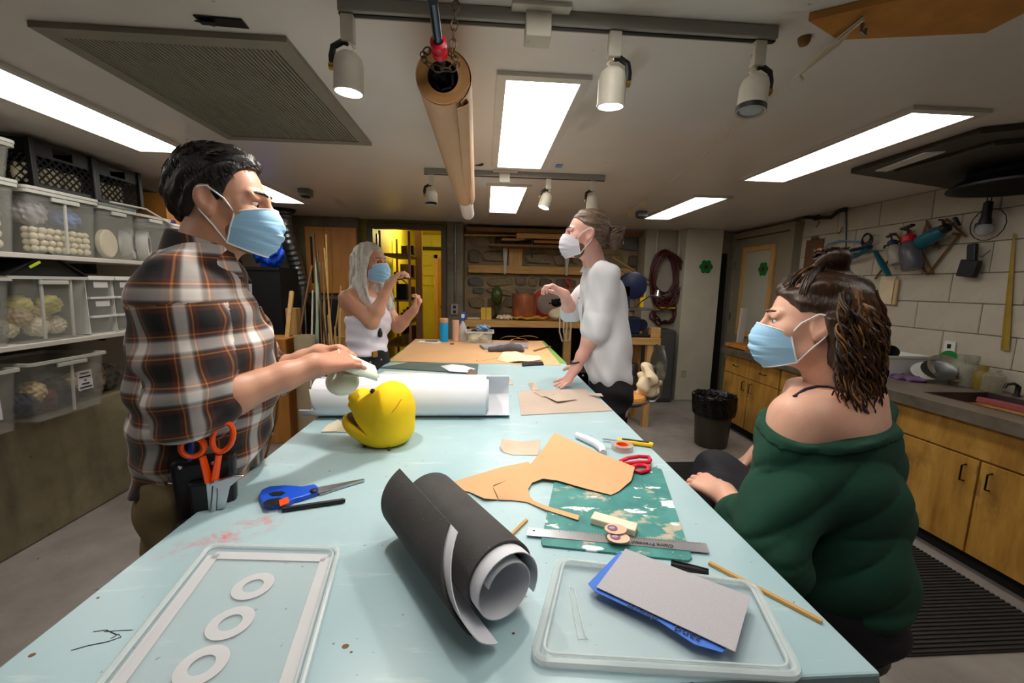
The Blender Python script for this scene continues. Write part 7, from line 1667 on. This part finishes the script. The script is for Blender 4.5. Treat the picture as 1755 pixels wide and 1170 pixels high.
for k in range(46):      # top strands swept back to the knot
    s = random.uniform(-1,1); p0 = Vector((.066*s, .074-.05*abs(s)+random.uniform(-.012,.008), .094-.03*s*s)); p1 = Vector((.015,-.035,.140)); pts = []
    for i in range(10):
        f = i/9; q = p0.lerp(p1,f); l = Vector((q.x/.084,(q.y+.02)/.108,(q.z-.04)/.098)).length; q = Vector((q.x,(q.y+.02),(q.z-.04)))/max(l,.3)*1.02+Vector((0,-.02,.04)); q.z += .004*math.sin(f*9+k); pts.append(Xm@q)
    (mbh if k % 9 == 0 else mb).tube(pts,[.0012]+[.0034]*8+[.002],5)
for k in range(34):      # messy knot
    a = random.uniform(0,6.28); e = random.uniform(-.6,1.0); pts = []
    for i in range(12):
        f = i/11*4.2; r_ = .030+.010*math.sin(3*f+k); pts.append(Xm@(Vector((.012,-.035,.152))+Vector((r_*math.cos(a+f)*math.cos(e), r_*math.sin(a+f)*.9, r_*math.sin(e+f*.6)*.85))))
    (mbh if k % 6 == 0 else mb).tube(pts,[.0038*(1-.5*i/11) for i in range(12)],5)
for i_, (q, m) in enumerate(((mb, mat('brown_lock', srgb(48,30,18), .45, var=.3, vs=20)),(mbm, mat('mid_brown_lock', srgb(84,54,32), .45, var=.3, vs=20)),(mbh, mat('blond_lock', srgb(165,112,52), .45, var=.2, vs=20)))):
    o = q.build('curly_strands', m, ho, smooth=True) if False else q.build('curly_strands', m, B.root, world=True, smooth=True); o['kind'] = 'stuff'
mask(B.root, Hx, M['mask_blue'], M['elastic'], k=.98)
# =============== person with the bun
SK3 = skin_mat('pale_skin', srgb(222,172,158), srgb(212,140,130))
B = Body('person','person with a hair bun, pale shirt and white mask leaning a hand on the table',(.69,2.12),166)
HT = P(1004,402,Y=2.09); Hx = xf4(facing(174,1,0), HT); nk = npv(Matrix(Hx.tolist()).inverted() @ B.W((0,.10,1.50)))
F = head_field(False, tuple(nk), .055, .003); head_vq = apply(Hx, F.net())
slW, srW = B.W((-.175,.07,1.495)), B.W((.175,.08,1.495))
elW, wrW = P(1022,562,Y=1.98), P(988,628,Y=2.02); er2, wr2 = B.W((.19,.24,1.29)), P(968,505,Y=2.22)
hd_ = P(984,656,Z=TZ+.012)
aL = arm(elW, wrW, V(-.32,.12,-.62), (.3,.2,-.95), (.25,1,0), re=.041, rw=.026, h=.0035, upper=slW, ru=.045, curls=((-28,-8,4),(-30,-5,4),(-30,-6,4),(-28,-8,4)), spread=.35, thumb=(.8,.3,-.2))
aR = arm(er2, wr2, P(937,484,Y=2.24)-wr2, (-.5,0,-.85), (-.4,.2,-.8), re=.041, rw=.026, h=.0035, upper=srW, ru=.045, curls=((35,45,30),(40,45,30),(45,45,30),(50,45,30)), thumb=(.75,.6,.2))
Ft = Field((-.25,-.2,.7),(.25,.2,1.52),.011); Ft.loft([(.75,0,0,.14,.10),(1.1,0,.04,.14,.10),(1.35,0,.07,.15,.10),(1.47,0,.085,.10,.07),(1.50,0,.09,.05,.05)],.04)
npmesh('body', [head_vq, aL, aR, apply(B.xf, Ft.net())], SK3, B.root); eyes(B.root, Hx, M['iris_brown'])
HM3 = hair_mat('ash_brown_hair', srgb(70,55,45), srgb(128,106,88), (30,14,60)); brows(B.root, Hx, mat('ash_brow', srgb(110,80,65), .7), .003)
F = Field((-.34,-.30,.86),(.34,.42,1.60),.0065); sl1, sr1 = B.L(slW), B.L(srW); e1, e2 = B.L(elW), B.L(er2)
F.loft([(.93,0,.0,.165,.11),(.97,0,.01,.178,.125),(1.06,0,.03,.182,.132),(1.2,0,.045,.184,.132),(1.36,0,.065,.188,.125),(1.45,0,.075,.178,.112),(1.51,0,.085,.125,.09),(1.56,0,.098,.072,.07)],.03,e=2.2)
F.cap(sl1, e1, .076, .062, .04).cap(sr1, e2, .076, .062, .04); f1 = e1+(e1-sl1)*.02; F.cap(e1+(sl1-e1)*.16, e1+(e1-sl1)*.05, .0715, .0715, .010).cap(e2, e2+(B.L(wr2)-e2)*.2, .06, .056, .015)
F.disp(lambda x,y,z: .0035*np.sin(52*y+14*z+20*x)+.003*np.sin(26*z+34*x-20*y)+.0025*np.sin(70*y-40*z+15*x)); F.cap(npv((0,.10,1.53)), npv((0,.115,1.64)), .05, .065, .01, op='sub')
npmesh('shirt', [F.net()], M['white_shirt'], B.root, B.xf)
def collar2(u, v):
    a = R(25+310*u)+math.pi/2; r = .060+.018*v; zc = 1.566-.014*math.cos(a-math.pi/2); return B.W(V(r*math.cos(a)*1.05, r*math.sin(a)*1.04+.118, zc-.036*v))
MB().grid(collar2, 40, 5).build('collar', M['white_shirt'], B.root, world=True, smooth=True, solid=.003)
MB().grid(lambda u,v: B.W((-.135+.09*u,.175-.02*abs(u-.2)-.0*v+.002,1.24+.11*v)),6,4).build('chest_pocket', M['white_shirt'], B.root, world=True, smooth=True, solid=.003)
for k in range(6): MB().ball(B.W((.0,.192-.008*k,1.38-.085*k)),.006,8,6).build('button', M['track'], B.root, world=True)
MB().tube([npv(wrW)+npv((.032*math.cos(k*.524),.032*math.sin(k*.524),.028+.008*math.cos(k*.524))) for k in range(12)],.005,6,closed=True).build('wristband', M['black'], B.root, world=True, smooth=True)
legs(B,[B.W((.09,0,.9)),B.W((-.09,0,.9))],[B.W((.10,.02,.5)),B.W((-.10,.02,.5))],[B.W((.10,0,.09)),B.W((-.10,0,.09))],M['black_jeans'],[(.82,0,0,.165,.12),(.93,0,0,.165,.12),(1.0,0,0,.155,.115)])
Fr = Field((-.11,-.22,-.12),(.11,.14,.16),.0035); Fr.ell((0,-.02,.038),(.080,.102,.093),.02).ell((0,-.07,.0),(.06,.05,.06),.03)
Fr.disp(lambda x,y,z: .0018*np.sin(150*z+40*x)+.0015*np.sin(220*z-60*y))
def hl3(x,y,z):
    zl = np.interp(y.ravel(), [-.14,-.075,-.03,-.018,.0,.02,.04,.06,.08,.13],[-.06,-.05,-.02,.028,.03,.035,.06,.075,.085,.095]).astype(np.float32)[None,:,None]; return zl + 9*np.maximum(np.abs(x)-.055,0)*np.maximum(y,0)*2 - z
Fr.clip(hl3,.006); Fr.ell((0,-.145,-.005),(.045,.042,.045),.012).ell((.0,-.155,-.045),(.03,.028,.028),.02).cap((0,-.10,.01),(0,-.125,.0),.02,.018,.012)
npmesh('hair', [Fr.net()], HM3, B.root, Hx); Xm = Matrix(Hx.tolist()); mb = MB(); random.seed(31)
for k in range(24):
    a, e = random.uniform(0,6.28), random.uniform(-1,1); mb.tube([Xm@(Vector((0,-.148,-.012))+Vector((.046*math.cos(a+f*.35)*math.cos(e),.044*math.sin(a+f*.35),.05*math.sin(e+f*.25)))) for f in range(10)],[.004]*9+[.001],5)
o = mb.build('bun_strands', HM3, B.root, world=True, smooth=True); o['kind'] = 'stuff'
MB().tube([Xm@Vector((.028*math.cos(k*.524),-.113,.005+.028*math.sin(k*.524))) for k in range(12)],.006,6,closed=True).build('hair_tie', M['black'], B.root, world=True, smooth=True)
Fb = Field((-.1,-.05,-.13),(.1,.12,.02),.004); Fb.ell((0,.028,-.028),(.0618,.0678,.0838),.035).ell((0,.035,-.075),(.0538,.0498,.0358),.03)
for s in (-1,1): Fb.cap((.046*s,-.002,-.062),(.036*s,.055,-.092),.0146,.0146,.025)
Fb.clip(lambda x,y,z: z+.02+.4*(y-.02)+0*x,.004); Fb.clip(lambda x,y,z: .006-y+0*x+0*z,.004); npmesh('beard', [Fb.net()], mat('brown_beard', srgb(105,75,58), .8, var=.4, vs=200), B.root, Hx)
mask(B.root, Hx, M['mask_white'], M['elastic'], fold=.0008)
# =============== person with long white hair
SK4 = skin_mat('sun_tanned_skin', srgb(205,150,120), srgb(190,120,92))
B = Body('person','person with long white hair, white sleeveless top and blue mask, arms raised',(-.755,2.62),-25)
HT = P(636,452,Y=2.60); Hx = xf4(facing(-30,3,0), HT); nk = npv(Matrix(Hx.tolist()).inverted() @ B.W((0,-.01,1.40)))
F = head_field(True, tuple(nk), .048, .003); head_vq = apply(Hx, F.net())
srW, slW = B.W((.155,-.01,1.345)), B.W((-.155,-.01,1.345))
er2, wr2 = P(637,552,Y=2.44), P(668,486,Y=2.44); elW, wrW = P(682,560,Y=2.72), P(709,532,Y=2.66)
aR = arm(er2, wr2, P(690,462,Y=2.46)-wr2, (.8,.2,-.5), (0,.9,.5), re=.042, rw=.025, h=.0035, upper=srW, ru=.047, curls=((35,45,30),)*4, sc_=.92)
aL = arm(elW, wrW, P(722,512,Y=2.64)-wrW, (-.5,-.2,.6), (-.6,-.6,.2), re=.040, rw=.025, h=.0035, upper=slW, ru=.045, curls=((40,50,35),(45,50,35),(50,55,35),(55,55,35)), sc_=.92, thumb=(.6,.8,.3))
Ft = Field((-.25,-.2,.7),(.25,.2,1.46),.008); Ft.loft([(.78,0,0,.15,.10),(1.0,0,.0,.125,.09),(1.2,0,0,.14,.10),(1.32,0,0,.145,.085),(1.385,0,-.01,.09,.06),(1.41,0,-.01,.05,.05)],.04)
for s in (-1,1): Ft.cap((.15*s,-.01,1.335),(.11*s,-.01,1.36),.05,.045,.05)
npmesh('body', [head_vq, aL, aR, apply(B.xf, Ft.net())], SK4, B.root); eyes(B.root, Hx, M['iris_brown'])
brows(B.root, Hx, mat('grey_brow', srgb(120,100,85), .7), .0026)
F = Field((-.25,-.22,.94),(.25,.24,1.45),.006); F.loft([(.99,0,.0,.140,.108),(1.04,0,.0,.138,.106),(1.10,0,.005,.142,.108),(1.2,0,.02,.152,.122),(1.28,0,.01,.145,.108),(1.345,0,-.005,.140,.088),(1.39,0,-.01,.115,.068),(1.41,0,-.01,.09,.06)],.02,e=2.2).disp(lambda x,y,z: .003*np.sin(60*z+15*x)+.003*np.sin(90*z-30*x))
for s in (-1,1): F.cap((.190*s,-.01,1.30),(.185*s,-.01,1.42),.05,.055,.012,op='sub')
F.cap((0,.05,1.40),(0,.08,1.46),.06,.075,.012,op='sub')
for s in (-1,1): F.cap((.088*s,-.06,1.33),(.084*s,-.01,1.402),.026,.024,.02).cap((.084*s,-.01,1.402),(.088*s,.06,1.325),.024,.026,.02)
npmesh('tank_top', [F.net()], M['white_top'], B.root, B.xf)
legs(B,[B.W((.08,0,.88)),B.W((-.08,0,.88))],[B.W((.09,.02,.48)),B.W((-.09,.02,.48))],[B.W((.09,0,.09)),B.W((-.09,0,.09))],M['black_jeans'],[(.78,0,0,.162,.115),(.9,0,0,.158,.112),(1.0,0,0,.142,.108),(1.02,0,0,.14,.106)],r=(.088,.06,.05))
MB().box(B.W((.06,.108,1.0)),(.04,.012,.035),B.Rm).build('belt_buckle', M['brass'], B.root, world=True)
for x in (.10,-.0): MB().ball(B.W((x,.106,.955)),.007,8,6).build('rivet', M['steel'], B.root, world=True)
HM4 = hair_mat('white_grey_hair', srgb(176,168,160), srgb(232,226,216), (60,60,5))
Fr = Field((-.15,-.17,-.36),(.15,.14,.16),.004); Fr.ell((0,-.022,.040),(.082,.105,.094),.02).ell((0,-.075,-.06),(.09,.05,.12),.05)
for s in (-1,1): Fr.cap((.072*s,-.02,.02),(.088*s,-.01,-.12),.026,.036,.04).cap((.088*s,-.01,-.12),(.095*s,.05,-.27),.036,.022,.03).cap((.075*s,.04,.03),(.085*s,.01,-.08),.014,.022,.02)
Fr.cap((0,-.08,-.1),(0,-.09,-.26),.07,.05,.05).disp(lambda x,y,z: .004*np.sin(110*x+70*y+8*z)+.003*np.sin(150*y-60*x+10*z))
def hl4(x,y,z):
    zl = np.interp(y.ravel(), [-.2,.02,.04,.06,.08,.13],[-.5,-.5,.0,.062,.075,.09]).astype(np.float32)[None,:,None]; side = np.where(np.abs(x) > .064, -.5, 0); return np.minimum(zl - z, np.where(np.abs(x) > .066, -.02, 1.0))
Fr.clip(hl4,.006); npmesh('hair', [Fr.net()], HM4, B.root, Hx); Xm = Matrix(Hx.tolist()); mb = MB(); random.seed(41)
for k in range(70):
    s = random.choice((-1,1)); a = R(random.uniform(60,180))*s; st0 = Vector((.088*math.sin(a),.10*math.cos(a)-.02,random.uniform(-.02,.06))); ln_ = random.uniform(.22,.36); out = Vector((math.sin(a),math.cos(a),0)); ph = random.uniform(0,6)
    mb.tube([Xm@(st0+out*(.022*math.sin(2*f/9)+.004)+Vector((.006*math.sin(ph+f*.8),.05*(f/9)**2*max(0,math.cos(a)+.6),-ln_*f/9))) for f in range(10)],[.005*(1-.6*f/9) for f in range(10)],5)
o = mb.build('hair_strands', HM4, B.root, world=True, smooth=True); o['kind'] = 'stuff'
mask(B.root, Hx, M['mask_blue'], M['elastic'], k=.95)
MB().lathe([(.001,0),(.02,.0),(.02,.008),(.001,.008)],Xm@Vector((.092,.012,-.06)),18,Xm.to_3x3()@Vector((1,.3,0))).build('earring', M['black'], B.root, world=True)
pn_ = B.W((.03,.128,1.16)); MB().tube([B.W((.06,.07,1.36)),B.W((.06,.13,1.25)),pn_,B.W((-.02,.13,1.25)),B.W((-.06,.07,1.36))],.0025,6).build('necklace', M['black'], B.root, world=True, smooth=True); MB().lathe([(.001,-.03),(.014,-.022),(.016,.0),(.006,.03)],pn_+V(0,0,-.03),14).build('pendant', M['black'], B.root, world=True, smooth=True)
gd = thing('folded_glasses','black and pale object held up in the raised hand of the white-haired person','glasses',P(687,474,Y=2.45)); q = [P(*p,Y=2.44)-gd.location for p in ((676,470),(684,468),(700,474),(688,478),(700,488),(678,480))]
MB().tube([q[0],q[1]],.014,8).build('grip', M['black'], gd); MB().tube([q[1],q[2]],[.012,.004],8,sq=.5).build('pale_blade', M['white_plastic'], gd, smooth=True); MB().tube([q[5],q[3],q[4]],[.008,.008,.005],8,sq=.5).build('dark_blade', M['dark_metal'], gd, smooth=True)
